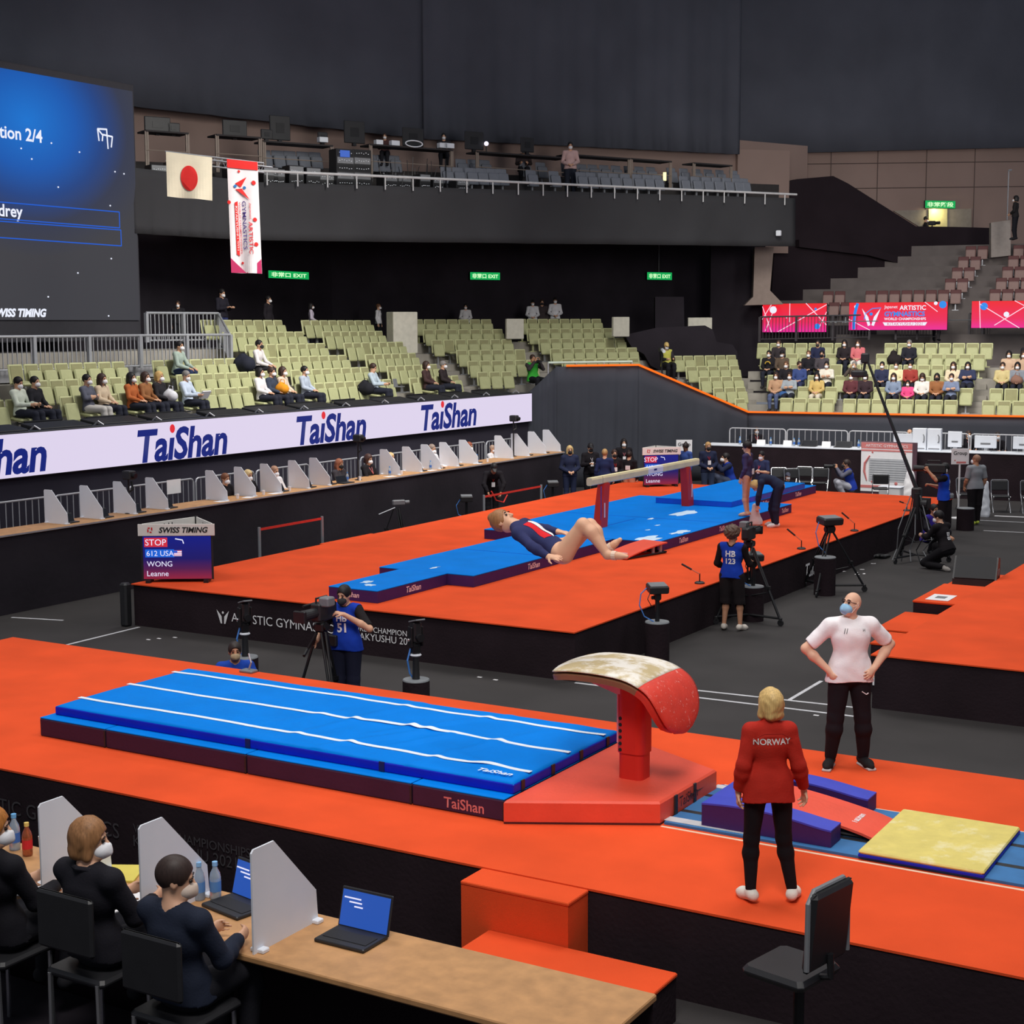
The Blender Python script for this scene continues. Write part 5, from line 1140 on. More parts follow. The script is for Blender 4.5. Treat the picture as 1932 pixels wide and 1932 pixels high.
# coach in the red jacket, seen from behind
Jn = pose_stand(shL=(-.150, -.01, 1.40), shR=(.150, -.01, 1.40), elL=(-.215, -.05, 1.13), elR=(.230, -.04, 1.12), wrL=(-.235, .03, .90), wrR=(.30, .06, .90), hdL=(.05, .12, -1), hdR=(.14, .2, -1), hnL=(.9, -.3, 0), hnR=(-.9, -.3, 0), curl=34.,
                hpL=(-.10, 0, .92), hpR=(.10, 0, .92), knL=(-.125, .03, .51), knR=(.135, .02, .51), anL=(-.135, -.02, .085), anR=(.20, -.03, .085), toL=(-.19, .14, .03), toR=(.27, .13, .03), head=(22, 6, 0), wst=(0, .01, 1.10))
P = (at(1411, 1699, hp)+at(1482, 1699, hp))/2
tn, Bn, Rn = person('blonde woman in a red team jacket and black leggings seen from behind', P, face_yaw(-4), Jn, h=.0065, size=.935, build=.93, female=True, skin_='light', hair=('bob', (206, 172, 110)), mask=None, top=((176, 40, 28), .93, -.10), legs=((20, 16, 20), .97), shoes=(222, 216, 206), loose=.022, lloose=.0, collar=True, wr=.0035, lwr=.0012)
text('NORWAY', (.0, -.4, 1.335), (1, 0, 0), (0, 0, 1), width=.30, m=mat('silver_print', (214, 204, 200), .5), parent=tn, onto=Rn['top'].data, bold=.02)
obj('shoulder_panel', MB().tube([(-.155, -.118, 1.36), (-.07, -.132, 1.405), (.07, -.132, 1.405), (.155, -.118, 1.36)], .004, 5), cloth_mat((150, 30, 22)), tn)
# bald man in the white shirt, hands on hips
Jm = pose_stand(shL=(-.20, -.01, 1.40), shR=(.20, -.01, 1.40), elL=(-.43, -.09, 1.19), elR=(.42, -.07, 1.17), wrL=(-.215, .075, .985), wrR=(.235, .04, .985), hdL=(.75, .75, -.35), hdR=(-.5, .55, -.8), hnL=(.3, -.8, -.2), hnR=(-.8, -.4, 0), curl=20.,
                knL=(-.13, .03, .50), knR=(.14, .02, .50), anL=(-.16, -.02, .085), anR=(.17, -.02, .085), toL=(-.185, .16, .035), toR=(.25, .13, .035), head=(-58, 16, 0), nck=(0, -.01, 1.45), chs=(0, .012, 1.29))
P = (at(1572, 1443, hp)+at(1626, 1449, hp))/2
tm, Bm_, Rm = person('bald man in a white t-shirt and black track pants, hands on his hips', P, face_yaw(174), Jm, h=.0065, size=1.0, build=1.1, skin_='fair', hair=None, mask=(150, 196, 228), top=((246, 240, 242), .36, -.06), legs=((26, 20, 26), .98), shoes=(34, 32, 34), loose=.012, lloose=.004, wr=.004, lwr=.003)
b = MB()
for q in 'LR': a, t_ = Jm['an'+q], Jm['to'+q]; b.box(tuple(mid(a, t_, .42)*V(1, 1, 0)+V(0, 0, .012)), (.085, .27, .026), rz=math.atan2(-(t_-a)[0], (t_-a)[1]), ch=.008)
obj('soles', b, mat('pale_sole', (190, 188, 186), .7), tm)
b = MB()
for (x0_, z0_), (x1_, z1_) in (((-.155, .755), (-.135, .742)), ((-.135, .742), (-.09, .772))): b.tube([(x0_, .11, z0_), (x1_, .112, z1_)], .006, 5)
obj('trouser_mark', b, WHITE, tm)
text('//', (.085, .4, 1.37), (-1, 0, 0), (0, 0, 1), width=.04, m=INK, parent=tm, onto=Rm['top'].data, off=.005); text('H', (-.095, .4, 1.375), (-1, 0, 0), (0, 0, 1), width=.022, m=INK, parent=tm, onto=Rm['top'].data, off=.005)
obj('glasses', MB().tube([tuple(Bm_.hp(-.078, .02, .012)), tuple(Bm_.hp(-.055, .088, .014)), tuple(Bm_.hp(0, .112, .016)), tuple(Bm_.hp(.055, .088, .014)), tuple(Bm_.hp(.078, .02, .012))], .003, 5), INK, tm)
obj('mask_strap', MB().tube([tuple(Bm_.hp(.06, .05, -.03)), tuple(Bm_.hp(.082, -.01, .01)), tuple(Bm_.hp(.06, .045, -.085))], .002, 5), WHITE, tm); obj('mask_strap', MB().tube([tuple(Bm_.hp(-.06, .05, -.03)), tuple(Bm_.hp(-.082, -.01, .01)), tuple(Bm_.hp(-.06, .045, -.085))], .002, 5), WHITE, tm)
# gymnast in flight over the mats: joints measured in the hall, then moved into the figure's own frame
def fly(px, py, y): return aty(px, py, y)
Y0 = 12.25
raw = dict(pel=fly(1058, 1040, Y0), wst=fly(1030, 1022, Y0), chs=fly(1001, 1008, Y0), nck=fly(972, 992, Y0), hed=fly(950, 983, Y0), hpR=fly(1064, 1045, Y0-.09), hpL=fly(1066, 1036, Y0+.10),
           shR=fly(978, 1007, Y0-.17), shL=fly(990, 990, Y0+.17), elR=fly(1003, 1031, Y0-.24), elL=fly(1022, 998, Y0+.26), wrR=fly(1034, 1050, Y0-.26), wrL=fly(1052, 1003, Y0+.24),
           knR=fly(1100, 990, Y0-.09), knL=fly(1113, 991, Y0+.10), anR=fly(1146, 1047, Y0-.06), anL=fly(1141, 1041, Y0+.09), toR=fly(1158, 1048, Y0-.06), toL=fly(1160, 1026, Y0+.10))
O_ = raw['pel'].copy(); raw = {k: v-O_ for k, v in raw.items()}
tr = nrm_(raw['nck']-raw['pel'])
raw.update(up=V(0, 0, 1), rt=V(0, -1, 0), hdR=nrm_(fly(1050, 1052, Y0-.28)-O_-raw['wrR'])*1., hdL=(raw['wrL']-raw['elL']), hnR=V(0, .5, -1), hnL=V(0, 0, -1), curl=8., legf=1.06)
fx = nrm_(V(0, -1, 0)); zz = nrm_(tr*.85+V(-.2, 0, .5)); yy = nrm_(np.cross(zz, fx)); fx = np.cross(yy, zz)     # head frame: x right, y face, z crown
Jg = pose_stand(**raw)
class FlyBody(Body):
    def __init__(s, J, h, **k):
        Body.__init__(s, J, h, **k); s.H = np.stack([fx, yy, zz], 1); s.hp = lambda x, y, z: J['hed']+s.H @ V(x, y, z)*1.0
    def foot(s, F, q, g=0., k=.02):
        J = s.J; an, to = J['an'+q], J['to'+q]; d = nrm_(to-an); F.cone(an, an+d*.05, .036+g, .036+g, k); F.cone(an, an+d*.13, .034+g, .030+g, k); F.cone(an+d*.11, an+d*.19, .032+g, .02+g, k)
    def leotard(s):
        F = Field(s.h); J = s.J; s.torso(F, .006)
        for q in 'LR': s.arm(F, q, .006, .97); F.cone(J['hp'+q], mid(J['hp'+q], J['kn'+q], .45), .12, .11, .01, None, '-'); e = mid(J['el'+q], J['wr'+q], .95); dd = nrm_(J['wr'+q]-J['el'+q]); F.cone(e+dd*.06, e+dd*.2, .06, .06, .003, None, '-')
        F.cone(J['nck'], J['nck']+nrm_(J['hed']-J['nck'])*.2, .062, .06, .01, None, '-'); return F.mesh('leotard')
Bg = FlyBody(Jg, .006, build=.97, female=True)
tg_ = thing('person', 'gymnast in a navy, red and white leotard in mid air above the blue mats', 'person', tuple(O_))
link('body', Bg.body(), skin('light'), tg_); link('eyes', Bg.eyes(), EYE, tg_); lt = link('leotard', Bg.leotard(), cloth_mat((44, 48, 88)), tg_)
FH = Field(.008); Rr = [[Bg.H[j][i] for i in range(3)] for j in range(3)]
FH.ell(Bg.hp(0, -.02, .03), (.090, .108, .108), .02, '+', Rr); FH.ell(Bg.hp(0, -.06, .115), (.045, .045, .04), .02, '+', Rr); FH.ell(Bg.hp(0, .085, -.045), (.066, .075, .098), .012, '-', Rr); FH.ell(Bg.hp(0, .10, .0), (.06, .06, .05), .01, '-', Rr); FH.cone(Bg.hp(-.2, .01, -.11), Bg.hp(.2, .01, -.11), .078, .078, .01, None, '-')
link('hair', FH.mesh('hair'), hair_mat((150, 104, 66)), tg_)
# red and white panels on the leotard's front, laid on its surface
bvl = BVHTree.FromPolygons([tuple(v.co) for v in lt.data.vertices], [tuple(p.vertices) for p in lt.data.polygons])
tw = nrm_(Jg['nck']-Jg['wst']); frt = nrm_(np.cross(nrm_(Jg['shR']-Jg['shL']), tw))*-1
if frt[2] < 0: frt = -frt
sdv = nrm_(Jg['shR']-Jg['shL'])
def lpatch(pts, m, nm):
    vs = []; N = 10; fs = []
    (a0, b0), (a1, b1), (a2, b2), (a3, b3) = pts
    for i in range(N+1):
        for j in range(N+1):
            u, v = i/N, j/N; s_ = (a0*(1-u)+a1*u)*(1-v)+(a3*(1-u)+a2*u)*v; t_ = (b0*(1-u)+b1*u)*(1-v)+(b3*(1-u)+b2*u)*v
            p = Jg['wst']+tw*t_+sdv*s_; h_ = bvl.ray_cast(Vector(p+frt*.5), Vector(-frt), 1.); vs.append(tuple(np.array(h_[0])+frt*.004) if h_[0] is not None else tuple(p+frt*.1))
    fs = [(i*(N+1)+j, (i+1)*(N+1)+j, (i+1)*(N+1)+j+1, i*(N+1)+j+1) for i in range(N) for j in range(N)]
    obj(nm, MB().add(vs, fs), m, tg_, smooth=True)
LW_ = cloth_mat((232, 226, 226)); LR_ = cloth_mat((206, 36, 44))
lpatch(((-.10, .0), (.02, -.06), (.03, .24), (-.11, .26)), LW_, 'white_panel'); lpatch(((.035, -.04), (.105, .02), (.12, .27), (.04, .24)), LR_, 'red_panel')
text('USA', tuple(Jg['wst']+tw*.10+sdv*(-.04)+frt*.2), tuple(tw), tuple(-sdv), width=.12, m=NAVYINK, parent=tg_, onto=lt.data, bold=.03)
for q in 'LR':
    d = nrm_(Jg['to'+q]-Jg['an'+q]); obj('foot_strap', MB().tube([tuple(Jg['an'+q]+d*.05), tuple(Jg['an'+q]+d*.09)], [.043, .042], 12), mat('beige_tape', (216, 190, 170), .8), tg_)
# camera man with curly hair, HB 123
Jc = pose_stand(elR=(.27, .10, 1.12), wrR=(.20, .34, 1.13), hdR=(-.1, 1, .1), hnR=(0, 0, -1), elL=(-.26, .02, 1.12), wrL=(-.20, .24, 1.02), hdL=(.2, 1, 0), hnL=(0, 0, -1), curl=50., anL=(-.12, -.02, .085), anR=(.15, .0, .085), toL=(-.15, .15, .03), toR=(.22, .17, .03), knR=(.13, .02, .5), head=(-10, 4, 0))
P = (at(1366, 1188)+at(1393, 1190))/2
tc_, Bc, Rc = person('curly haired camera operator in a blue bib marked HB 123 and shorts', P, face_yaw(22), Jc, h=.010, size=.99, build=.92, skin_='tan', hair=('curly', (96, 74, 62)), mask=None, top=((30, 24, 26), .93, -.02), legs=((32, 26, 28), .52), shoes=(214, 206, 196), lloose=.03, loose=.01, wr=.003)
def bib(t, B, rgb=(24, 62, 176), lines=('HB', '123'), back=True, m=WHITE, w_=(.17, .16), front=False, zt=None):
    J = B.J; F = B.cloth_torso(.026, -.04, .012, .004, .085, True)
    o = link('bib', F.mesh('bib'), cloth_mat(rgb), t); rt = nrm_(J['shR']-J['shL']); up = nrm_(J['chs']-J['wst']); fw_ = np.cross(up, rt)
    for side in ([-1] if back else [])+([1] if front else []):
        for i, L in enumerate(lines):
            c = mid(J['chs'], J['nck'], .12)-up*(.125*i)+fw_*side*.4; text(L, tuple(c), tuple(-rt*side if side > 0 else rt), tuple(up), width=w_[min(i, len(w_)-1)], m=m, parent=t, onto=o.data, bold=.03, off=.006)
    return o
bib(tc_, Bc)
# camera man filming towards us beside the vault mats
Jd = pose_stand(shR=(.17, .02, 1.40), shL=(-.18, .02, 1.41), elL=(-.40, .12, 1.20), wrL=(-.13, .30, 1.40), hdL=(.9, .3, .25), hnL=(0, -.3, -1), elR=(.28, .14, 1.14), wrR=(.24, .34, 1.05), hdR=(.2, .9, -.2), hnR=(-1, 0, 0), curl=40., head=(-4, -10, 0), hed=(0, .05, 1.60))
P = at(652, 1104, 1.72); P = V(P[0], P[1], 0)
td, Bd, Rd = person('camera operator in a blue bib filming with a tripod camera behind the landing mats', P, face_yaw(-158), Jd, h=.010, size=1.0, skin_='light', hair=('short', (26, 22, 24)), mask=(40, 40, 44), top=((34, 30, 32), .42, -.02), legs=((30, 32, 52), 1.), shoes=(34, 34, 38), lloose=.02, wr=.003)
bib(td, Bd, lines=('HB', '51'), back=False, front=True, w_=(.15, .13))
# man crouching behind the mats, only head and shoulders show
P = at(430, 1214, .94); P = V(P[0], P[1]+.12, .05); Jk = pose_sit('knees', lean=.04, pel=(0, 0, .14), wst=(0, .02, .28), chs=(0, .05, .46), nck=(0, .06, .62), hed=(0, .09, .78), shL=(-.18, .05, .575), shR=(.18, .05, .575), hpL=(-.1, .02, .14), hpR=(.1, .02, .14), knL=(-.30, .30, .24), knR=(.30, .30, .24), anL=(-.10, .42, .09), anR=(.10, .46, .09), toL=(.0, .55, .05), toR=(-.0, .58, .05), elL=(-.28, .16, .40), elR=(.28, .16, .40), wrL=(-.14, .36, .34), wrR=(.14, .36, .34))
person('crouching man in blue, only head and shoulders showing behind the striped mat', P, face_yaw(165), Jk, h=.012, size=1.0, skin_='tan', hair=('short', (44, 36, 34)), mask=(170, 150, 120), top=((30, 70, 170), 1., -.02))
# gymnast waiting at the beam
Jw = pose_stand(elL=(-.22, -.04, 1.13), elR=(.22, -.04, 1.13), wrL=(-.2, .08, .90), wrR=(.2, .08, .90), knL=(-.06, .02, .50), knR=(.07, .02, .50), anL=(-.05, -.02, .085), anR=(.06, -.02, .085), toL=(-.07, .15, .03), toR=(.08, .15, .03), head=(10, -14, 0))
P = at(1408, 974, .92)
tw_, Bw, Rw = person('gymnast in a dark patterned leotard waiting on the blue mat by the beam', P, face_yaw(-62), Jw, h=.011, size=.93, build=.95, female=True, skin_='light', hair=('bun', (30, 24, 26)), mask=None, top=None, legs=None, shoes=None)
def leotard(t, B, rgb, name='leotard', deco=None):
    F = Field(B.h); J = B.J; B.torso(F, .008)
    for q in 'LR':
        B.arm(F, q, .008, .97); F.cone(mid(J['hp'+q], J['kn'+q], .08)+V(0, 0, -.02), mid(J['hp'+q], J['kn'+q], .6), .11, .10, .01, None, '-'); e = mid(J['el'+q], J['wr'+q], .95); dd = nrm_(J['wr'+q]-J['el'+q]); F.cone(e+dd*.06, e+dd*.2, .06, .06, .003, None, '-')
    F.cone(J['nck'], J['nck']+nrm_(J['hed']-J['nck'])*.2, .075, .07, .01, None, '-'); return link(name, F.mesh(name), cloth_mat(rgb), t)
leotard(tw_, Bw, (66, 60, 96)); obj('number_bib', MB().box((0, -.15, 1.05), (.13, .012, .13), ch=.004), WHITE, tw_)
# coach bending down with a white bag
Jb = pose_stand(pel=(0, -.10, .92), wst=(0, .05, 1.04), chs=(0, .20, 1.07), nck=(0, .33, 1.0), hed=(0, .41, .91), shL=(-.17, .28, 1.0), shR=(.17, .28, 1.0), elL=(-.19, .34, .72), elR=(.19, .34, .72), wrL=(-.12, .36, .48), wrR=(.12, .38, .48), hdL=(0, .1, -1), hdR=(0, .1, -1), hpL=(-.095, -.10, .90), hpR=(.095, -.10, .90), knL=(-.11, -.05, .5), knR=(.13, .05, .5), anL=(-.12, -.06, .085), anR=(.15, .0, .085), toL=(-.14, .12, .03), toR=(.18, .18, .03), up=V(0, 1, 0), head=(0, -62, 0))
P = at(1460, 994, hp)
tb, Bb, Rb = person('fair haired coach in a navy track suit bending over a white bag', P, face_yaw(-78), Jb, h=.012, size=.96, skin_='light', hair=('bob', (206, 170, 104)), mask=None, top=((36, 42, 66), .96, -.04), legs=((34, 40, 62), 1.), shoes=(226, 222, 222), lloose=.012)
P = at(1424, 990, hp)
Fb = Field(.012); Fb.cone((0, 0, .10), (0, 0, .40), .15, .06, .03, ((0, 1, 0), 1.7)); Fb.cone((-.08, 0, .05), (.08, 0, .05), .09, .08, .05, ((0, 1, 0), 1.4)); Fb.warp(.012, 24., .3); Fb.cut((0, 0, 0.002), (0, 0, -1))
tag(link('plastic_bag', Fb.mesh('plastic_bag'), WHITE, None, tuple(P+V(0, 0, .0)), face_yaw(180)), 'white plastic bag held by the bending coach on the orange carpet', 'bag')
# kneeling man in black
Jkn = pose_stand(pel=(0, -.06, .42), wst=(0, 0, .56), chs=(0, .07, .74), nck=(0, .11, .90), hed=(0, .17, 1.05), shL=(-.185, .09, .86), shR=(.185, .09, .86), elL=(-.25, .24, .66), elR=(.26, .26, .66), wrL=(-.12, .44, .66), wrR=(.14, .46, .64), hdL=(.2, 1, 0), hdR=(-.2, 1, 0), hpL=(-.1, -.05, .40), hpR=(.1, -.05, .40), knL=(-.16, .36, .12), knR=(.18, .34, .42), anL=(-.16, -.10, .085), anR=(.18, .26, .085), toL=(-.16, -.24, .04), toR=(.19, .42, .03), head=(15, -14, 0), curl=45.)
P = at(1781, 1075)
tk, Bk, Rk = person('kneeling man all in black with white lettering on his back beside the crane', P, face_yaw(-38), Jkn, h=.011, size=1.03, skin_='light', hair=('short', (24, 20, 22)), mask=(232, 232, 236), top=((26, 22, 26), .95, -.02), legs=((22, 20, 24), 1.), shoes=(150, 144, 140), lloose=.012)
text('EF', (.03, -.4, .84), (1, 0, 0), (0, .35, 1), width=.10, m=WHITE, parent=tk, onto=Rk['top'].data, bold=.03, off=.006); text('059', (.03, -.4, .75), (1, 0, 0), (0, .35, 1), width=.13, m=WHITE, parent=tk, onto=Rk['top'].data, bold=.03, off=.006)
for xx in (-.16, .18): obj('knee_pad', MB().ball((xx, Jkn['knR'][1]+.03 if xx > 0 else .40, .40 if xx > 0 else .13), .06, 10, (1, .8, 1.1)), OFFWHITE, tk)
# man behind the crane stand
P = at(1735, 1046); P = V(P[0]+.1, P[1]+.35, 0)
J_ = pose_sit('knees', pel=(0, 0, .34), wst=(0, .02, .48), chs=(0, .06, .66), nck=(0, .09, .82), hed=(0, .13, .97), shL=(-.18, .07, .775), shR=(.18, .07, .775), hpL=(-.1, .02, .34), hpR=(.1, .02, .34), knL=(-.2, .36, .48), knR=(.2, .36, .48), anL=(-.16, .2, .09), anR=(.16, .2, .09), toL=(-.2, .38, .03), toR=(.2, .38, .03), elL=(-.3, .2, .58), elR=(.3, .2, .58), wrL=(-.2, .42, .40), wrR=(.2, .42, .40))
t_, B_, R_ = person('crouching man in a purple blue bib half hidden by the crane tripod', P, face_yaw(150), J_, h=.014, skin_='tan', hair=('short', (30, 26, 26)), mask=(225, 225, 230), top=((28, 26, 34), 1., 0), legs=((26, 24, 30), 1.)); bib(t_, B_, (60, 44, 150), lines=('H',), back=False, front=True, w_=(.06,))
# crane camera man in blue bib
Jh = pose_stand(elL=(-.34, .16, 1.36), wrL=(-.30, .34, 1.56), hdL=(.1, .5, .8), hnL=(1, 0, 0), elR=(.27, .10, 1.14), wrR=(.2, .30, 1.2), hdR=(-.2, 1, .2), hnR=(0, 0, -1), head=(0, 4, 0), knR=(.12, .05, .5), anR=(.14, .08, .085), toR=(.16, .25, .03), curl=50.)
P = at(1757, 1008); P = V(P[0]+.42, P[1]-.55, 0)
th, Bh, Rh = person('camera operator in a blue bib holding a shoulder camera beside the crane', P, face_yaw(-72), Jh, h=.012, size=1.03, skin_='tan', hair=('short', (28, 24, 26)), mask=(36, 34, 38), top=((30, 26, 30), .45, -.02), legs=((34, 26, 30), 1.), shoes=(40, 36, 38), lloose=.02); bib(th, Bh, (30, 74, 196), lines=('HB', '58'))
obj('waist_pouch', MB().box((.0, -.17, .98), (.24, .1, .12), ch=.03), GREYPLASTIC, th)
# man in a grey shirt seen from behind
Jy = pose_stand(elL=(-.24, .0, 1.12), wrL=(-.22, .14, .95), elR=(.25, -.02, 1.12), wrR=(.24, .10, .92), anL=(-.08, -.08, .085), knL=(-.09, .0, .5), toL=(-.1, .1, .03), anR=(.10, .05, .085), toR=(.13, .2, .03), head=(35, 4, 0))
P = at(1838, 990)
ty, By, Ry = person('balding man in a grey t-shirt seen from behind next to the Group sign', P, face_yaw(-12), Jy, h=.012, size=1.02, build=1.04, skin_='tan', hair=('crop', (150, 112, 90)), mask=(226, 226, 230), top=((140, 144, 150), .40, -.04), legs=((28, 24, 28), 1.), shoes=(214, 232, 92), lloose=.016, loose=.014)
# photographer crouching at the back of the podium
P = at(1606, 944, 0); Jp = pose_sit('cam', pel=(0, 0, .36), wst=(0, .03, .50), chs=(0, .08, .68), nck=(0, .12, .84), hed=(0, .16, .99), shL=(-.18, .10, .795), shR=(.18, .10, .795), hpL=(-.1, .02, .36), hpR=(.1, .02, .36), elL=(-.24, .30, .68), elR=(.24, .30, .68), wrL=(-.08, .42, .88), wrR=(.08, .42, .88), knL=(-.18, .38, .50), knR=(.18, .38, .50), anL=(-.14, .18, .09), anR=(.14, .18, .09), toL=(-.16, .36, .03), toR=(.16, .36, .03), curl=55.)
tp, Bp, Rp = person('photographer in a blue bib crouching in front of the results board', P, face_yaw(-88), Jp, h=.013, size=1.06, skin_='tan', hair=('short', (50, 36, 32)), mask=(36, 34, 38), top=((96, 96, 112), 1., -.02), legs=((180, 180, 190), 1.)); bib(tp, Bp, (34, 60, 160), lines=('HB',), w_=(.1,))
tq = thing('photo_camera', 'black camera with long lens held by the crouching photographer', 'camera', tuple(P+V(0, 0, 0)), face_yaw(-88))
obj('camera_body', MB().box((0, .50, .99), (.15, .09, .12), ch=.02), BLACKPLASTIC, tq); obj('lens', MB().tube([(0, .54, .99), (0, .80, .99)], [.045, .06], 12), BLACKPLASTIC, tq); obj('monopod', MB().tube([(0, .6, .95), (0, .62, 0.02)], .016, 6), BLACKMETAL, tq)
# ------------------------------------------------------------------ cameras, pedestals, microphones, crane
SCREENBLUE = glow('laptop_blue', (40, 90, 190), .8)
CABLE = mat('blue_cable', (70, 130, 210), .5)
def pedestal(px, py_top, hgt, r, label, head=True):
    P = at(px, py_top, hgt); t = thing('camera_pedestal', label, 'pedestal', (P[0], P[1], 0))
    obj('drum', MB().lathe([(r, 0), (r, hgt-.02), (r*.97, hgt-.02)], n=28), SKIRT, t, smooth=False); obj('lid', MB().lathe([(r*.98, hgt-.03), (r, hgt-.015), (r*.96, hgt)], n=28), mat('grey_lid', (128, 132, 136), .5), t)
    return t, P
def robot_cam(px, py_top, hgt, label1, label2, yaw):
    t, P = pedestal(px, py_top, hgt, .175, label1); c = thing('robotic_camera', label2, 'camera', (P[0], P[1], hgt), yaw)
    obj('pole', MB().lathe([(.05, 0), (.045, .10), (.04, .30)], n=14), BLACKPLASTIC, c); obj('ring', MB().lathe([(.06, .30), (.075, .315), (.06, .335)], n=18), OFFWHITE, c)
    obj('neck', MB().box((0, 0, .40), (.12, .10, .14), ch=.02), BLACKMETAL, c); obj('yoke', MB().box((-.075, 0, .56), (.025, .12, .26), ch=.008).box((.075, 0, .56), (.025, .12, .26), ch=.008), BLACKMETAL, c)
    hd = obj('camera_head', MB().box((0, 0, .62), (.115, .17, .28), ch=.025), BLACKPLASTIC, c); obj('lens', MB().tube([(0, .07, .56), (0, .16, .56)], [.045, .05], 14), BLACKMETAL, hd); obj('hood', MB().box((0, .04, .77), (.13, .24, .02), R=Matrix.Rotation(.25, 3, 'X'), ch=.006), GREYPLASTIC, hd)
    obj('knob', MB().ball((.10, 0, .52), .022, 8), CHROME, c); obj('cable', MB().tube([(.06, -.03, .40), (.11, -.02, .25), (.08, -.02, .08), (.02, -.04, .0)], .012, 6), CABLE, c)
    return c
robot_cam(785, 1281, .50, 'dark drum pedestal under the right robotic camera before the podium text', 'black robotic camera on a drum near the words CHAMPIONSHIPS', face_yaw(150))
robot_cam(463, 1238, .50, 'dark drum pedestal under the left robotic camera behind the mats', 'black robotic camera on a drum before the word ARTISTIC', face_yaw(150))
P = at(469, 1268, .72); ck = thing('camera_clamp', 'small grey clamp on the orange podium edge below the left robotic camera', 'clamp', tuple(P))
obj('plate', MB().box((0, 0, .015), (.20, .14, .03), ch=.008), GREYPLASTIC, ck); obj('arm', MB().tube([(0, 0, .02), (.03, .02, .12), (-.04, .06, .22)], .012, 6), STEEL, ck)
def stat_cam(px, py_top, hgt, l1, l2, yaw, cable=True):
    t, P = pedestal(px, py_top, hgt, .185, l1); c = thing('box_camera', l2, 'camera', (P[0], P[1], hgt), yaw)
    obj('pole', MB().lathe([(.035, 0), (.035, .34)], n=12), BLACKMETAL, c); obj('tilt_head', MB().box((0, 0, .38), (.10, .12, .12), ch=.02).box((.07, 0, .36), (.05, .05, .05), ch=.01), BLACKMETAL, c)
    bd = obj('housing', MB().box((0, 0, .50), (.30, .26, .11), R=Matrix.Rotation(-.12, 3, 'X'), ch=.015), BLACKPLASTIC, c); obj('top_plate', MB().box((0, .0, .558), (.26, .22, .012), R=Matrix.Rotation(-.12, 3, 'X')), GREYPLASTIC, bd)
    obj('cable', MB().tube([(.15, -.06, .50), (.24, -.05, .42), (.27, -.03, .25), (.20, 0, .08), (.06, .03, .0)], .009, 6), CABLE, c); obj('strap', MB().tube([(.12, .05, .46), (.18, .1, .36), (.12, .1, .25)], .007, 5), BLACKPLASTIC, c)
stat_cam(1240, 1172, .60, 'black drum pedestal beside the podium behind the vaulting table', 'flat black box camera on a drum behind the vaulting table', face_yaw(170))
stat_cam(1421, 1105, .60, 'black drum pedestal beside the curly haired camera operator', 'flat black box camera on a drum right of the curly haired operator', face_yaw(170))
def tripod(t, top, base, spread, leg_r=.022, dolly=False, rot=.3):
    """three telescopic legs from (0,0,top) to the floor, each leg a part"""
    for k in range(3):
        a = rot+k*2.094; f = V(spread*math.cos(a), spread*math.sin(a), base+(.09 if dolly else .0)); u = V(.06*math.cos(a), .06*math.sin(a), top); m_ = mid(u, f, .55); sd = V(-math.sin(a), math.cos(a), 0)*.03
        obj('leg', MB().tube([tuple(u+sd), tuple(m_+sd*.8)], leg_r*.8, 6).tube([tuple(u-sd), tuple(m_-sd*.8)], leg_r*.8, 6).tube([tuple(mid(u, f, .5)), tuple(f)], leg_r, 6).box(tuple(m_), (.08, .08, .05)), BLACKMETAL, t)
        if dolly: obj('castor', MB().tube([(f[0]+sd[0]*.4, f[1]+sd[1]*.4, .055), (f[0]-sd[0]*.4, f[1]-sd[1]*.4, .055)], .055, 12).box((f[0], f[1], .11), (.05, .05, .07), ch=.01), BLACKPLASTIC, t)
    if dolly:
        for k in range(3): a, b_ = rot+k*2.094, rot; obj('dolly_bar', MB().tube([(0, 0, .13), (spread*math.cos(a), spread*math.sin(a), .13)], .022, 6), BLACKMETAL, t)
    obj('spreader', MB().tube([(0, 0, top*.35), (spread*.55*math.cos(rot), spread*.55*math.sin(rot), top*.42)], .012, 5).tube([(0, 0, top*.35), (spread*.55*math.cos(rot+2.094), spread*.55*math.sin(rot+2.094), top*.42)], .012, 5).tube([(0, 0, top*.35), (spread*.55*math.cos(rot+4.19), spread*.55*math.sin(rot+4.19), top*.42)], .012, 5), BLACKMETAL, t)
def broadcast_camera(t, z, s=1., lens_up=0.):
    """a studio camera on a fluid head, pointing +Y"""
    obj('fluid_head', MB().box((0, 0, z+.06), (.13, .15, .12), ch=.02).tube([(-.09, 0, z+.07), (.09, 0, z+.07)], .05, 12), BLACKMETAL, t); obj('pan_bar', MB().tube([(.08, -.04, z+.08), (.16, -.42, z-.08)], .014, 6), BLACKMETAL, t)
    b = obj('camera_body', MB().box((0, -.05, z+.25*s), (.14*s, .36*s, .22*s), ch=.02).box((0, -.20*s, z+.26*s), (.12*s, .12*s, .18*s), ch=.02), BLACKPLASTIC, t)
    obj('lens', MB().tube([(0, .12*s, z+.25*s), (0, .30*s, z+.25*s), (0, .42*s, z+.25*s)], [.06*s, .065*s, .075*s], 16), BLACKPLASTIC, b); obj('handle', MB().tube([(0, .1*s, z+.36*s), (0, .1*s, z+.42*s), (0, -.12*s, z+.42*s), (0, -.14*s, z+.36*s)], .014, 6), BLACKMETAL, b)
    obj('viewfinder', MB().box((-.10*s, .02, z+.38*s), (.14*s, .16*s, .11*s), ch=.015), GREYPLASTIC, b); obj('lens_hood', MB().box((0, .43*s, z+.25*s), (.17*s, .05*s, .14*s), ch=.01), BLACKMETAL, b); obj('microphone', MB().tube([(.09*s, -.05, z+.34*s), (.09*s, .24*s, z+.34*s)], .016, 8), INK, b)
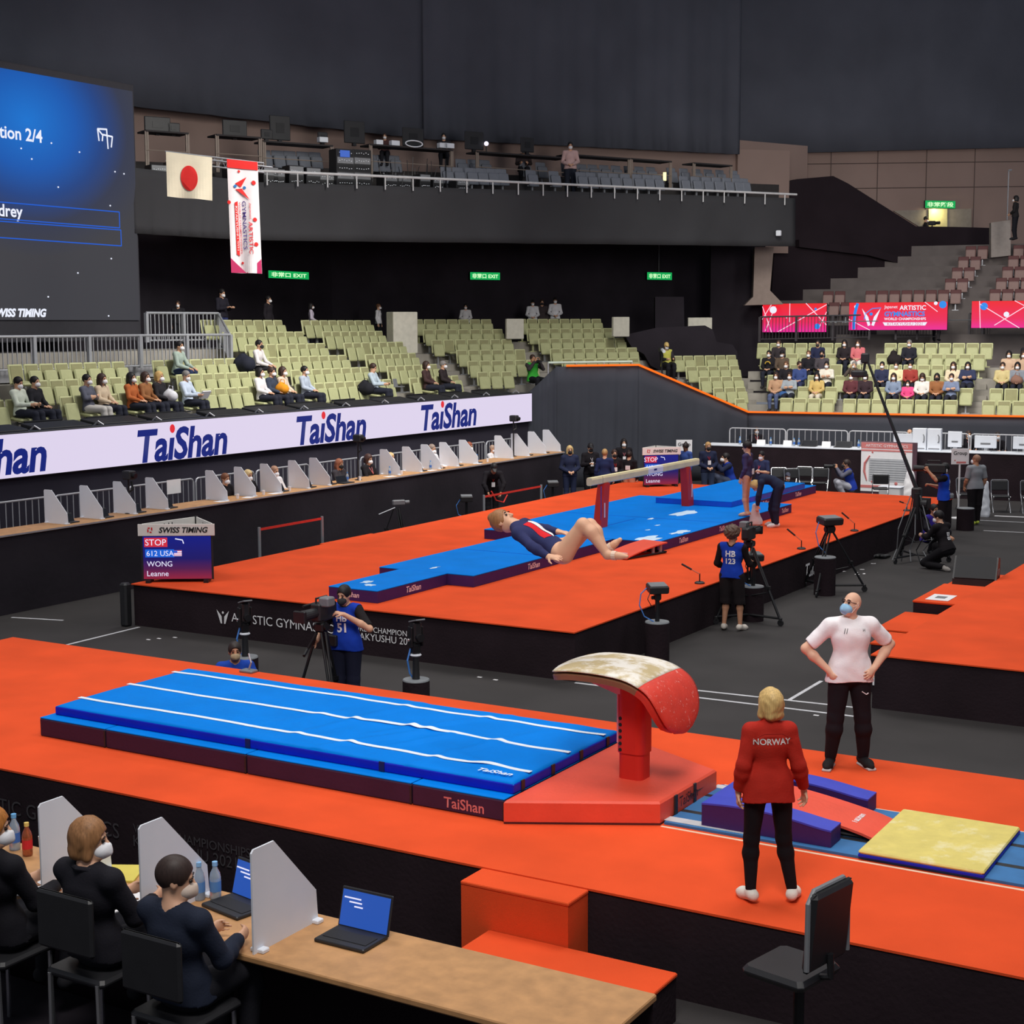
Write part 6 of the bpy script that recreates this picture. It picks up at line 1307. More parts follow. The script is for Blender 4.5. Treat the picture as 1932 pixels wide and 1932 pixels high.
P = at(650, 1104, 1.72); P = V(P[0]-.06, P[1]-.42, 0); t = thing('broadcast_camera', 'black broadcast camera on a tall tripod in front of the operator wearing HB 51', 'camera', tuple(P), face_yaw(-152)); broadcast_camera(t, 1.18, 1.05); tripod(t, 1.18, 0., .42, rot=.5)
obj('monitor', MB().box((.02, -.25, 1.02), (.16, .06, .14), ch=.01), BLACKPLASTIC, t); obj('side_arm', MB().tube([(0, .1, 1.18), (.1, .16, .98), (.06, .30, .92)], .02, 6), BLACKMETAL, t)
P = at(1412, 1176); t = thing('broadcast_camera', 'broadcast camera on a wheeled tripod used by the curly haired operator', 'camera', (P[0]-.05, P[1]+.12, 0), face_yaw(28)); broadcast_camera(t, 1.28, 1.0); tripod(t, 1.28, 0., .62, dolly=True, rot=-.2)
P = at(1563, 1117); t = thing('broadcast_camera', 'flat camera on a wheeled tripod standing alone beside the podium side lettering', 'camera', (P[0], P[1], 0), face_yaw(160)); tripod(t, 1.15, 0., .68, dolly=True, rot=.7)
obj('fluid_head', MB().box((0, 0, 1.2), (.16, .16, .14), ch=.02).tube([(-.1, 0, 1.2), (.1, 0, 1.2)], .05, 12), BLACKMETAL, t); hb_ = obj('housing', MB().box((0, 0, 1.36), (.42, .32, .13), R=Matrix.Rotation(-.1, 3, 'X'), ch=.02), BLACKPLASTIC, t); obj('top_plate', MB().box((0, 0, 1.43), (.36, .26, .014), R=Matrix.Rotation(-.1, 3, 'X')), GREYPLASTIC, hb_); obj('cable', MB().tube([(.2, -.05, 1.35), (.3, 0, 1.15), (.26, .05, .9), (.12, .1, .75)], .01, 6), CABLE, t)
pedestal(1557, 1050, .72, .20, 'dark drum pedestal behind the lone wheeled camera tripod')
pedestal(1822, 958, .55, .21, 'black drum bin standing in front of the man in the grey shirt')
def desk_mic(px, py, tx, ty, label):
    P = at(px, py, hp); d = depth(P); tip = atd(tx, ty, d-.02)-P; t = thing('floor_microphone', label, 'microphone', tuple(P))
    obj('base', MB().lathe([(.085, 0), (.085, .02), (.06, .035)], n=20), BLACKPLASTIC, t); obj('stem', MB().tube([(0, 0, .03), (0, 0, .17)], .010, 6), BLACKMETAL, t)
    obj('boom', MB().tube([(0, 0, .16), tuple(mid(V(0, 0, .16), tip, .45))], .010, 6), mat('red_boom', (206, 120, 96), .5), t); obj('capsule', MB().tube([tuple(mid(V(0, 0, .16), tip, .45)), tuple(tip)], .017, 8), BLACKPLASTIC, t)
for i, (a, b_, c, d, l) in enumerate(((1320, 1101, 1286, 1064, 'nearest'), (1512, 1036, 1485, 998, 'second nearest'), (1612, 1002, 1588, 967, 'third nearest'), (1711, 964, 1697, 946, 'farthest'))): desk_mic(a, b_, c, d, f'small boom microphone on the beam podium edge, {l} of the four')
# crane
P = at(1726, 1058); cr = thing('camera_crane', 'black camera crane with a long thin jib arm rising over the far seats', 'crane', (P[0], P[1], 0))
tripod(cr, 1.15, 0., .70, .03, dolly=True, rot=.2); obj('column', MB().lathe([(.09, .9), (.08, 1.2), (.06, 1.45)], n=14), BLACKMETAL, cr)
dd = depth(P); piv = atd(1730, 925, dd)-P; tip = atd(1634, 674, dd+.8)-P; tail = piv+(piv-tip)*.10
obj('jib_arm', MB().tube([tuple(tail), tuple(piv), tuple(tip)], [.05, .045, .025], 8), BLACKMETAL, cr); obj('counterweight', MB().tube([tuple(tail+V(-.12, 0, 0)), tuple(tail+V(.12, 0, 0))], .13, 16), BLACKPLASTIC, cr)
obj('pivot_box', MB().box(tuple(piv-V(0, 0, .06)), (.2, .2, .24), ch=.03), BLACKPLASTIC, cr)
obj('remote_head', MB().box(tuple(tip+V(-.02, 0, -.02)), (.16, .16, .22), ch=.03).tube([tuple(tip), tuple(tip+V(-.05, 0, -.35))], .03, 6), BLACKPLASTIC, cr); obj('camera_body', MB().box(tuple(tip+V(-.12, -.08, -.36)), (.30, .26, .14), ch=.03), BLACKPLASTIC, cr)
obj('monitor', MB().box(tuple(piv+V(.18, -.1, -.25)), (.30, .06, .22), ch=.01), BLACKPLASTIC, cr); 
for k in range(5): obj('cable', MB().tube([tuple(piv+V(.05*k-.1, -.1, -.1)), (.18*k-.3, -.25, .7-.05*k), (.14*k-.35, -.15, .25), (.2*k-.4, -.3, .02)], .012, 5), BLACKPLASTIC if k % 2 else GREYPLASTIC, cr)
sh = thing('shoulder_camera', 'black shoulder camera held by the operator in the blue bib at the crane', 'camera', tuple(th.location), th.rotation_euler.z)
obj('camera_body', MB().box((-.16, .20, 1.66), (.16, .50, .22), ch=.03), BLACKPLASTIC, sh); obj('lens', MB().tube([(-.16, .45, 1.66), (-.16, .70, 1.66)], [.06, .075], 14), BLACKPLASTIC, sh); obj('handle', MB().tube([(-.16, .38, 1.77), (-.16, .38, 1.84), (-.16, .1, 1.84), (-.16, .08, 1.77)], .016, 6), BLACKMETAL, sh); obj('tally_light', MB().box((-.16, -.06, 1.62), (.08, .02, .06)), WHITE, sh)
# wedge monitor loudspeaker
t = thing('monitor_speaker', 'black wedge shaped stage monitor loudspeaker on the low orange step', 'speaker', (-6.45, 26.55, .60), .15)
obj('cabinet', MB().extr([(-.36, -.42, 0), (-.36, -.42, .12), (-.36, -.05, .46), (-.36, .30, .40), (-.36, .34, 0)], (.72, 0, 0)), BLACKPLASTIC, t); obj('grille', MB().extr([(-.33, -.425, .13), (-.33, -.075, .455), (-.33, -.085, .465), (-.33, -.435, .14)], (.66, 0, 0)), INK, t); obj('side_handle', MB().box((.362, 0, .2), (.012, .2, .1)), GREYPLASTIC, t)
# belt barriers behind the podium
def belt(pa, pb, x, label, zt=1.62):
    A, B = atx(*pa, x), atx(*pb, x); t = thing('belt_barrier', label, 'barrier', (A[0], A[1], 0)); d = B-A
    for q in (V(0, 0, 0), d): obj('post', MB().tube([(q[0], q[1], .02), (q[0], q[1], A[2])], .032, 10), STEEL, t); obj('foot', MB().lathe([(.16, 0), (.16, .015), (.05, .04)], (q[0], q[1], 0), 18), BLACKMETAL, t)
    obj('belt', MB().box((d[0]/2, d[1]/2, A[2]-.045), (.006, abs(d[1]), .05)), mat('red_belt', (226, 52, 40), .7), t); return t
belt((489, 995), (608, 1002), -19.9, 'red belt barrier on grey posts left of the beam podium')
belt((913, 934), (1021, 929), -19.9, 'red belt barrier being fixed by the man in black')
# small camcorder on tripod and two stand boxes left of the podium
def atwall(px, ytop, H): P = at(px, ytop, H); return V(P[0], P[1], 0)
P = atx(748, 945, -20.1); t = thing('camcorder', 'small pale camcorder on a light tripod against the dark judges wall', 'camera', (P[0], P[1], 0), face_yaw(70)); z = P[2]
tripod(t, z-.16, 0., .38, .016, rot=.2); obj('camera_body', MB().box((0, .05, z-.04), (.09, .30, .12), ch=.02).tube([(0, .2, z-.04), (0, .3, z-.04)], .045, 10), GREYPLASTIC, t); obj('pan_bar', MB().tube([(.04, -.05, z-.15), (.1, -.45, z-.28)], .014, 6), STEEL, t)
def stand_box(px, py, x, label):
    P = atx(px, py, x); z = P[2]; t = thing('box_camera', label, 'camera', (P[0], P[1], 0), face_yaw(175)); obj('pole', MB().tube([(0, 0, 0), (0, 0, z-.1)], .03, 8), BLACKMETAL, t); obj('foot', MB().lathe([(.2, 0), (.2, .03), (.05, .05)], n=16), BLACKMETAL, t)
    obj('housing', MB().box((0, 0, z-.03), (.30, .26, .13), R=Matrix.Rotation(-.1, 3, 'X'), ch=.015), BLACKPLASTIC, t); obj('top_plate', MB().box((0, 0, z+.04), (.27, .23, .012), R=Matrix.Rotation(-.1, 3, 'X')), GREYPLASTIC, t); obj('cable', MB().tube([(.15, 0, z-.05), (.25, .02, z-.2), (.2, .02, z-.42), (.02, .02, z-.5)], .009, 5), CABLE, t)
stand_box(880, 938, -19.9, 'box camera on a pole left of the podium near the camcorder'); stand_box(1043, 911, -19.75, 'box camera on a pole left of the podium beyond the red belt')
# ------------------------------------------------------------------ judges table: dividers, tablets, barriers
def divider(P, rz, label, group, s=1.):
    t = thing('privacy_divider', label, 'divider', tuple(P), rz, group)
    obj('panel', MB().extr([(0, -.006, 0), (.60*s, -.006, 0), (.585*s, -.006, .20*s), (.20*s, -.006, .62*s), (.02*s, -.006, .62*s), (0, -.006, .60*s)], (0, .012, 0)), OFFWHITE, t); obj('foot', MB().box((.57*s, 0, .012), (.06, .10, .024), ch=.005), OFFWHITE, t)
    obj('foot', MB().box((.06, 0, .012), (.06, .10, .024), ch=.005), OFFWHITE, t)
DIV = [84, 151, 214, 275, 388, 442, 491, 544, 584, 717, 759, 794, 829, 866, 933, 964, 996, 1024]
def laptop(P, rz, label, size=.26, screen=None):
    t = thing('tablet', label, 'tablet', tuple(P), rz); obj('base', MB().box((0, 0, .012), (size, size*.6, .02), ch=.005), BLACKPLASTIC, t); R = Matrix.Rotation(-.45, 3, 'X')
    s_ = obj('screen', MB().box((0, size*.32, .09), (size, .016, .17), R=R, ch=.005), BLACKPLASTIC, t); obj('display', MB().box((0, size*.32-.0095, .089), (size*.92, .004, .15), R=R), screen or mat('dark_glass', (20, 22, 30), .2), s_)
for i, x in enumerate(DIV):
    y = atx(x, 965-.125*x, XT-.66)[1]
    divider((XT-.66, y, 1.423), 0, f'white trapezoid divider on the long judges table, {ORD[i]} counted from the left', 'dividers on the judges table')
    if i not in (4, 5, 9, 14, 17): laptop((XT-.22, y+.24, 1.423), math.pi/2+.1, f'black tablet stand on the long judges table beside the {ORD[i]} divider')
def barrier(A, B, z0, h, label, m, bars=12, group='crowd barriers'):
    A, B = np.array(A, float), np.array(B, float); d = B-A; L = np.linalg.norm(d); t = thing('crowd_barrier', label, 'barrier', (A[0], A[1], z0), math.atan2(d[1], d[0]), group)
    r = .08; pts = [(0, 0, .0), (0, 0, h-r), (r*.3, 0, h-r*.3), (r, 0, h), (L-r, 0, h), (L-r*.3, 0, h-r*.3), (L, 0, h-r), (L, 0, 0)]
    obj('frame', MB().tube(pts, .021, 7), m, t); obj('bottom_rail', MB().tube([(0, 0, .18), (L, 0, .18)], .017, 6), m, t); b = MB()
    for k in range(1, bars): b.tube([(L*k/bars, 0, .18), (L*k/bars, 0, h)], .010, 5)
    stuff(obj('bars', b, m, t)); return t
for i in range(11):
    y = 17.0+i*2.0; barrier((-22.75, y), (-22.75, y+1.92), .66, 1.12, f'grey crowd barrier behind the judges table, {ORD[i]} from the left', GRAIL)
P = atx(328, 918, -22.7); tag(obj('paper_sheet', MB().box(tuple(P), (.006, .42, .30)), WHITE), 'white paper sheet hung on a barrier behind the judges table', 'paper')
def pole_cam(px, py_base, py_top, x, label):
    A, B = atx(px, py_base, x), atx(px, py_top, x); t = thing('pole_camera', label, 'camera', (A[0], A[1], 1.42)); h = B[2]-1.42
    obj('pole', MB().tube([(0, 0, 0), (0, 0, h-.1)], .02, 8), BLACKMETAL, t); obj('foot', MB().lathe([(.09, 0), (.09, .012), (.03, .03)], n=14), BLACKMETAL, t); obj('camera_body', MB().box((.02, 0, h-.02), (.22, .18, .17), ch=.02), BLACKPLASTIC, t); obj('lens', MB().tube([(.12, 0, h-.02), (.2, 0, h-.03)], .05, 10), BLACKMETAL, t); obj('bracket', MB().tube([(0, 0, h-.35), (.06, .05, h-.3), (.02, .06, h-.15)], .025, 6), BLACKMETAL, t)
pole_cam(244, 962, 894, XT-.3, 'black camera on a thin pole at the left judges table near three dividers'); pole_cam(676, 893, 825, XT-.3, 'black camera on a pole standing before the third large word of the board'); pole_cam(969, 850, 788, XT-.45, 'black camera on a pole near the right end of the board')
def cup(P, label, name='paper_cup', m=WHITE, h=.10, r=.035): tag(obj(name, MB().lathe([(r*.8, 0), (r, h)], tuple(P), 12), m), label, 'cup')
def bottle(P, label, liquid=(206, 222, 236), cap=(80, 150, 220), lab=(60, 110, 190), s=1.):
    t = thing('drink_bottle', label, 'bottle', tuple(P)); k = 'bottle_%d_%d_%d' % liquid
    if k not in _mats: m = mat(k, liquid, .1); m.node_tree.nodes['Principled BSDF'].inputs['Transmission Weight'].default_value = .6
    obj('body', MB().lathe([(.030*s, 0), (.033*s, .01*s), (.033*s, .13*s), (.028*s, .155*s), (.014*s, .185*s), (.013*s, .20*s)], n=16), _mats[k], t, smooth=True); obj('cap', MB().lathe([(.016*s, .198*s), (.016*s, .222*s)], n=14), mat('cap_%d_%d_%d' % cap, cap, .5), t); obj('label_band', MB().lathe([(.0336*s, .05*s), (.0336*s, .11*s)], n=16), mat('label_%d_%d_%d' % lab, lab, .6), t)
rr = random.Random(8)
for i, (x, nm) in enumerate(((420, 'fourth and fifth'), (470, 'sixth and seventh'), (520, 'seventh and eighth'), (655, 'ninth and tenth'), (735, 'tenth and eleventh'), (812, 'twelfth and thirteenth'), (900, 'fourteenth and fifteenth'))):
    y = atx(x, 965-.125*x, XT-.3)[1]; bottle((XT-.30, y, 1.423), f'clear water bottle on the judges table between its {nm} dividers'); cup((XT-.16, y+.3, 1.423), f'white paper cup on the judges table between its {nm} dividers'); tag(obj('paper_sheet', MB().box((XT-.12, y-.25, 1.426), (.20, .28, .004), rz=rr.uniform(-.3, .3)), WHITE), f'white papers lying on the judges table between its {nm} dividers', 'paper')
P = atx(640, 905, XT-.3); laptop((XT-.12, P[1], 1.423), math.pi/2, 'larger black laptop before the long haired woman at the judges table', .40)
# ------------------------------------------------------------------ far tables
TF0, TF1 = at(1330, 838, 1.36), at(1990, 858, 1.36); tdir = nrm_((TF1-TF0)*V(1, 1, 0)); TFA = math.atan2(tdir[1], tdir[0]); tb_ = V(-tdir[1], tdir[0], 0); TL = np.linalg.norm((TF1-TF0)[:2])
ft = thing('officials_table', 'long black skirted officials table along the far wall', 'table', (TF0[0], TF0[1], 0), TFA)
obj('skirt', MB().box((TL/2, .02, .66), (TL, .04, 1.32)), SKIRT, ft); obj('tabletop', MB().box((TL/2, .38, 1.34), (TL+.05, .80, .04), ch=.008), OFFWHITE, ft)
struct('floor_far_platform', MB().box(tuple((TF0+TF1)/2*V(1, 1, 0)+tb_*1.5+V(0, 0, .33)), (TL, 2.0, .66), rz=TFA), BLACK)
def ontable(px, back=.4, z=1.362):
    lo, hi = -3., TL+6
    for _ in range(40):
        m_ = (lo+hi)/2; q = TF0*V(1, 1, 0)+tdir*m_+tb_*back+V(0, 0, z)
        if proj(q)[0] < px: lo = m_
        else: hi = m_
    return TF0*V(1, 1, 0)+tdir*lo+tb_*back+V(0, 0, z)
for i, (a, c) in enumerate(((1376, 1481), (1484, 1598), (1601, 1712), (1716, 1826), (1830, 1940))):
    A, C_ = ontable(a, 1.1, .66), ontable(c, 1.1, .66); barrier(A[:2], C_[:2], .66, 1.15, f'grey crowd barrier behind the far officials table, {ORD[i]} from the left', mat('bright_rail', (206, 206, 210), .4, metal=.3), 10)
def computer(px, w_, h_, label, kind):
    P = ontable(px, .40); t = thing('computer_monitor' if kind == 'm' else 'computer_tower', label, 'computer', tuple(P), TFA)
    if kind == 'm':
        obj('panel', MB().box((0, 0, h_/2+.10), (w_, .04, h_), ch=.012), OFFWHITE, t); obj('foot', MB().box((0, .02, .012), (w_*.5, .2, .024), ch=.006).box((0, .04, .09), (.10, .03, .16)), mat('silver_foot', (190, 192, 196), .4), t); obj('back_vent', MB().box((0, -.022, h_*.35+.1), (w_*.45, .006, .05)), GREYPLASTIC, t)
    else:
        obj('case', MB().box((0, 0, h_/2), (w_, .22, h_), ch=.012), OFFWHITE, t); obj('handle', MB().tube([(w_*.28, -.112, h_*.36), (w_*.36, -.135, h_*.42), (w_*.36, -.135, h_*.66), (w_*.28, -.112, h_*.72)], .014, 6), GREYPLASTIC, t); obj('base_strip', MB().box((0, -.112, .04), (w_*.8, .008, .03)), GREYPLASTIC, t)
computer(1735, .40, .63, 'white computer case with a grey handle, left of the upright pair', 't'); computer(1763, .40, .63, 'white computer case with a grey handle, right of the upright pair', 't')
computer(1801, .40, .46, 'white computer monitor seen from behind above the Group sign', 'm'); computer(1859, .62, .36, 'wide white computer monitor seen from behind near the right edge', 'm'); computer(1932, .62, .36, 'white computer monitor cut by the right edge of the photograph', 'm')
for i, x in enumerate((1436, 1486, 1559)): tag(obj('tent_card', MB().extr([(-.13, -.06, 0), (-.13, .06, 0), (-.13, 0, .17)], (.26, 0, 0)), WHITE, None, tuple(ontable(x, .25)), TFA), f'white folded card standing on the far officials table, {ORD[i]} from the left', 'card')
for i, x in enumerate((1396, 1454, 1498, 1507, 1620)): bottle(ontable(x, .3), f'small bottle on the far officials table, {ORD[i]} from the left', s=1.1)
for i, x in enumerate((1525, 1590)): laptop(ontable(x, .35), TFA, f'dark laptop lying low on the far officials table, {ORD[i]} from the left', .5)
P = ontable(1703, .3); tag(obj('white_laptop', MB().box((0, 0, .28), (.55, .02, .38), R=Matrix.Rotation(.1, 3, 'X'), ch=.01).box((0, .15, .05), (.55, .3, .1), ch=.01), OFFWHITE, None, tuple(P), TFA), 'white laptop lid before the bald official at the far table', 'laptop')
# results board
A, B = at(1623, 934, 0), at(1722, 939, 0); c = (A+B)/2; L = np.linalg.norm((B-A)[:2]); ang = math.atan2((B-A)[1], (B-A)[0]); H_ = (A[2]+(934-831)*depth(c)/2903)
rbd = thing('results_board', 'large white and pink results board on the floor behind the podium', 'board', (c[0], c[1], 0), ang)
obj('frame', MB().box((.04, .04, H_/2), (L*1.06, .06, H_), ch=.01), mat('plum_frame', (84, 56, 68), .6), rbd); obj('sheet', MB().box((-.02, 0, H_*.53), (L*.97, .02, H_*.9)), WHITE, rbd)
PK = mat('pink_print', (214, 50, 96), .7); GP = mat('grey_print', (186, 188, 192), .8)
obj('header_band', MB().box((-.02, -.013, H_*.925), (L*.97, .006, H_*.11)), PK, rbd); obj('pink_band', MB().box((-.02, -.013, H_*.835), (L*.97, .006, H_*.03)), PK, rbd); obj('pink_band', MB().box((-.02, -.013, H_*.17), (L*.97, .006, H_*.05)), PK, rbd); obj('table_field', MB().box((.04, -.013, H_*.48), (L*.74, .006, H_*.42)), GP, rbd)
text('ARTISTIC GYMNASTICS', (-.02, -.018, H_*.925), (1, 0, 0), (0, 0, 1), width=L*.8, m=WHITE, parent=rbd)
for k in range(9): obj('printed_line', MB().box((.04, -.018, H_*(.31+.042*k)), (L*.70, .004, H_*.008)), mat('line_print', (130, 132, 138), .8), rbd)
obj('pink_arc', MB().tube([(-L*.33, -.02, H_*.74), (-L*.42, -.02, H_*.60), (-L*.43, -.02, H_*.45), (-L*.38, -.02, H_*.28)], [.02, .035, .035, .015], 6), PK, rbd)
for x, z, r in ((-.28, .80, .03), (.33, .79, .04), (-.28, .26, .035), (.18, .24, .05), (.34, .2, .02)): obj('printed_dot', MB().ball((x*L, -.014, z*H_), r, 8, (1, .2, 1)), PK, rbd)
def group_sign(px, y0, y1, wpx, foot, label):
    d = depth(foot); c_ = foot+V(0, 0, 0); zt = 5-(y0-617.5)*d/2903; zb_ = 5-(y1-617.5)*d/2903; zt = atd(px, y0, d)[2]; zb_ = atd(px, y1, d)[2]; w_ = wpx*d/2903
    t = thing('group_sign', label, 'sign', tuple(foot), face_yaw(0)); obj('board', MB().box((0, 0, (zt+zb_)/2), (w_, .02, zt-zb_), ch=.004), WHITE, t); obj('pole', MB().tube([(0, .02, 0), (0, .02, zb_+.1)], .025, 8), WHITE, t); obj('foot', MB().lathe([(.2, 0), (.2, .02), (.05, .04)], n=16), WHITE, t)
    text('Group', (0, -.013, zt-(zt-zb_)*.32), (1, 0, 0), (0, 0, 1), width=w_*.78, m=INK, parent=t, bold=.015); obj('printed_band', MB().box((.06*w_, -.012, zb_+(zt-zb_)*.12), (w_*.55, .004, .05)), PK, t); obj('printed_dot', MB().ball((-w_*.3, -.012, zb_+(zt-zb_)*.25), .02, 8, (1, .2, 1)), PK, t)
group_sign(1806, 845, 875, 33, at(1808, 978, 0), 'white Group sign on a pole beside the man in the grey shirt'); group_sign(1290, 829, 858, 30, at(1290, 929, 0)*V(1, 1, 0), 'white Group sign behind the gymnast with the hair bun')
# folding chairs
def chair(P, rz, label, s=1.):
    t = thing('folding_chair', label, 'chair', tuple(P), rz, 'black folding chairs at the far side')      # faces +Y
    obj('seat', MB().box((0, .02, .43), (.42, .40, .05), ch=.02), BLACKPLASTIC, t); obj('backrest', MB().box((0, -.19, .70), (.42, .035, .26), R=Matrix.Rotation(.12, 3, 'X'), ch=.015), BLACKPLASTIC, t)
    for sx in (-1, 1): obj('frame', MB().tube([(sx*.225, .22, .0), (sx*.225, -.15, .5), (sx*.225, -.21, .82), (sx*.19, -.215, .85)], .012, 6), CHROME, t); obj('leg', MB().tube([(sx*.215, -.22, 0), (sx*.215, .18, .43)], .012, 6), CHROME, t)
    obj('top_bar', MB().tube([(-.2, -.215, .85), (.2, -.215, .85)], .012, 6), CHROME, t)
for px_, py_, rz_, lb in ((1546, 938, 200, 'empty black folding chair between the cap wearer and the photographer'), (1516, 936, 195, 'black folding chair behind the head of the cap wearer'), (1497, 940, 170, 'black folding chair just beside the cap wearer'), (1470, 938, 185, 'black folding chair behind the young man in navy'), (1887, 966, 186, 'black folding chair at the right beyond the grey shirted man'), (1943, 968, 186, 'black folding chair cut by the right edge'), (1822, 962, 180, 'black folding chair right behind the Group sign'), (1660, 950, 10, 'dark chair back just in front of the results board')):
    chair(at(px_, py_, 0), face_yaw(rz_), lb)
P = at(1668, 946, 0); t = thing('storage_crate', 'white low crate in front of the results board', 'crate', tuple(P), ang); obj('body', MB().box((.2, 0, .22), (.62, .4, .40), ch=.03), WHITE, t); obj('lid', MB().box((.2, 0, .43), (.66, .44, .03), ch=.01), OFFWHITE, t)
P = at(1716, 944, 0); Fb = Field(.02); Fb.cone((0, 0, .1), (0, 0, .75), .26, .12, .05, ((0, 1, 0), 1.5)); Fb.warp(.02, 14., .3); tag(link('white_towel', Fb.mesh('white_towel'), WHITE, None, tuple(P*V(1, 1, 0))), 'white cloth hanging in a heap beside the results board', 'towel')
P = at(1856, 975, 0); Fb = Field(.02); Fb.cone((0, 0, .06), (.05, 0, .9), .16, .05, .05, ((0, 1, 0), 1.4)); Fb.warp(.015, 16., .9); tag(link('white_jacket', Fb.mesh('white_jacket'), OFFWHITE, None, tuple(P*V(1, 1, 0))), 'white jacket hanging behind the man in the grey shirt', 'jacket')
for i, (x, y, w_) in enumerate(((1850, 968, .5), (1910, 975, .9))): P = at(x, y, 0); tag(obj('floor_paper', MB().box((P[0], P[1], .004), (w_, .12, .006), rz=.1*i), WHITE), ('short', 'long')[i]+' white strip lying on the floor near the far chairs', 'paper')
rr = random.Random(2)
for i in range(9): P = at(1590+rr.uniform(0, 60), 1092-rr.uniform(0, 30), 0); obj('paper_scrap', MB().box((P[0], P[1], .003), (.09, .05, .004), rz=rr.uniform(0, 3)), WHITE, fl)
for x, y in ((300, 1205), (330, 1203), (280, 1207), (905, 1278), (935, 1283), (1540, 1350), (1633, 1352)): P = at(x, y, 0); obj('paper_scrap', MB().box((P[0], P[1], .003), (.07, .04, .004)), WHITE, fl)
P = at(1692, 1060, 0); Fb = Field(.02); [Fb.cone((rr.uniform(-.3, .3), rr.uniform(-.2, .2), .04), (rr.uniform(-.3, .3), rr.uniform(-.2, .2), .06), .035, .03, .02) for _ in range(9)]; tag(link('cable_heap', Fb.mesh('cable_heap'), BLACKPLASTIC, None, tuple(P+V(-.6, .3, 0))), 'heap of black cables on the floor at the crane base', 'cable')
# ------------------------------------------------------------------ officials standing and sitting round the hall
def stand_px(px, ytop, H, z0=0.): P = at(px, ytop, z0+H); return V(P[0], P[1], z0)
NAVY = (38, 44, 70); BLK = (30, 27, 32); WHT = (226, 224, 228)
BLACKMASK = (30, 30, 34); WMASK = (236, 236, 240)
def lanyard(t, B, rgb=(206, 50, 60), card=True, front=.16):
    J = B.J; f = nrm_(np.cross(nrm_(J['chs']-J['wst']), nrm_(J['shR']-J['shL']))); a = J['nck']+f*.05; b_ = J['chs']+f*front-V(0, 0, .06)
    obj('lanyard', MB().tube([tuple(a+J['rt']*.07), tuple(b_), tuple(a-J['rt']*.07)], .011, 5), cloth_mat(rgb), t)
    if card: obj('id_card', MB().box(tuple(b_-V(0, 0, .07)+f*.01), (.09, .012, .12), ch=.004), WHITE, t)
JF = pose_stand(elL=(-.25, .0, 1.12), elR=(.25, .0, 1.12), wrL=(-.07, .20, 1.02), wrR=(.07, .20, 1.02), hdL=(.8, .6, -.2), hdR=(-.8, .6, -.2), hnL=(0, 0, -1), hnR=(0, 0, -1), curl=40.)   # hands clasped in front
JP = pose_stand(elL=(-.25, .05, 1.14), elR=(.25, .05, 1.14), wrL=(-.10, .28, 1.18), wrR=(.10, .28, 1.18), hdL=(.4, .9, .3), hdR=(-.4, .9, .3), hnL=(0, .2, -1), hnR=(0, .2, -1), curl=45., head=(0, -14, 0))   # reading something held up
JB = pose_stand()
def official(label, px, ytop, phi, J, key, H=1.70, z0=0., lany=None, **k):
    H0 = 1.735; P = stand_px(px, ytop, H, z0); t, B, R = person(label, P, face_yaw(phi), J, key=key, h=.015, size=H/H0, **k)
    if lany: lanyard(t, B, lany)
    return t, B, R
official('fair haired woman in a navy tracksuit with a black mask by the grey drape', 1075, 841, 172, JF, 'clasp', 1.72, hair=('bob', (206, 176, 120)), mask=BLACKMASK, top=(NAVY, 1., -.05), legs=(NAVY, 1.), female=True)
official('person in a black cap and black jacket holding papers before the drape', 1114, 836, 165, JP, 'read', 1.76, hair=('cap', (24, 22, 26)), mask=BLACKMASK, top=(BLK, 1., -.05), lany=(220, 216, 220))
official('blond person in navy seen from behind in front of the drape', 1141, 847, 10, JB, 'stand', 1.68, hair=('short', (176, 140, 92)), mask=None, top=((36, 46, 84), 1., -.05), legs=(NAVY, 1.))
official('official in a black mask and red lanyard standing behind the blond person', 1159, 848, 168, JF, 'clasp', 1.64, hair=('short', (60, 40, 34)), mask=BLACKMASK, top=(BLK, 1., -.05), lany=(206, 44, 50))
official('woman with a white mask and dark suit against the drape fold', 1177, 828, 178, JF, 'clasp', 1.72, z0=.0, hair=('bob', (28, 22, 24)), mask=WMASK, top=(BLK, 1., -.05), lany=(226, 130, 140), female=True)
t, B, R = official('gymnast in a black and white patterned leotard facing away near the scoreboard', 1187, 851, 20, JB, 'stand', 1.58, hair=('bun', (40, 28, 26)), mask=None, top=(BLK, 1., .0), legs=((206, 160, 130), 1.), shoes=None, female=True, skin_='light')
obj('number_bib', MB().box((0, -.155, 1.24), (.15, .012, .13), ch=.004), WHITE, t)
t, B, R = official('gymnast with a high hair bun and blue leotard behind the beam', 1294, 836, -130, pose_stand(head=(0, -20, 0)), 'down', 1.60, hair=('bun', (34, 24, 24)), mask=None, top=((60, 84, 150), 1., 0), legs=((120, 80, 62), 1.), shoes=None, female=True, skin_='deep')
official('woman in a navy jacket and black mask with a red lanyard at the table end', 1336, 834, 172, JF, 'clasp', 1.74, hair=('short', (190, 150, 96)), mask=BLACKMASK, top=(NAVY, 1., -.05), legs=((60, 70, 96), 1.), lany=(206, 44, 50), female=True)
t, B, R = official('dark haired photographer in a blue bib crouching beside the waiting gymnast', 1376, 851, -95, Jp, 'crouch', 1.12*1.735/1.12*.70, hair=('short', (28, 22, 24)), mask=WMASK, top=(NAVY, 1., -.02), legs=((70, 76, 96), 1.)); t.scale = (1.15,)*3; P = stand_px(1380, 853, 1.3); t.location = tuple(P+V(0, 0, .0)); bib(t, B, (30, 56, 150), lines=('H',), w_=(.06,))
tq = thing('photo_camera', 'black camera in the hands of the photographer beside the waiting gymnast', 'camera', tuple(P), face_yaw(-95)); tq.scale = (1.15,)*3
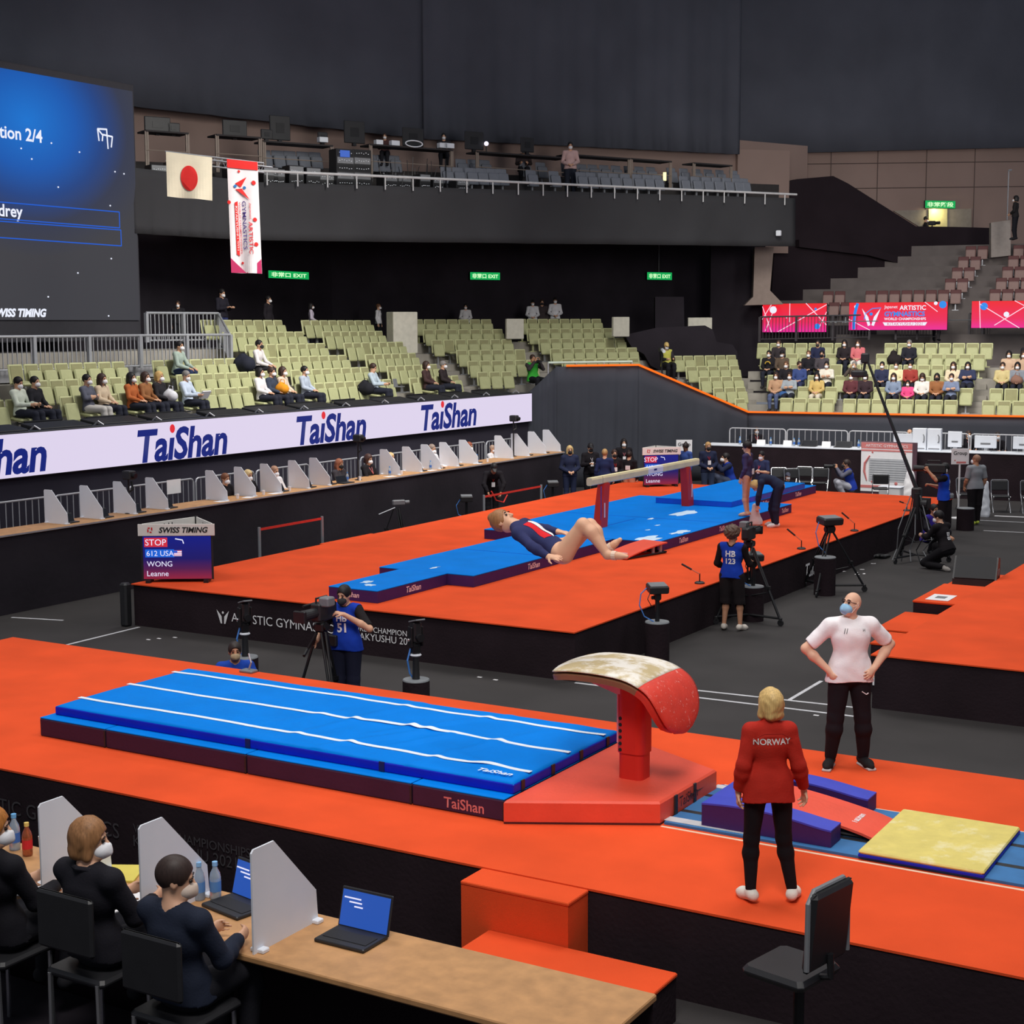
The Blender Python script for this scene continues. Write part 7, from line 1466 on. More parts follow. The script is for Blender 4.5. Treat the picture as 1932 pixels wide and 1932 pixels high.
obj('camera_body', MB().box((0, .50, .97), (.15, .09, .12), ch=.02), BLACKPLASTIC, tq); obj('lens', MB().tube([(0, .54, .97), (0, .74, .97)], [.045, .06], 12), BLACKPLASTIC, tq)
t, B, R = official('young man in a navy t-shirt and white mask looking down behind the waiting gymnast', 1437, 851, -140, JP, 'read', 1.72, hair=('short', (26, 22, 26)), mask=WMASK, top=((50, 58, 92), .42, -.02), legs=(NAVY, 1.), lany=(220, 90, 100)); P = aty(1437, 851, 39.0); t.scale = (P[2]/1.735,)*3; t.location = (P[0], P[1], 0)
t, B, R = official('person in a grey cap and white mask with only the head above the far mat', 1487, 892, 176, pose_sit('lap'), 'sitlap', 1.3, hair=('cap', (70, 74, 92)), mask=WMASK, top=(BLK, 1., -.02)); P = aty(1487, 892, 39.1); t.scale = (P[2]/1.30,)*3; t.location = (P[0], P[1], 0)
# man in black fixing the red belt
Jr = pose_stand(pel=(0, -.05, .94), wst=(0, .05, 1.08), chs=(0, .19, 1.22), nck=(0, .30, 1.33), hed=(0, .39, 1.45), shL=(-.18, .24, 1.29), shR=(.18, .24, 1.29), elL=(-.26, .36, 1.04), elR=(.26, .36, 1.04), wrL=(-.16, .46, .82), wrR=(.16, .46, .82), hdL=(.2, .3, -1), hdR=(-.2, .3, -1), head=(0, -38, 0), curl=50.)
P = atx(940, 893, -20.25); t, B, R = person('man in black leaning forward to fasten the red belt barrier', V(P[0]-.2, P[1], 0), face_yaw(170), Jr, h=.012, size=1.0, skin_='tan', hair=('cap', (30, 27, 30)), mask=None, top=(BLK, .95, -.02), legs=(BLK, 1.)); lanyard(t, B, (206, 60, 50), True, .1)
t.location = tuple(np.array(t.location)+V(0, 0, P[2]-1.56))if False else t.location
tag(obj('red_belt', MB().tube([tuple(atx(927, 927, -20.0)), tuple(atx(936, 944, -19.95)), tuple(atx(950, 948, -19.95)), tuple(atx(957, 934, -20.0))], .018, 6), _mats['red_belt']), 'loose red belt loop in the hands of the man in black', 'belt')
# judges sitting behind the long table at the left
JS = pose_sit('book')
def judge(label, px, ytop, hair, top, mask=WMASK, phi=75, female=False, **k):
    P = atx(px, ytop, -22.0); z0 = .66; t, B, R = person(label, (P[0], P[1], z0), -math.pi/2, pose_sit('book', head=k.pop('head', (0, -8, 0))), key=('judge', str(k.get('head'))), h=.017, size=max(.85, min(1.12, (P[2]-z0)/1.305)), hair=hair, mask=mask, top=(top, 1., -.02), female=female, **k)
    b = thing('judge_stool', 'stool hidden under the '+label.split(' behind')[0].split(' at the')[0].split(' beside')[0], 'stool', (P[0], P[1], z0)) if False else None
    return t, B, R
for a in (('brown haired judge half hidden by the fourth divider of the long table', 427, 893, ('short', (120, 74, 48)), BLK), ('fair haired judge behind the sixth divider of the long table', 470, 887, ('bob', (206, 180, 130)), BLK), ('balding judge behind the seventh divider of the long table', 520, 879, ('crop', (170, 130, 106)), WHT),
          ('judge with long auburn hair bent over a laptop at the long table', 642, 866, ('long', (150, 92, 66)), (60, 56, 62), BLACKMASK), ('judge in a black jacket and pink scarf at the long table', 697, 857, ('bob', (70, 44, 38)), BLK), ('fair haired judge behind the tenth divider of the long table', 739, 854, ('short', (210, 182, 130)), (160, 160, 168)),
          ('grey haired judge behind the twelfth divider of the long table', 817, 838, ('crop', (150, 130, 118)), WHT), ('red haired judge with a white mask beside the fourteenth divider', 887, 834, ('short', (140, 70, 46)), BLK), ('judge in white behind the fifteenth divider of the long table', 931, 843, ('crop', (180, 150, 130)), WHT)):
    t, B, R = judge(*a, female='hair' in a[0])
    if 'pink' in a[0]: lanyard(t, B, (226, 130, 130), False)
# officials behind the far table
def far_official(label, px, ytop, hair, top, mask=WMASK, phi=178, **k):
    lo = ontable(px, 1.25, .66); d = depth(lo); H = 5-.66-(ytop-617.5)*d/2903; zt = atd(px, ytop, d)[2]
    t, B, R = person(label, tuple(lo), face_yaw(phi), pose_sit('book'), key='faroff', h=.017, size=max(.8, min(1.15, (zt-.66)/1.305)), hair=hair, mask=mask, top=(top, 1., -.02), **k); return t, B, R
t, B, R = far_official('official with a red tie behind the far table at the left', 1427, 805, ('short', (54, 40, 36)), BLK); lanyard(t, B, (226, 90, 90), False)
far_official('bald official behind the white laptop at the far table', 1715, 809, None, (150, 140, 140), None); t, B, R = far_official('official in a dark suit and pink lanyard behind the Group sign', 1826, 812, ('short', (60, 44, 40)), BLK); lanyard(t, B, (220, 130, 140))
far_official('official in a white mask leaning on a hand behind the wide white monitor', 1881, 815, ('bob', (40, 32, 32)), BLK)
# ------------------------------------------------------------------ judges in the foreground
FT = thing('judges_desk', 'judges desk along the front of the vault podium with white dividers', 'table', (0, 0, 0)); TZ = 1.42
for px_ in (): pass
Pd = [at(65, 1520, 2.04), at(263, 1558, 2.04), at(477, 1603, 2.04)]; XC = Pd[1][0]+.3
yb_ = float(np.mean([p[1] for p in Pd])); dx_ = (Pd[2][0]-Pd[0][0])/2
obj('tabletop', MB().box((XC, yb_+.33, TZ-.02), (5.6, .72, .04), ch=.008), WOOD, FT); obj('skirt', MB().box((XC, yb_+.66, (TZ-.04)/2), (5.6, .03, TZ-.04)), SKIRT, FT)
for xx in (XC-2.6, XC+2.6): obj('leg', MB().box((xx, yb_+.3, (TZ-.04)/2), (.06, .5, TZ-.04)), BLACKMETAL, FT)
struct('floor_judge_riser', MB().box((XC, yb_-.55, .33), (5.6, 1.7, .66)), BLACK)
for i, p in enumerate(Pd): divider((p[0], yb_, TZ), math.pi/2, f'large white divider on the near judges desk, {ORD[i]} from the left', 'dividers on the near judges desk', 1.0)
def near_judge(label, px, ytop, hair, top, mask, head, J=None, dy=.34, **k):
    zt = 2.08; P = at(px, ytop, zt); q = at(px, ytop, zt)
    # slide along the sight line until the seat stands at the right distance from the desk
    r = ray(px, ytop); t_ = (yb_-dy-0)/r[1]; P = CAM+r*t_; z0 = .66
    return person(label, (P[0], P[1], P[2]-1.31), k.pop('yaw', 0.), J or pose_sit('book', head=head), h=.009, size=1.0, hair=hair, mask=mask, top=(top, 1., -.02), wr=.003, **k)
t1, B1_, R1 = near_judge('judge with light brown bobbed hair and white mask at the near desk', 176, 1540, ('bob', (150, 106, 68)), (30, 29, 36), (240, 240, 244), (-58, -4, 0), female=True)
obj('collar', MB().tube([tuple(B1_.J['nck']+V(.07, -.04, .01)), tuple(B1_.J['nck']+V(0, -.08, .02)), tuple(B1_.J['nck']+V(-.07, -.04, .01))], .016, 8), cloth_mat((36, 35, 42)), t1)
t2, B2_, R2 = near_judge('judge with short dark hair behind the second divider of the near desk', 338, 1612, ('short', (52, 38, 34)), (34, 40, 56), (216, 196, 180), (-50, -10, 0))
t3, B3_, R3 = near_judge('orange haired judge with a headset cut by the left edge of the photograph', -8, 1520, ('bob', (176, 112, 50)), (26, 25, 31), (225, 225, 230), (-50, -4, 0), female=True)
h_ = obj('headset', MB().tube([tuple(B3_.hp(.098, -.01, -.02)), tuple(B3_.hp(.085, -.02, .08)), tuple(B3_.hp(0, -.02, .138)), tuple(B3_.hp(-.085, -.02, .08)), tuple(B3_.hp(-.098, -.01, -.02))], .008, 6), OFFWHITE, t3); obj('ear_cup', MB().ball(tuple(B3_.hp(.100, -.01, -.02)), .032, 10, (.5, 1, 1)), OFFWHITE, h_)
for tt in (t1, t2, t3):
    z = tt.location.z; ch_ = thing('desk_chair', 'dark chair under the '+tt['label'].split(' judge')[0].replace('judge with ', '').split(' at the')[0].split(' behind')[0], 'chair', (tt.location.x, tt.location.y, .66)); hgt = z+.43-.66
    obj('seat', MB().box((0, .02, hgt-.03), (.46, .44, .05), ch=.02), BLACKPLASTIC, ch_); obj('backrest', MB().box((0, -.24, hgt+.32), (.44, .04, .34), ch=.015), BLACKPLASTIC, ch_)
    for sx in (-1, 1):
        for sy in (-.2, .2): obj('leg', MB().tube([(sx*.2, sy, 0), (sx*.19, sy, hgt-.03)], .014, 6), CHROME, ch_)
def ondesk(px, py): return at(px, py, TZ)
p = atd(23, 1600, depth((Pd[0][0]-.3, yb_+.4, TZ))); 
bottle((-8.22, yb_+.57, TZ), 'clear water bottle with a blue cap at the left of the near judges desk', (196, 214, 230), (110, 180, 236), s=1.15)
bottle((-8.05, yb_+.53, TZ), 'red labelled drink bottle with a yellow cap beside the first near divider', (196, 110, 70), (232, 200, 110), (206, 30, 40), s=1.05)
cup((-7.93, yb_+.56, TZ), 'tall white cup just beside the first near divider', h=.15, r=.03)
bottle((-6.47, yb_+.50, TZ), 'left clear bottle of two beside the dark haired judge', (200, 218, 234), (140, 190, 236), (90, 140, 200), 1.1); bottle((-6.39, yb_+.56, TZ), 'right clear bottle of two beside the dark haired judge', (200, 218, 234), (140, 190, 236), (90, 140, 200), 1.1)
for x, y, w_, a_, l in ((-.12, .14, .24, .2, 'white printed sheet by the orange haired judge'), (.55, .30, .26, -.4, 'white sheet standing loose before the bobbed judge'), (.62, .12, .24, .3, 'white sheet lying between the first and second near dividers')):
    tag(obj('paper_sheet', MB().box((Pd[0][0]+x, yb_+y, TZ+.004), (w_, .32, .006), rz=a_), WHITE), l, 'paper')
tag(obj('yellow_folder', MB().box((-7.22, yb_+.58, TZ+.008), (.24, .3, .014), rz=.5), mat('yellow_card', (216, 200, 90), .7)), 'yellow folder on the near judges desk before the bobbed judge', 'folder')
tag(obj('pen', MB().tube([(Pd[0][0]+.60, yb_+.02, TZ+.02), (Pd[0][0]+.66, yb_+.13, TZ+.05)], .006, 6), WHITE), 'white pen near the hand of the bobbed judge', 'pen')
def big_laptop(P, rz, label, tilt=-.25):
    t = thing('laptop', label, 'laptop', tuple(P), rz); obj('base', MB().box((0, 0, .012), (.36, .25, .022), ch=.006), BLACKPLASTIC, t); R = Matrix.Rotation(tilt, 3, 'X'); s_ = obj('screen', MB().box((0, .15, .13), (.37, .014, .24), R=R, ch=.005), BLACKPLASTIC, t)
    obj('display', MB().box((0, .141, .13), (.345, .004, .21), R=R), SCREENBLUE, s_); obj('keyboard', MB().box((0, -.01, .0245), (.31, .12, .004)), INK, t)
    for k in range(3): obj('drawn_line', MB().box((-.08+.02*k, .132+.012*k*0, .20-.025*k), (.12-.03*k, .004, .008), R=R), SCW, s_)
big_laptop((-6.18, yb_+.50, TZ), -.2, 'laptop with a blue screen between the second and third near dividers'); big_laptop((-5.25, yb_+.45, TZ), .0, 'laptop with a bright blue screen right of the third near divider')
P = at(1560, 1688, 1.5); ch_ = thing('office_chair', 'dark chair with only its grey rimmed backrest top near the bottom edge', 'chair', (-3.02, 8.95, 0), 1.35)
obj('backrest', MB().box((0, 0, 1.28), (.46, .06, .52), R=Matrix.Rotation(.1, 3, 'X'), ch=.025), BLACKPLASTIC, ch_); obj('backrest_rim', MB().tube([(.235, 0, 1.05), (.23, .0, 1.48), (.17, 0, 1.545), (-.17, 0, 1.545), (-.23, 0, 1.48), (-.235, 0, 1.05)], .018, 8), GREYPLASTIC, ch_)
obj('seat', MB().box((0, .26, .92), (.48, .46, .07), ch=.03), BLACKPLASTIC, ch_); obj('column', MB().tube([(0, .2, .1), (0, .2, .9)], .035, 10), BLACKMETAL, ch_); obj('base', MB().lathe([(.3, 0), (.28, .04), (.06, .1)], (0, .2, 0), 20), BLACKMETAL, ch_); obj('back_bar', MB().tube([(0, .15, .9), (0, -.03, .95), (0, -.02, 1.1)], .025, 8), BLACKMETAL, ch_)
# ------------------------------------------------------------------ spectators
POSES = {'lap': pose_sit('lap'), 'cross': pose_sit('cross'), 'book': pose_sit('book', head=(0, -18, 0)), 'cam': pose_sit('cam'), 'knees': pose_sit('knees', lean=.06), 'turnl': pose_sit('lap', head=(35, 0, 0)), 'turnr': pose_sit('lap', head=(-35, 0, 0)), 'sitdown': pose_sit('lap', head=(0, -30, 0))}
HC = {'k': (26, 22, 24), 'b': (58, 40, 34), 'br': (104, 70, 50), 'bl': (196, 160, 100), 'g': (130, 126, 124)}
def spectator(block, j, px, label, hair, hc, top, pose='lap', mask=WMASK, legs=(40, 42, 54), female=False, size=1.0, phi_off=0., skin_='light', **k):
    b = GB[block]; i = b.find(j, px); i0, n = b.rows[j] if j in b.rows else (i, 1)
    s_ = i0+round(i-i0)
    i = min((s_+k for k in (0, 1, -1, 2, -2) if not any(tj == j and abs(ti-s_-k) < .6 for tj, ti in b.taken)), key=lambda v: abs(v-i))
    q = b.pos(j, i); f = -b.b; P = (q[0]+f[0]*.20, q[1]+f[1]*.20, q[2]); b.taken.add((j, i))
    seat(q, b.ang, ' '.join(('green seat under the '+label.split(', ')[0]).split()[:16]), 'occupied green seats', True, None, (0, 1, 2, 4))
    # figures turn a little towards the field of play
    label = ' '.join(label.split()[:16])
    return person(label, P, b.ang+math.pi+math.radians(phi_off), POSES[pose], key=pose, h=.018, size=size, build=k.pop('build', .94), hair=(hair, HC[hc]) if hair else None, mask=mask, top=(top, 1., -.02), legs=(legs, 1.), shoes=(50, 48, 50), female=female, skin_=skin_, eyes=True, **k)
L_ = dict(phi_off=14)
S = spectator
S('Z', 0, 19, 'man in a pale mint jacket, leftmost of the front row', 'short', 'k', (206, 214, 200), 'book', **L_)
S('Z', 0, 43, 'man in a black suit and white mask, second in the front row', 'short', 'k', (36, 36, 42), **L_)
S('A', 0, 147, 'man in a slate shirt with crossed arms, below the railing', 'short', 'k', (92, 94, 108), 'cross', legs=(190, 186, 182), **L_)
S('A', 0, 197, 'long haired woman in a beige coat, below the railing', 'long', 'b', (206, 186, 160), female=True, **L_)
S('A', 0, 233, 'woman in a rust orange sweater, in the front row', 'long', 'k', (178, 98, 54), female=True, **L_)
S('A', 0, 257, 'woman in a brown cardigan, beside the rust sweater', 'bob', 'b', (146, 98, 62), female=True, **L_)
S('A', 0, 298, 'fair haired person in black with a white bag, in the front row', 'bob', 'bl', (40, 38, 42), female=True, **L_)
S('B2', 0, 341, 'balding man in a pale blue shirt reading a booklet, in the front row', 'crop', 'g', (196, 208, 226), 'book', **L_)
S('B2', 2, 313, 'man in a grey green hoodie and jeans, sitting above the front rows', 'short', 'k', (164, 180, 170), 'knees', legs=(44, 56, 90), **L_)
S('B', 2, 470, 'man with a black mask and white shirt, sitting beside a black bag', 'short', 'k', (226, 220, 220), 'knees', BLACKMASK, (46, 46, 52), **L_)
S('B2', 0, 480, 'woman in a white sweater, first of four seated together', 'bob', 'k', (232, 228, 230), female=True, **L_)
S('B2', 0, 503, 'person in a dark denim jacket, second of four seated together', 'short', 'b', (58, 66, 82), **L_)
S('B2', 0, 526, 'woman in a pale beige top, third of four seated together', 'bob', 'b', (214, 196, 176), female=True, **L_)
S('B2', 0, 561, 'man in a light grey jacket over navy, last of four seated together', 'short', 'k', (176, 186, 202), **L_)
S('B', 0, 699, 'man in a navy vest with pale sleeves, working at a laptop', 'short', 'b', (182, 196, 208), 'book', None, **L_)
S('C', 0, 797, 'woman in a dark brown sweater, beside the man in a cap', 'bob', 'b', (74, 54, 54), female=True, **L_)
S('C', 0, 821, 'man in a pale cap and dark jacket, beside the woman in brown', 'cap', 'g', (52, 44, 46), **L_)
# far side
S('H', 4, 1466, 'man in a dark jacket, in the fifth row behind the yellow logo', 'short', 'b', (56, 50, 54))
t, B, R = S('H', 3, 1442, 'man in a black hoodie with a yellow logo, at the far left aisle', 'short', 'k', (34, 32, 36))
obj('yellow_logo', MB().tube([tuple(V(.09*math.cos(a), .175-.02*abs(math.cos(a)), .84+.08*math.sin(a))) for a in np.linspace(0, math.pi, 9)], .018, 5), mat('logo_yellow', (216, 176, 60), .8), t)
S('H', 3, 1471, 'person in an olive coat and black hat, behind the man with the tie', 'cap', 'k', (92, 78, 66))
S('H', 3, 1519, 'man in a black suit and white shirt, middle of the fourth row', 'crop', 'br', (34, 32, 38))
S('H', 4, 1536, 'person in dark navy with a dark mask, in the fifth row', 'short', 'k', (40, 44, 72), 'lap', (60, 56, 60))
S('H', 3, 1547, 'person in a charcoal down jacket and black mask, in the fourth row', 'short', 'k', (76, 70, 76), 'lap', BLACKMASK)
S('H', 2, 1478, 'man in a black suit with a pale tie, in the third row near the left aisle', 'crop', 'br', (36, 33, 38))
S('H', 2, 1522, 'man in a blue sweatshirt with a dark mask, in the third row', 'short', 'b', (60, 76, 128), 'turnl', (70, 54, 50), legs=(50, 54, 88))
S('H', 2, 1554, 'man in a cream white sweater, in the third row', 'short', 'k', (224, 218, 204), 'cross')
S('H', 4, 1585, 'woman in black with long dark hair, beside the pink sweater', 'long', 'k', (42, 36, 40), female=True)
S('H', 4, 1606, 'woman in a pink sweater and white skirt, high in the far stand', 'long', 'b', (206, 112, 118), female=True, legs=(222, 218, 212))
S('H', 1, 1459, 'woman in a tan cardigan and jeans, at the left aisle of the second row', 'bob', 'b', (186, 148, 118), female=True, legs=(84, 96, 130))
S('H', 1, 1498, 'man in a grey denim shirt with crossed arms, second row far left', 'short', 'b', (156, 164, 172), 'cross')
S('H', 1, 1545, 'woman in a mustard cardigan and cream skirt, with very long dark hair', 'long', 'k', (204, 176, 110), female=True, legs=(216, 206, 186))
S('I', 1, 1607, 'man in a maroon sweater, left end of the second far row', 'short', 'b', (96, 52, 58))
S('I', 1, 1636, 'person in a dark jacket and white blouse, beside the maroon sweater', 'bob', 'b', (58, 44, 50), female=True)
S('I', 2, 1619, 'person in a dark coat behind the maroon sweater, holding something', 'short', 'g', (88, 78, 72), 'cam')
S('I', 2, 1654, 'man in navy with short hair, beside the jib head', 'short', 'k', (48, 52, 78))
S('I', 1, 1675, 'woman in a blue denim shirt, behind the jib arm', 'long', 'b', (130, 144, 168), female=True)
S('I', 2, 1687, 'woman in a pale yellow jacket, third far row', 'short', 'k', (226, 216, 174), 'lap', female=True)
S('I', 2, 1711, 'woman in a red top and cream cardigan, third far row', 'short', 'k', (156, 62, 56), female=True)
S('I', 1, 1694, 'small child in a bright pink sweater, second far row', 'bob', 'k', (226, 80, 136), 'lap', female=True, size=.82)
S('I', 1, 1733, 'woman in white looking down at her lap, second far row', 'long', 'b', (226, 222, 216), 'sitdown', female=True)
S('I', 1, 1771, 'woman in a brown patterned coat with a black mask, second far row', 'bob', 'k', (150, 100, 64), 'lap', BLACKMASK, female=True)
S('I', 2, 1788, 'woman in a cream coat, third far row near the aisle', 'long', 'b', (226, 208, 178), female=True)
S('I', 2, 1815, 'heavy person in a navy jacket, aisle end of the third far row', 'long', 'k', (54, 60, 88), 'cross', build=1.1)
S('I', 1, 1800, 'man in a navy vest with pale blue sleeves and crossed arms, aisle end', 'short', 'b', (122, 134, 162), 'cross')
S('I', 4, 1724, 'man in a black suit and pale shirt, alone high in the far middle block', 'short', 'g', (38, 38, 48), 'lap')
S('J', 3, 1904, 'woman in a beige coat, right block fourth row', 'bob', 'k', (206, 176, 150), female=True)
S('J', 2, 1888, 'man in a khaki yellow jacket, right block third row', 'short', 'b', (206, 190, 138))
S('J', 2, 1920, 'woman in a grey hoodie with a brown bag, right block third row', 'bob', 'k', (136, 142, 152), female=True)
S('J', 3, 1929, 'dark haired woman in a sand coat, cut by the right edge', 'long', 'b', (196, 166, 140), female=True)
S('J', 4, 1930, 'person in black at the top of the right block, cut by the edge', 'bob', 'k', (38, 36, 42))
def bag(P, label, rgb, r=(.16, .12, .22), nm='hand_bag'):
    F = Field(.02); F.cone((-r[0]*.4, 0, r[1]), (r[0]*.4, 0, r[1]), r[1]*1.1, r[1]*1.1, .06); F.cone((-r[0]*.3, 0, r[1]), (-r[0]*.2, .02, r[2]), r[1]*.9, r[1]*.7, .06); t = thing(nm, label, 'bag', tuple(P)); link('body', F.mesh('body'), cloth_mat(rgb), t); obj('strap', MB().tube([(-.1, 0, r[2]), (-.04, .02, r[2]+.15), (.06, .02, r[2]+.14), (.1, 0, r[1])], .012, 6), cloth_mat(rgb), t)
def seat_place(bk, j, px, dz=.46, fwd_=.25): b = GB[bk]; q = b.pos(j, b.find(j, px)); return V(q[0]-b.b[0]*fwd_, q[1]-b.b[1]*fwd_, q[2]+dz)
bag(seat_place('B', 2, 447), 'big black bag on a seat beside the man with a black mask', (40, 42, 54), (.26, .20, .36), 'travel_bag'); bag(seat_place('B2', 0, 508, .62, .42), 'bright orange bag on the laps of the four seated together', (230, 150, 40)); bag(seat_place('A', 0, 296, .60, .42), 'white printed bag on the lap of the fair haired person', (220, 220, 226)); bag(seat_place('B', 0, 676, .44), 'black bag beside the man at the laptop', (36, 36, 42), (.22, .16, .30)); bag(seat_place('I', 4, 1690, .46), 'black coat heap on a high seat beside the man in the black suit', (40, 34, 36), (.22, .16, .38), 'folded_coat'); bag(seat_place('J', 2, 1920, .60, .42), 'brown bag on the lap of the grey hoodie', (142, 106, 92)); bag(seat_place('H', 1, 1480, .46), 'blue folded jacket on a seat beside the grey denim shirt', (60, 96, 150), (.18, .10, .14), 'folded_jacket')
P = seat_place('B', 0, 716, .62, .55); t = thing('laptop', 'grey laptop open before the man in the navy vest', 'laptop', tuple(P), math.pi/2+.3); obj('screen', MB().box((0, 0, .12), (.34, .014, .23), R=Matrix.Rotation(-.2, 3, 'X')), GREYPLASTIC, t); obj('base', MB().box((0, -.12, .01), (.34, .23, .02)), GREYPLASTIC, t)
P = seat_place('B2', 0, 350, .72, .62); tag(obj('booklet', MB().box(tuple(P), (.03, .30, .22), R=Matrix.Rotation(.6, 3, 'Y')), WHITE), 'open white booklet held by the balding man in pale blue', 'booklet')
# people standing behind the last rows
def back_person(label, px, ytop, bk, hair, top, mask=WMASK, J=JB, key='stand', phi=175, back=1.35, H=None, **k):
    b = GB[bk]; jm = 5; i = b.find(jm, px); q = b.pos(jm, i)+np.array([b.b[0]*back, b.b[1]*back, 0]); d = depth(q); zt = atd(px, ytop, d)[2]; s_ = (zt-q[2])/1.735
    return person(label, tuple(q), face_yaw(phi), J, key=key, h=.018, size=max(.8, min(1.1, s_)), hair=hair, mask=mask, top=(top, 1., -.04), **k)
back_person('man in black with a white mask looking at his phone behind the top row', 485, 545, 'B', ('short', HC['k']), (40, 38, 48), J=JP, key='read', phi=120, legs=((56, 64, 110), 1.))
back_person('person in black with a headset standing at the top of the aisle', 571, 558, 'B', ('short', HC['k']), (38, 34, 40), J=JB, phi=110); back_person('person in a pale lilac top leaning behind the top row', 650, 572, 'C', ('long', HC['k']), (206, 196, 214), phi=80, J=JF, key='clasp', female=True)
back_person('usher in a white shirt and dark vest at the head of the aisle', 775, 573, 'C', ('short', HC['br']), (226, 224, 228), phi=100); back_person('person in a white patterned jacket behind the corner block', 914, 575, 'D', ('short', HC['k']), (206, 204, 206), J=JF, key='clasp')
back_person('left one of two ushers in white jackets behind the corner block', 1040, 566, 'E', ('cap', HC['k']), (216, 216, 220), J=JF, key='clasp'); back_person('right one of two ushers in white jackets with a dark strap', 1083, 561, 'E', ('cap', HC['k']), (222, 222, 226), J=JF, key='clasp'); back_person('dark clothed person standing between the two white jacketed ushers', 1067, 565, 'E', ('short', HC['b']), (66, 58, 60), BLACKMASK, back=1.7); back_person('dim person in black standing behind the stair railing', 415, 569, 'B', ('short', HC['b']), (34, 33, 38), back=1.6)
# photographers in the corner
b = GB['D']; q = b.pos(0, b.find(0, 997)); t, B, R = person('photographer in a green vest raising a camera above the drape', (q[0]-b.b[0]*.3, q[1]-b.b[1]*.3, q[2]), face_yaw(150), POSES['cam'], key='cam', h=.018, size=1.05, hair=('short', HC['b']), mask=None, top=((60, 54, 58), 1., -.02), skin_='tan'); bib(t, B, (60, 170, 60), lines=(), back=False)
tq = thing('photo_camera', 'black camera held up by the photographer in the green vest', 'camera', tuple(t.location), t.rotation_euler.z); obj('camera_body', MB().box((0, .26, 1.14), (.16, .08, .12), ch=.02), BLACKPLASTIC, tq); obj('lens', MB().tube([(0, .3, 1.14), (0, .48, 1.14)], .05, 10), BLACKPLASTIC, tq)
b = GB['G']; q = b.pos(4, b.find(4, 1258)); t, B, R = person('photographer in a yellow and green bib at the edge of the sloping block', tuple(q), face_yaw(165), POSES['book'], key='book', h=.018, size=1.0, hair=('cap', (206, 176, 110)), mask=WMASK, top=((50, 46, 52), 1., -.02)); bib(t, B, (190, 186, 90), lines=(), back=False)
tq = thing('photo_camera', 'camera with a pale lens beside the photographer in the yellow bib', 'camera', tuple(t.location), t.rotation_euler.z); obj('camera_body', MB().box((.3, .30, 1.05), (.2, .12, .16), ch=.02), BLACKPLASTIC, tq); obj('lens', MB().tube([(.3, .34, 1.05), (.35, .66, 1.0)], .06, 10), OFFWHITE, tq); obj('tripod_leg', MB().tube([(.3, .3, 1.0), (.3, .35, .05)], .025, 6), BLACKMETAL, tq)
P = atd(1768, 572, 59.6); person('photographer in black before the middle red LED panel', (P[0], P[1], P[2]-1.45), face_yaw(175), JP, key='read', h=.018, size=.88, hair=('short', HC['k']), mask=BLACKMASK, top=((34, 31, 35), 1., -.04))
P = atd(1917, 370, 61.5); person('person in black leaning at the top right edge of the hall', (P[0], P[1], P[2]-1.72), face_yaw(-60), JF, key='clasp', h=.018, size=1.0, hair=('bob', HC['k']), mask=WMASK, top=((38, 36, 38), .9, -.04))
P = atd(1747, 410, 68); person('camera operator showing above the black flank below the emergency sign', (P[0], P[1], P[2]-1.7), face_yaw(100), JP, key='read', h=.018, size=1.0, hair=('short', HC['k']), mask=WMASK, top=((40, 36, 38), 1., -.04)); tq = thing('photo_camera', 'black camera beside the operator below the emergency sign', 'camera', tuple(atd(1759, 421, 67.6))); obj('camera_body', MB().box((0, 0, 0), (.3, .2, .18), ch=.03), BLACKPLASTIC, tq); obj('lens', MB().tube([(.1, 0, 0), (.34, -.05, 0)], .07, 10), BLACKPLASTIC, tq); obj('support', MB().tube([(0, 0, -.1), (0, 0, -1.2)], .03, 6), BLACKMETAL, tq)
p0 = atd(1900, 415, 63.5); tag(obj('light_pole', MB().tube([tuple(p0), tuple(p0+V(0, 0, 2.0))], .025, 6).tube([tuple(p0+V(0, 0, 2.0)), tuple(p0+V(.12, 0, 2.02))], .04, 6), STEEL), 'thin pale pole with a small head near the upper right edge', 'pole')
# ------------------------------------------------------------------ equipment balcony
BU = nrm_(np.array([B2[0]-B1[0], B2[1]-B1[1], 0.])); BN = V(-BU[1], BU[0], 0)      # along the front edge, and back from it
BSL = (fB[2]-fA[2])/np.linalg.norm((fB-fA)[:2]); BANG = math.atan2(BU[1], BU[0])
def bal(px, py_ref, back):
    """place on the balcony under a picture column, at a distance behind its front edge"""
    A = (B1[0]+BN[0]*back, B1[1]+BN[1]*back); p = onwall(px, 340, A, (A[0]+BU[0], A[1]+BU[1])); s_ = np.linalg.norm(p[:2]-fA[:2]); return V(p[0], p[1], fA[2]+BSL*((p-fA) @ BU)-.02)
# raised rows
for k, (bk, z_) in enumerate(((2.2, .45), (4.0, .9))):
    a, c = bal(250, 0, bk), bal(1470, 0, bk); m = MB(); m.extr([(a[0], a[1], a[2]), (c[0], c[1], c[2]), (c[0]+BN[0]*1.8, c[1]+BN[1]*1.8, c[2]), (a[0]+BN[0]*1.8, a[1]+BN[1]*1.8, a[2])], (0, 0, z_)); struct('floor_balcony_riser', m, _mats['dark_balcony_floor'])
SKIP1 = lambda x: False
def gseat(px, back, z_, label): P = bal(px, 0, back); seat((P[0], P[1], P[2]+z_), BANG, label, 'slate balcony seats', False, (GSHELL, GSHELL, GSHELL), (0, 2, 4))
xs1 = [842, 864, 888, 908, 928, 946, 1002, 1045, 1096, 1115, 1138, 1158, 1180, 1202, 1222, 1240, 1290, 1312, 1333, 1352, 1372, 1390, 1404]
for i, x in enumerate(xs1): gseat(x, 1.5, 0, f'slate grey balcony seat in the front row, {ORD[i]} from the left')
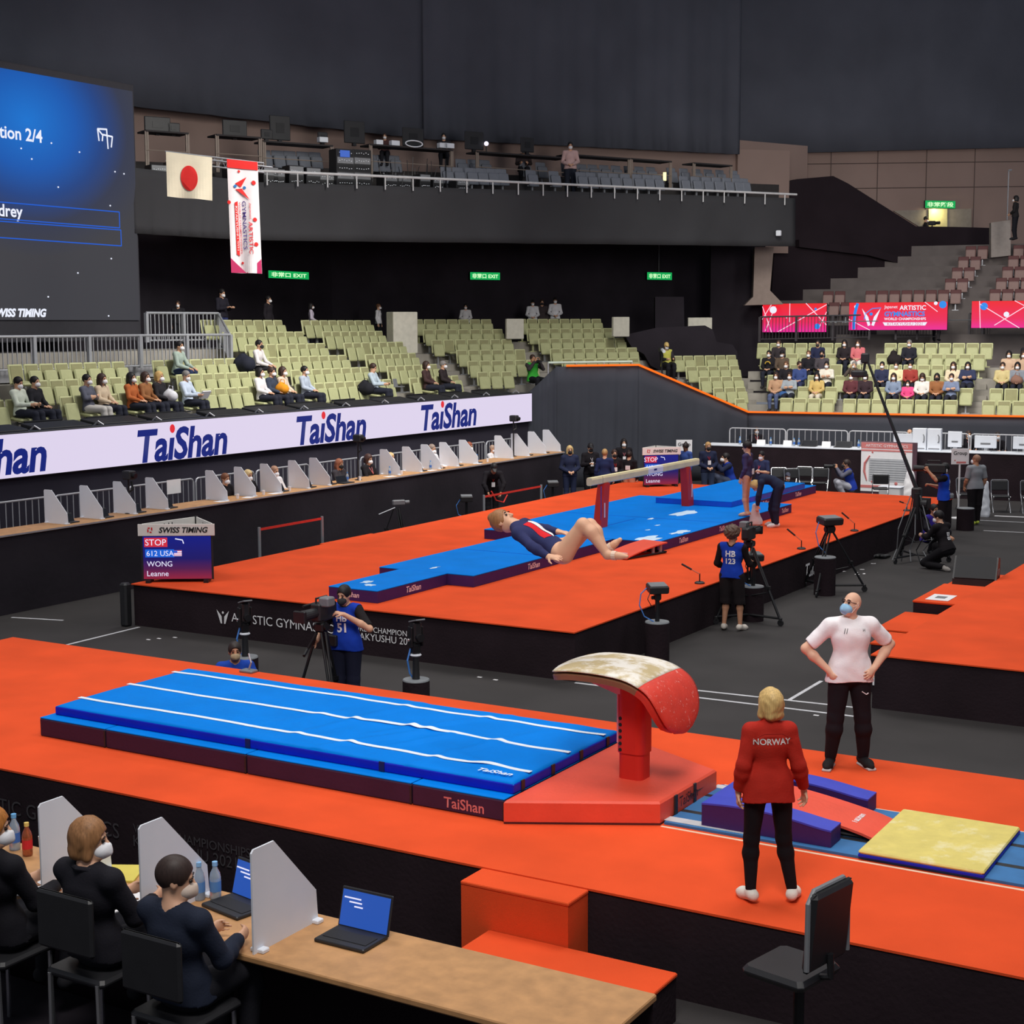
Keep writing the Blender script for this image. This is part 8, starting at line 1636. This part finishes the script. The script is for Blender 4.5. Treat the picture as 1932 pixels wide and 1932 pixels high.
xs2 = [870, 893, 915, 990, 1020, 1068, 1098, 1118, 1140, 1162, 1186, 1206, 1228, 1266, 1290, 1314, 1336, 1358, 1384]
for i, x in enumerate(xs2): gseat(x, 3.1, .45, f'slate grey balcony seat in the second row, {ORD[i]} from the left')
xs3 = [500, 525, 548, 572, 595, 700, 722, 744]
for i, x in enumerate(xs3): gseat(x, 2.9, .45, f'dim slate seat among the balcony equipment, {ORD[i]} from the left')
DKPANEL = mat('dark_desk', (42, 38, 40), .8); PALEPOST = mat('pale_post', (136, 122, 112), .6)
def desk(xa, xb, back, z_, label, h=1.0):
    A, B = bal(xa, 0, back)+V(0, 0, z_), bal(xb, 0, back)+V(0, 0, z_); d = B-A; L = np.linalg.norm(d[:2]); t = thing('equipment_desk', label, 'desk', tuple(A), BANG)
    obj('desktop', MB().box((L/2, 0, h), (L, .7, .05)), DKPANEL, t); obj('front_rail', MB().tube([(0, -.33, h*.5), (L, -.33, h*.5)], .016, 5), PALEPOST, t)
    for q in (0, .06, L-.06, L): obj('leg', MB().box((q, -.30, h/2), (.05, .05, h)), PALEPOST, t)
    return t, A, L, h
desk(1060, 1178, 2.6, .45, 'dark raised desk with pale posts behind the standing man on the balcony', 1.05); desk(1180, 1256, 2.6, .45, 'dark raised desk with pale posts left of the small balcony lamp', 1.0); desk(1298, 1370, 2.6, .45, 'dark raised desk with pale posts right of the small balcony lamp', .95)
desk(890, 1060, 2.6, .45, 'long dark desk with pale posts left of the standing man on the balcony', 1.0); desk(690, 845, 2.4, .45, 'dark desk carrying monitors and mixers in the balcony middle', 1.05); desk(490, 620, 2.4, .45, 'dark desk above the flight cases on the balcony', 1.0); desk(402, 486, 2.2, .45, 'dark desk on the balcony behind the banner', 1.1); desk(270, 350, 2.0, .45, 'dark desk on the balcony beside the video screen', 1.1)
rr = random.Random(5)
def rack(px, back, z_, w_, h_, label, m=None, rows=5, knobs=True):
    P = bal(px, 0, back); t = thing('equipment_rack', label, 'rack', (P[0], P[1], P[2]+z_), BANG); obj('case', MB().box((0, 0, h_/2), (w_, .5, h_), ch=.015), m or BLACKPLASTIC, t)
    for k in range(rows):
        z = h_*(k+.5)/rows; obj('unit_panel', MB().box((0, -.255, z), (w_*.9, .012, h_/rows*.8)), GREYPLASTIC if k % 2 else BLACKMETAL, t)
        if knobs:
            b = MB()
            for q in range(6): b.box(((q-2.5)*w_*.13, -.265, z+rr.uniform(-.02, .02)), (.03, .01, .02))
            stuff(obj('knobs', b, OFFWHITE, t))
    return t
rack(645, .8, 0, .62, 1.15, 'tall equipment rack with a small blue screen on the balcony'); rack(677, .8, 0, .62, 1.15, 'tall equipment rack full of cabling on the balcony'); P = bal(643, 0, .8); tag(obj('rack_screen', MB().box((P[0]-BN[0]*.30, P[1]-BN[1]*.30, P[2]+1.0), (.32, .03, .20), rz=BANG), glow('rack_blue', (70, 110, 210), .8)), 'small blue lit screen on the equipment rack', 'screen')
for i, (x, w_, h_) in enumerate(((505, .5, .55), (520, .4, .5), (553, .5, .62), (585, .5, .58), (612, .6, .4), (730, .5, .45), (756, .5, .45), (795, .4, .5), (820, .4, .42), (866, .5, .35), (440, .5, .6), (330, .5, .6), (295, .5, .5))): rack(x, 1.0, 0, w_, h_, f'black flight case on the balcony floor, {ORD[i]} of the scattered cases', None, 2)
for i, (x, w_, h_, bk) in enumerate(((530, .7, .75, 2.5), (670, .75, .70, 2.4), (780, .8, .6, 2.5), (895, .75, .6, 2.6), (995, .55, .5, 2.6), (505, .4, .3, 2.4), (610, .35, .3, 2.4), (445, .8, .5, 2.2), (300, .8, .45, 2.0), (330, .4, .3, 2.0))):
    P = bal(x, 0, bk); t = thing('display_monitor', f'black monitor seen from behind on a balcony desk, {ORD[i]} of its kind', 'monitor', (P[0], P[1], P[2]+1.47), BANG); obj('panel', MB().box((0, 0, h_/2+.08), (w_, .06, h_), ch=.02), BLACKPLASTIC, t); obj('stand', MB().box((0, .03, .05), (.12, .1, .1)), BLACKMETAL, t); obj('back_plate', MB().box((0, -.035, h_/2+.08), (w_*.4, .012, h_*.4)), BLACKMETAL, t)
for i, (x, w_) in enumerate(((845, .42), (835, .3), (610, .3), (745, .3), (715, .25))): P = bal(x, 0, 2.3); tag(obj('pale_box', MB().box((P[0], P[1], P[2]+1.60), (w_, .2, .16), rz=BANG, ch=.01), OFFWHITE), f'small pale device on a balcony desk, {ORD[i]} of the pale devices', 'device')
P = bal(782, 0, 2.0); tag(obj('oval_device', MB().tube([tuple(P+V(0, 0, 1.58)+BU*(.32*math.cos(a))+V(0, 0, .10*math.sin(a))) for a in np.linspace(0, 2*math.pi, 17)], .022, 5), OFFWHITE), 'white oval ring on the balcony desk', 'device')
P = bal(918, 0, 2.5); t = thing('desk_lamp', 'small white lamp on the balcony left of centre', 'lamp', (P[0], P[1], P[2]+1.5)); obj('stem', MB().tube([(0, 0, 0), (0, 0, .2)], .02, 6), BLACKMETAL, t); obj('bulb', MB().ball((0, 0, .26), .08, 10), glow('cool_bulb', (236, 232, 255), 1.2), t)
P = bal(1254, 0, 2.2); t = thing('desk_lamp', 'small yellowish lamp glowing on the balcony', 'lamp', (P[0], P[1], P[2]+.55)); obj('stem', MB().tube([(0, 0, 0), (0, 0, .16)], .02, 6), BLACKMETAL, t); obj('bulb', MB().tube([(0, 0, .16), (0, 0, .46)], .06, 10), glow('warm_bulb', (255, 240, 170), 1.6), t)
b = MB()
for k in range(26):
    x = rr.uniform(620, 850); P = bal(x, 0, rr.uniform(.6, 1.6)); Q = bal(x+rr.uniform(-14, 14), 0, rr.uniform(.5, 1.2)); b.tube([tuple(P+V(0, 0, rr.uniform(.5, 1.1))), tuple(mid(P, Q, .5)+V(0, 0, rr.uniform(.1, .4))), tuple(Q+V(0, 0, .03))], .012, 4)
o = stuff(obj('cable_tangle', b, BLACKPLASTIC)); tag(o, 'tangle of black cables among the balcony equipment', 'cable')
def balcony_person(label, px, ytop, back, z_, hair, top, phi=178, J=None, key=None, H=1.735, **k):
    P = bal(px, 0, back)+V(0, 0, z_); d = depth(P); s_ = (atd(px, ytop, d)[2]-P[2])/H; return person(label, tuple(P), face_yaw(phi), J or JF, key=key or 'clasp', h=.018, size=max(.75, min(1.1, s_)), hair=hair, top=(top, 1., -.04), **k)
balcony_person('man in a pale pink shirt standing behind the balcony seats', 1076, 254, 2.1, 0, ('short', HC['k']), (196, 164, 160), legs=((34, 38, 50), 1.))
balcony_person('technician in dark red sitting at the balcony desk under the dark monitor', 727, 252, 3.0, .9, ('short', HC['b']), (84, 56, 56), J=pose_sit('book'), key='judge', H=1.305); balcony_person('technician in dark clothes among the balcony equipment right of the lamp', 988, 276, 3.2, .45, ('short', HC['k']), (60, 50, 50), J=pose_sit('book'), key='judge', H=1.305); balcony_person('technician in black beside the tall monitor on the balcony', 838, 252, 3.2, .9, ('short', HC['k']), (44, 40, 44), J=pose_sit('book'), key='judge', H=1.305)
nseats = fill_seats()
bpy.context.view_layer.update()
print('seats', nseats, 'objects', len(bpy.data.objects))
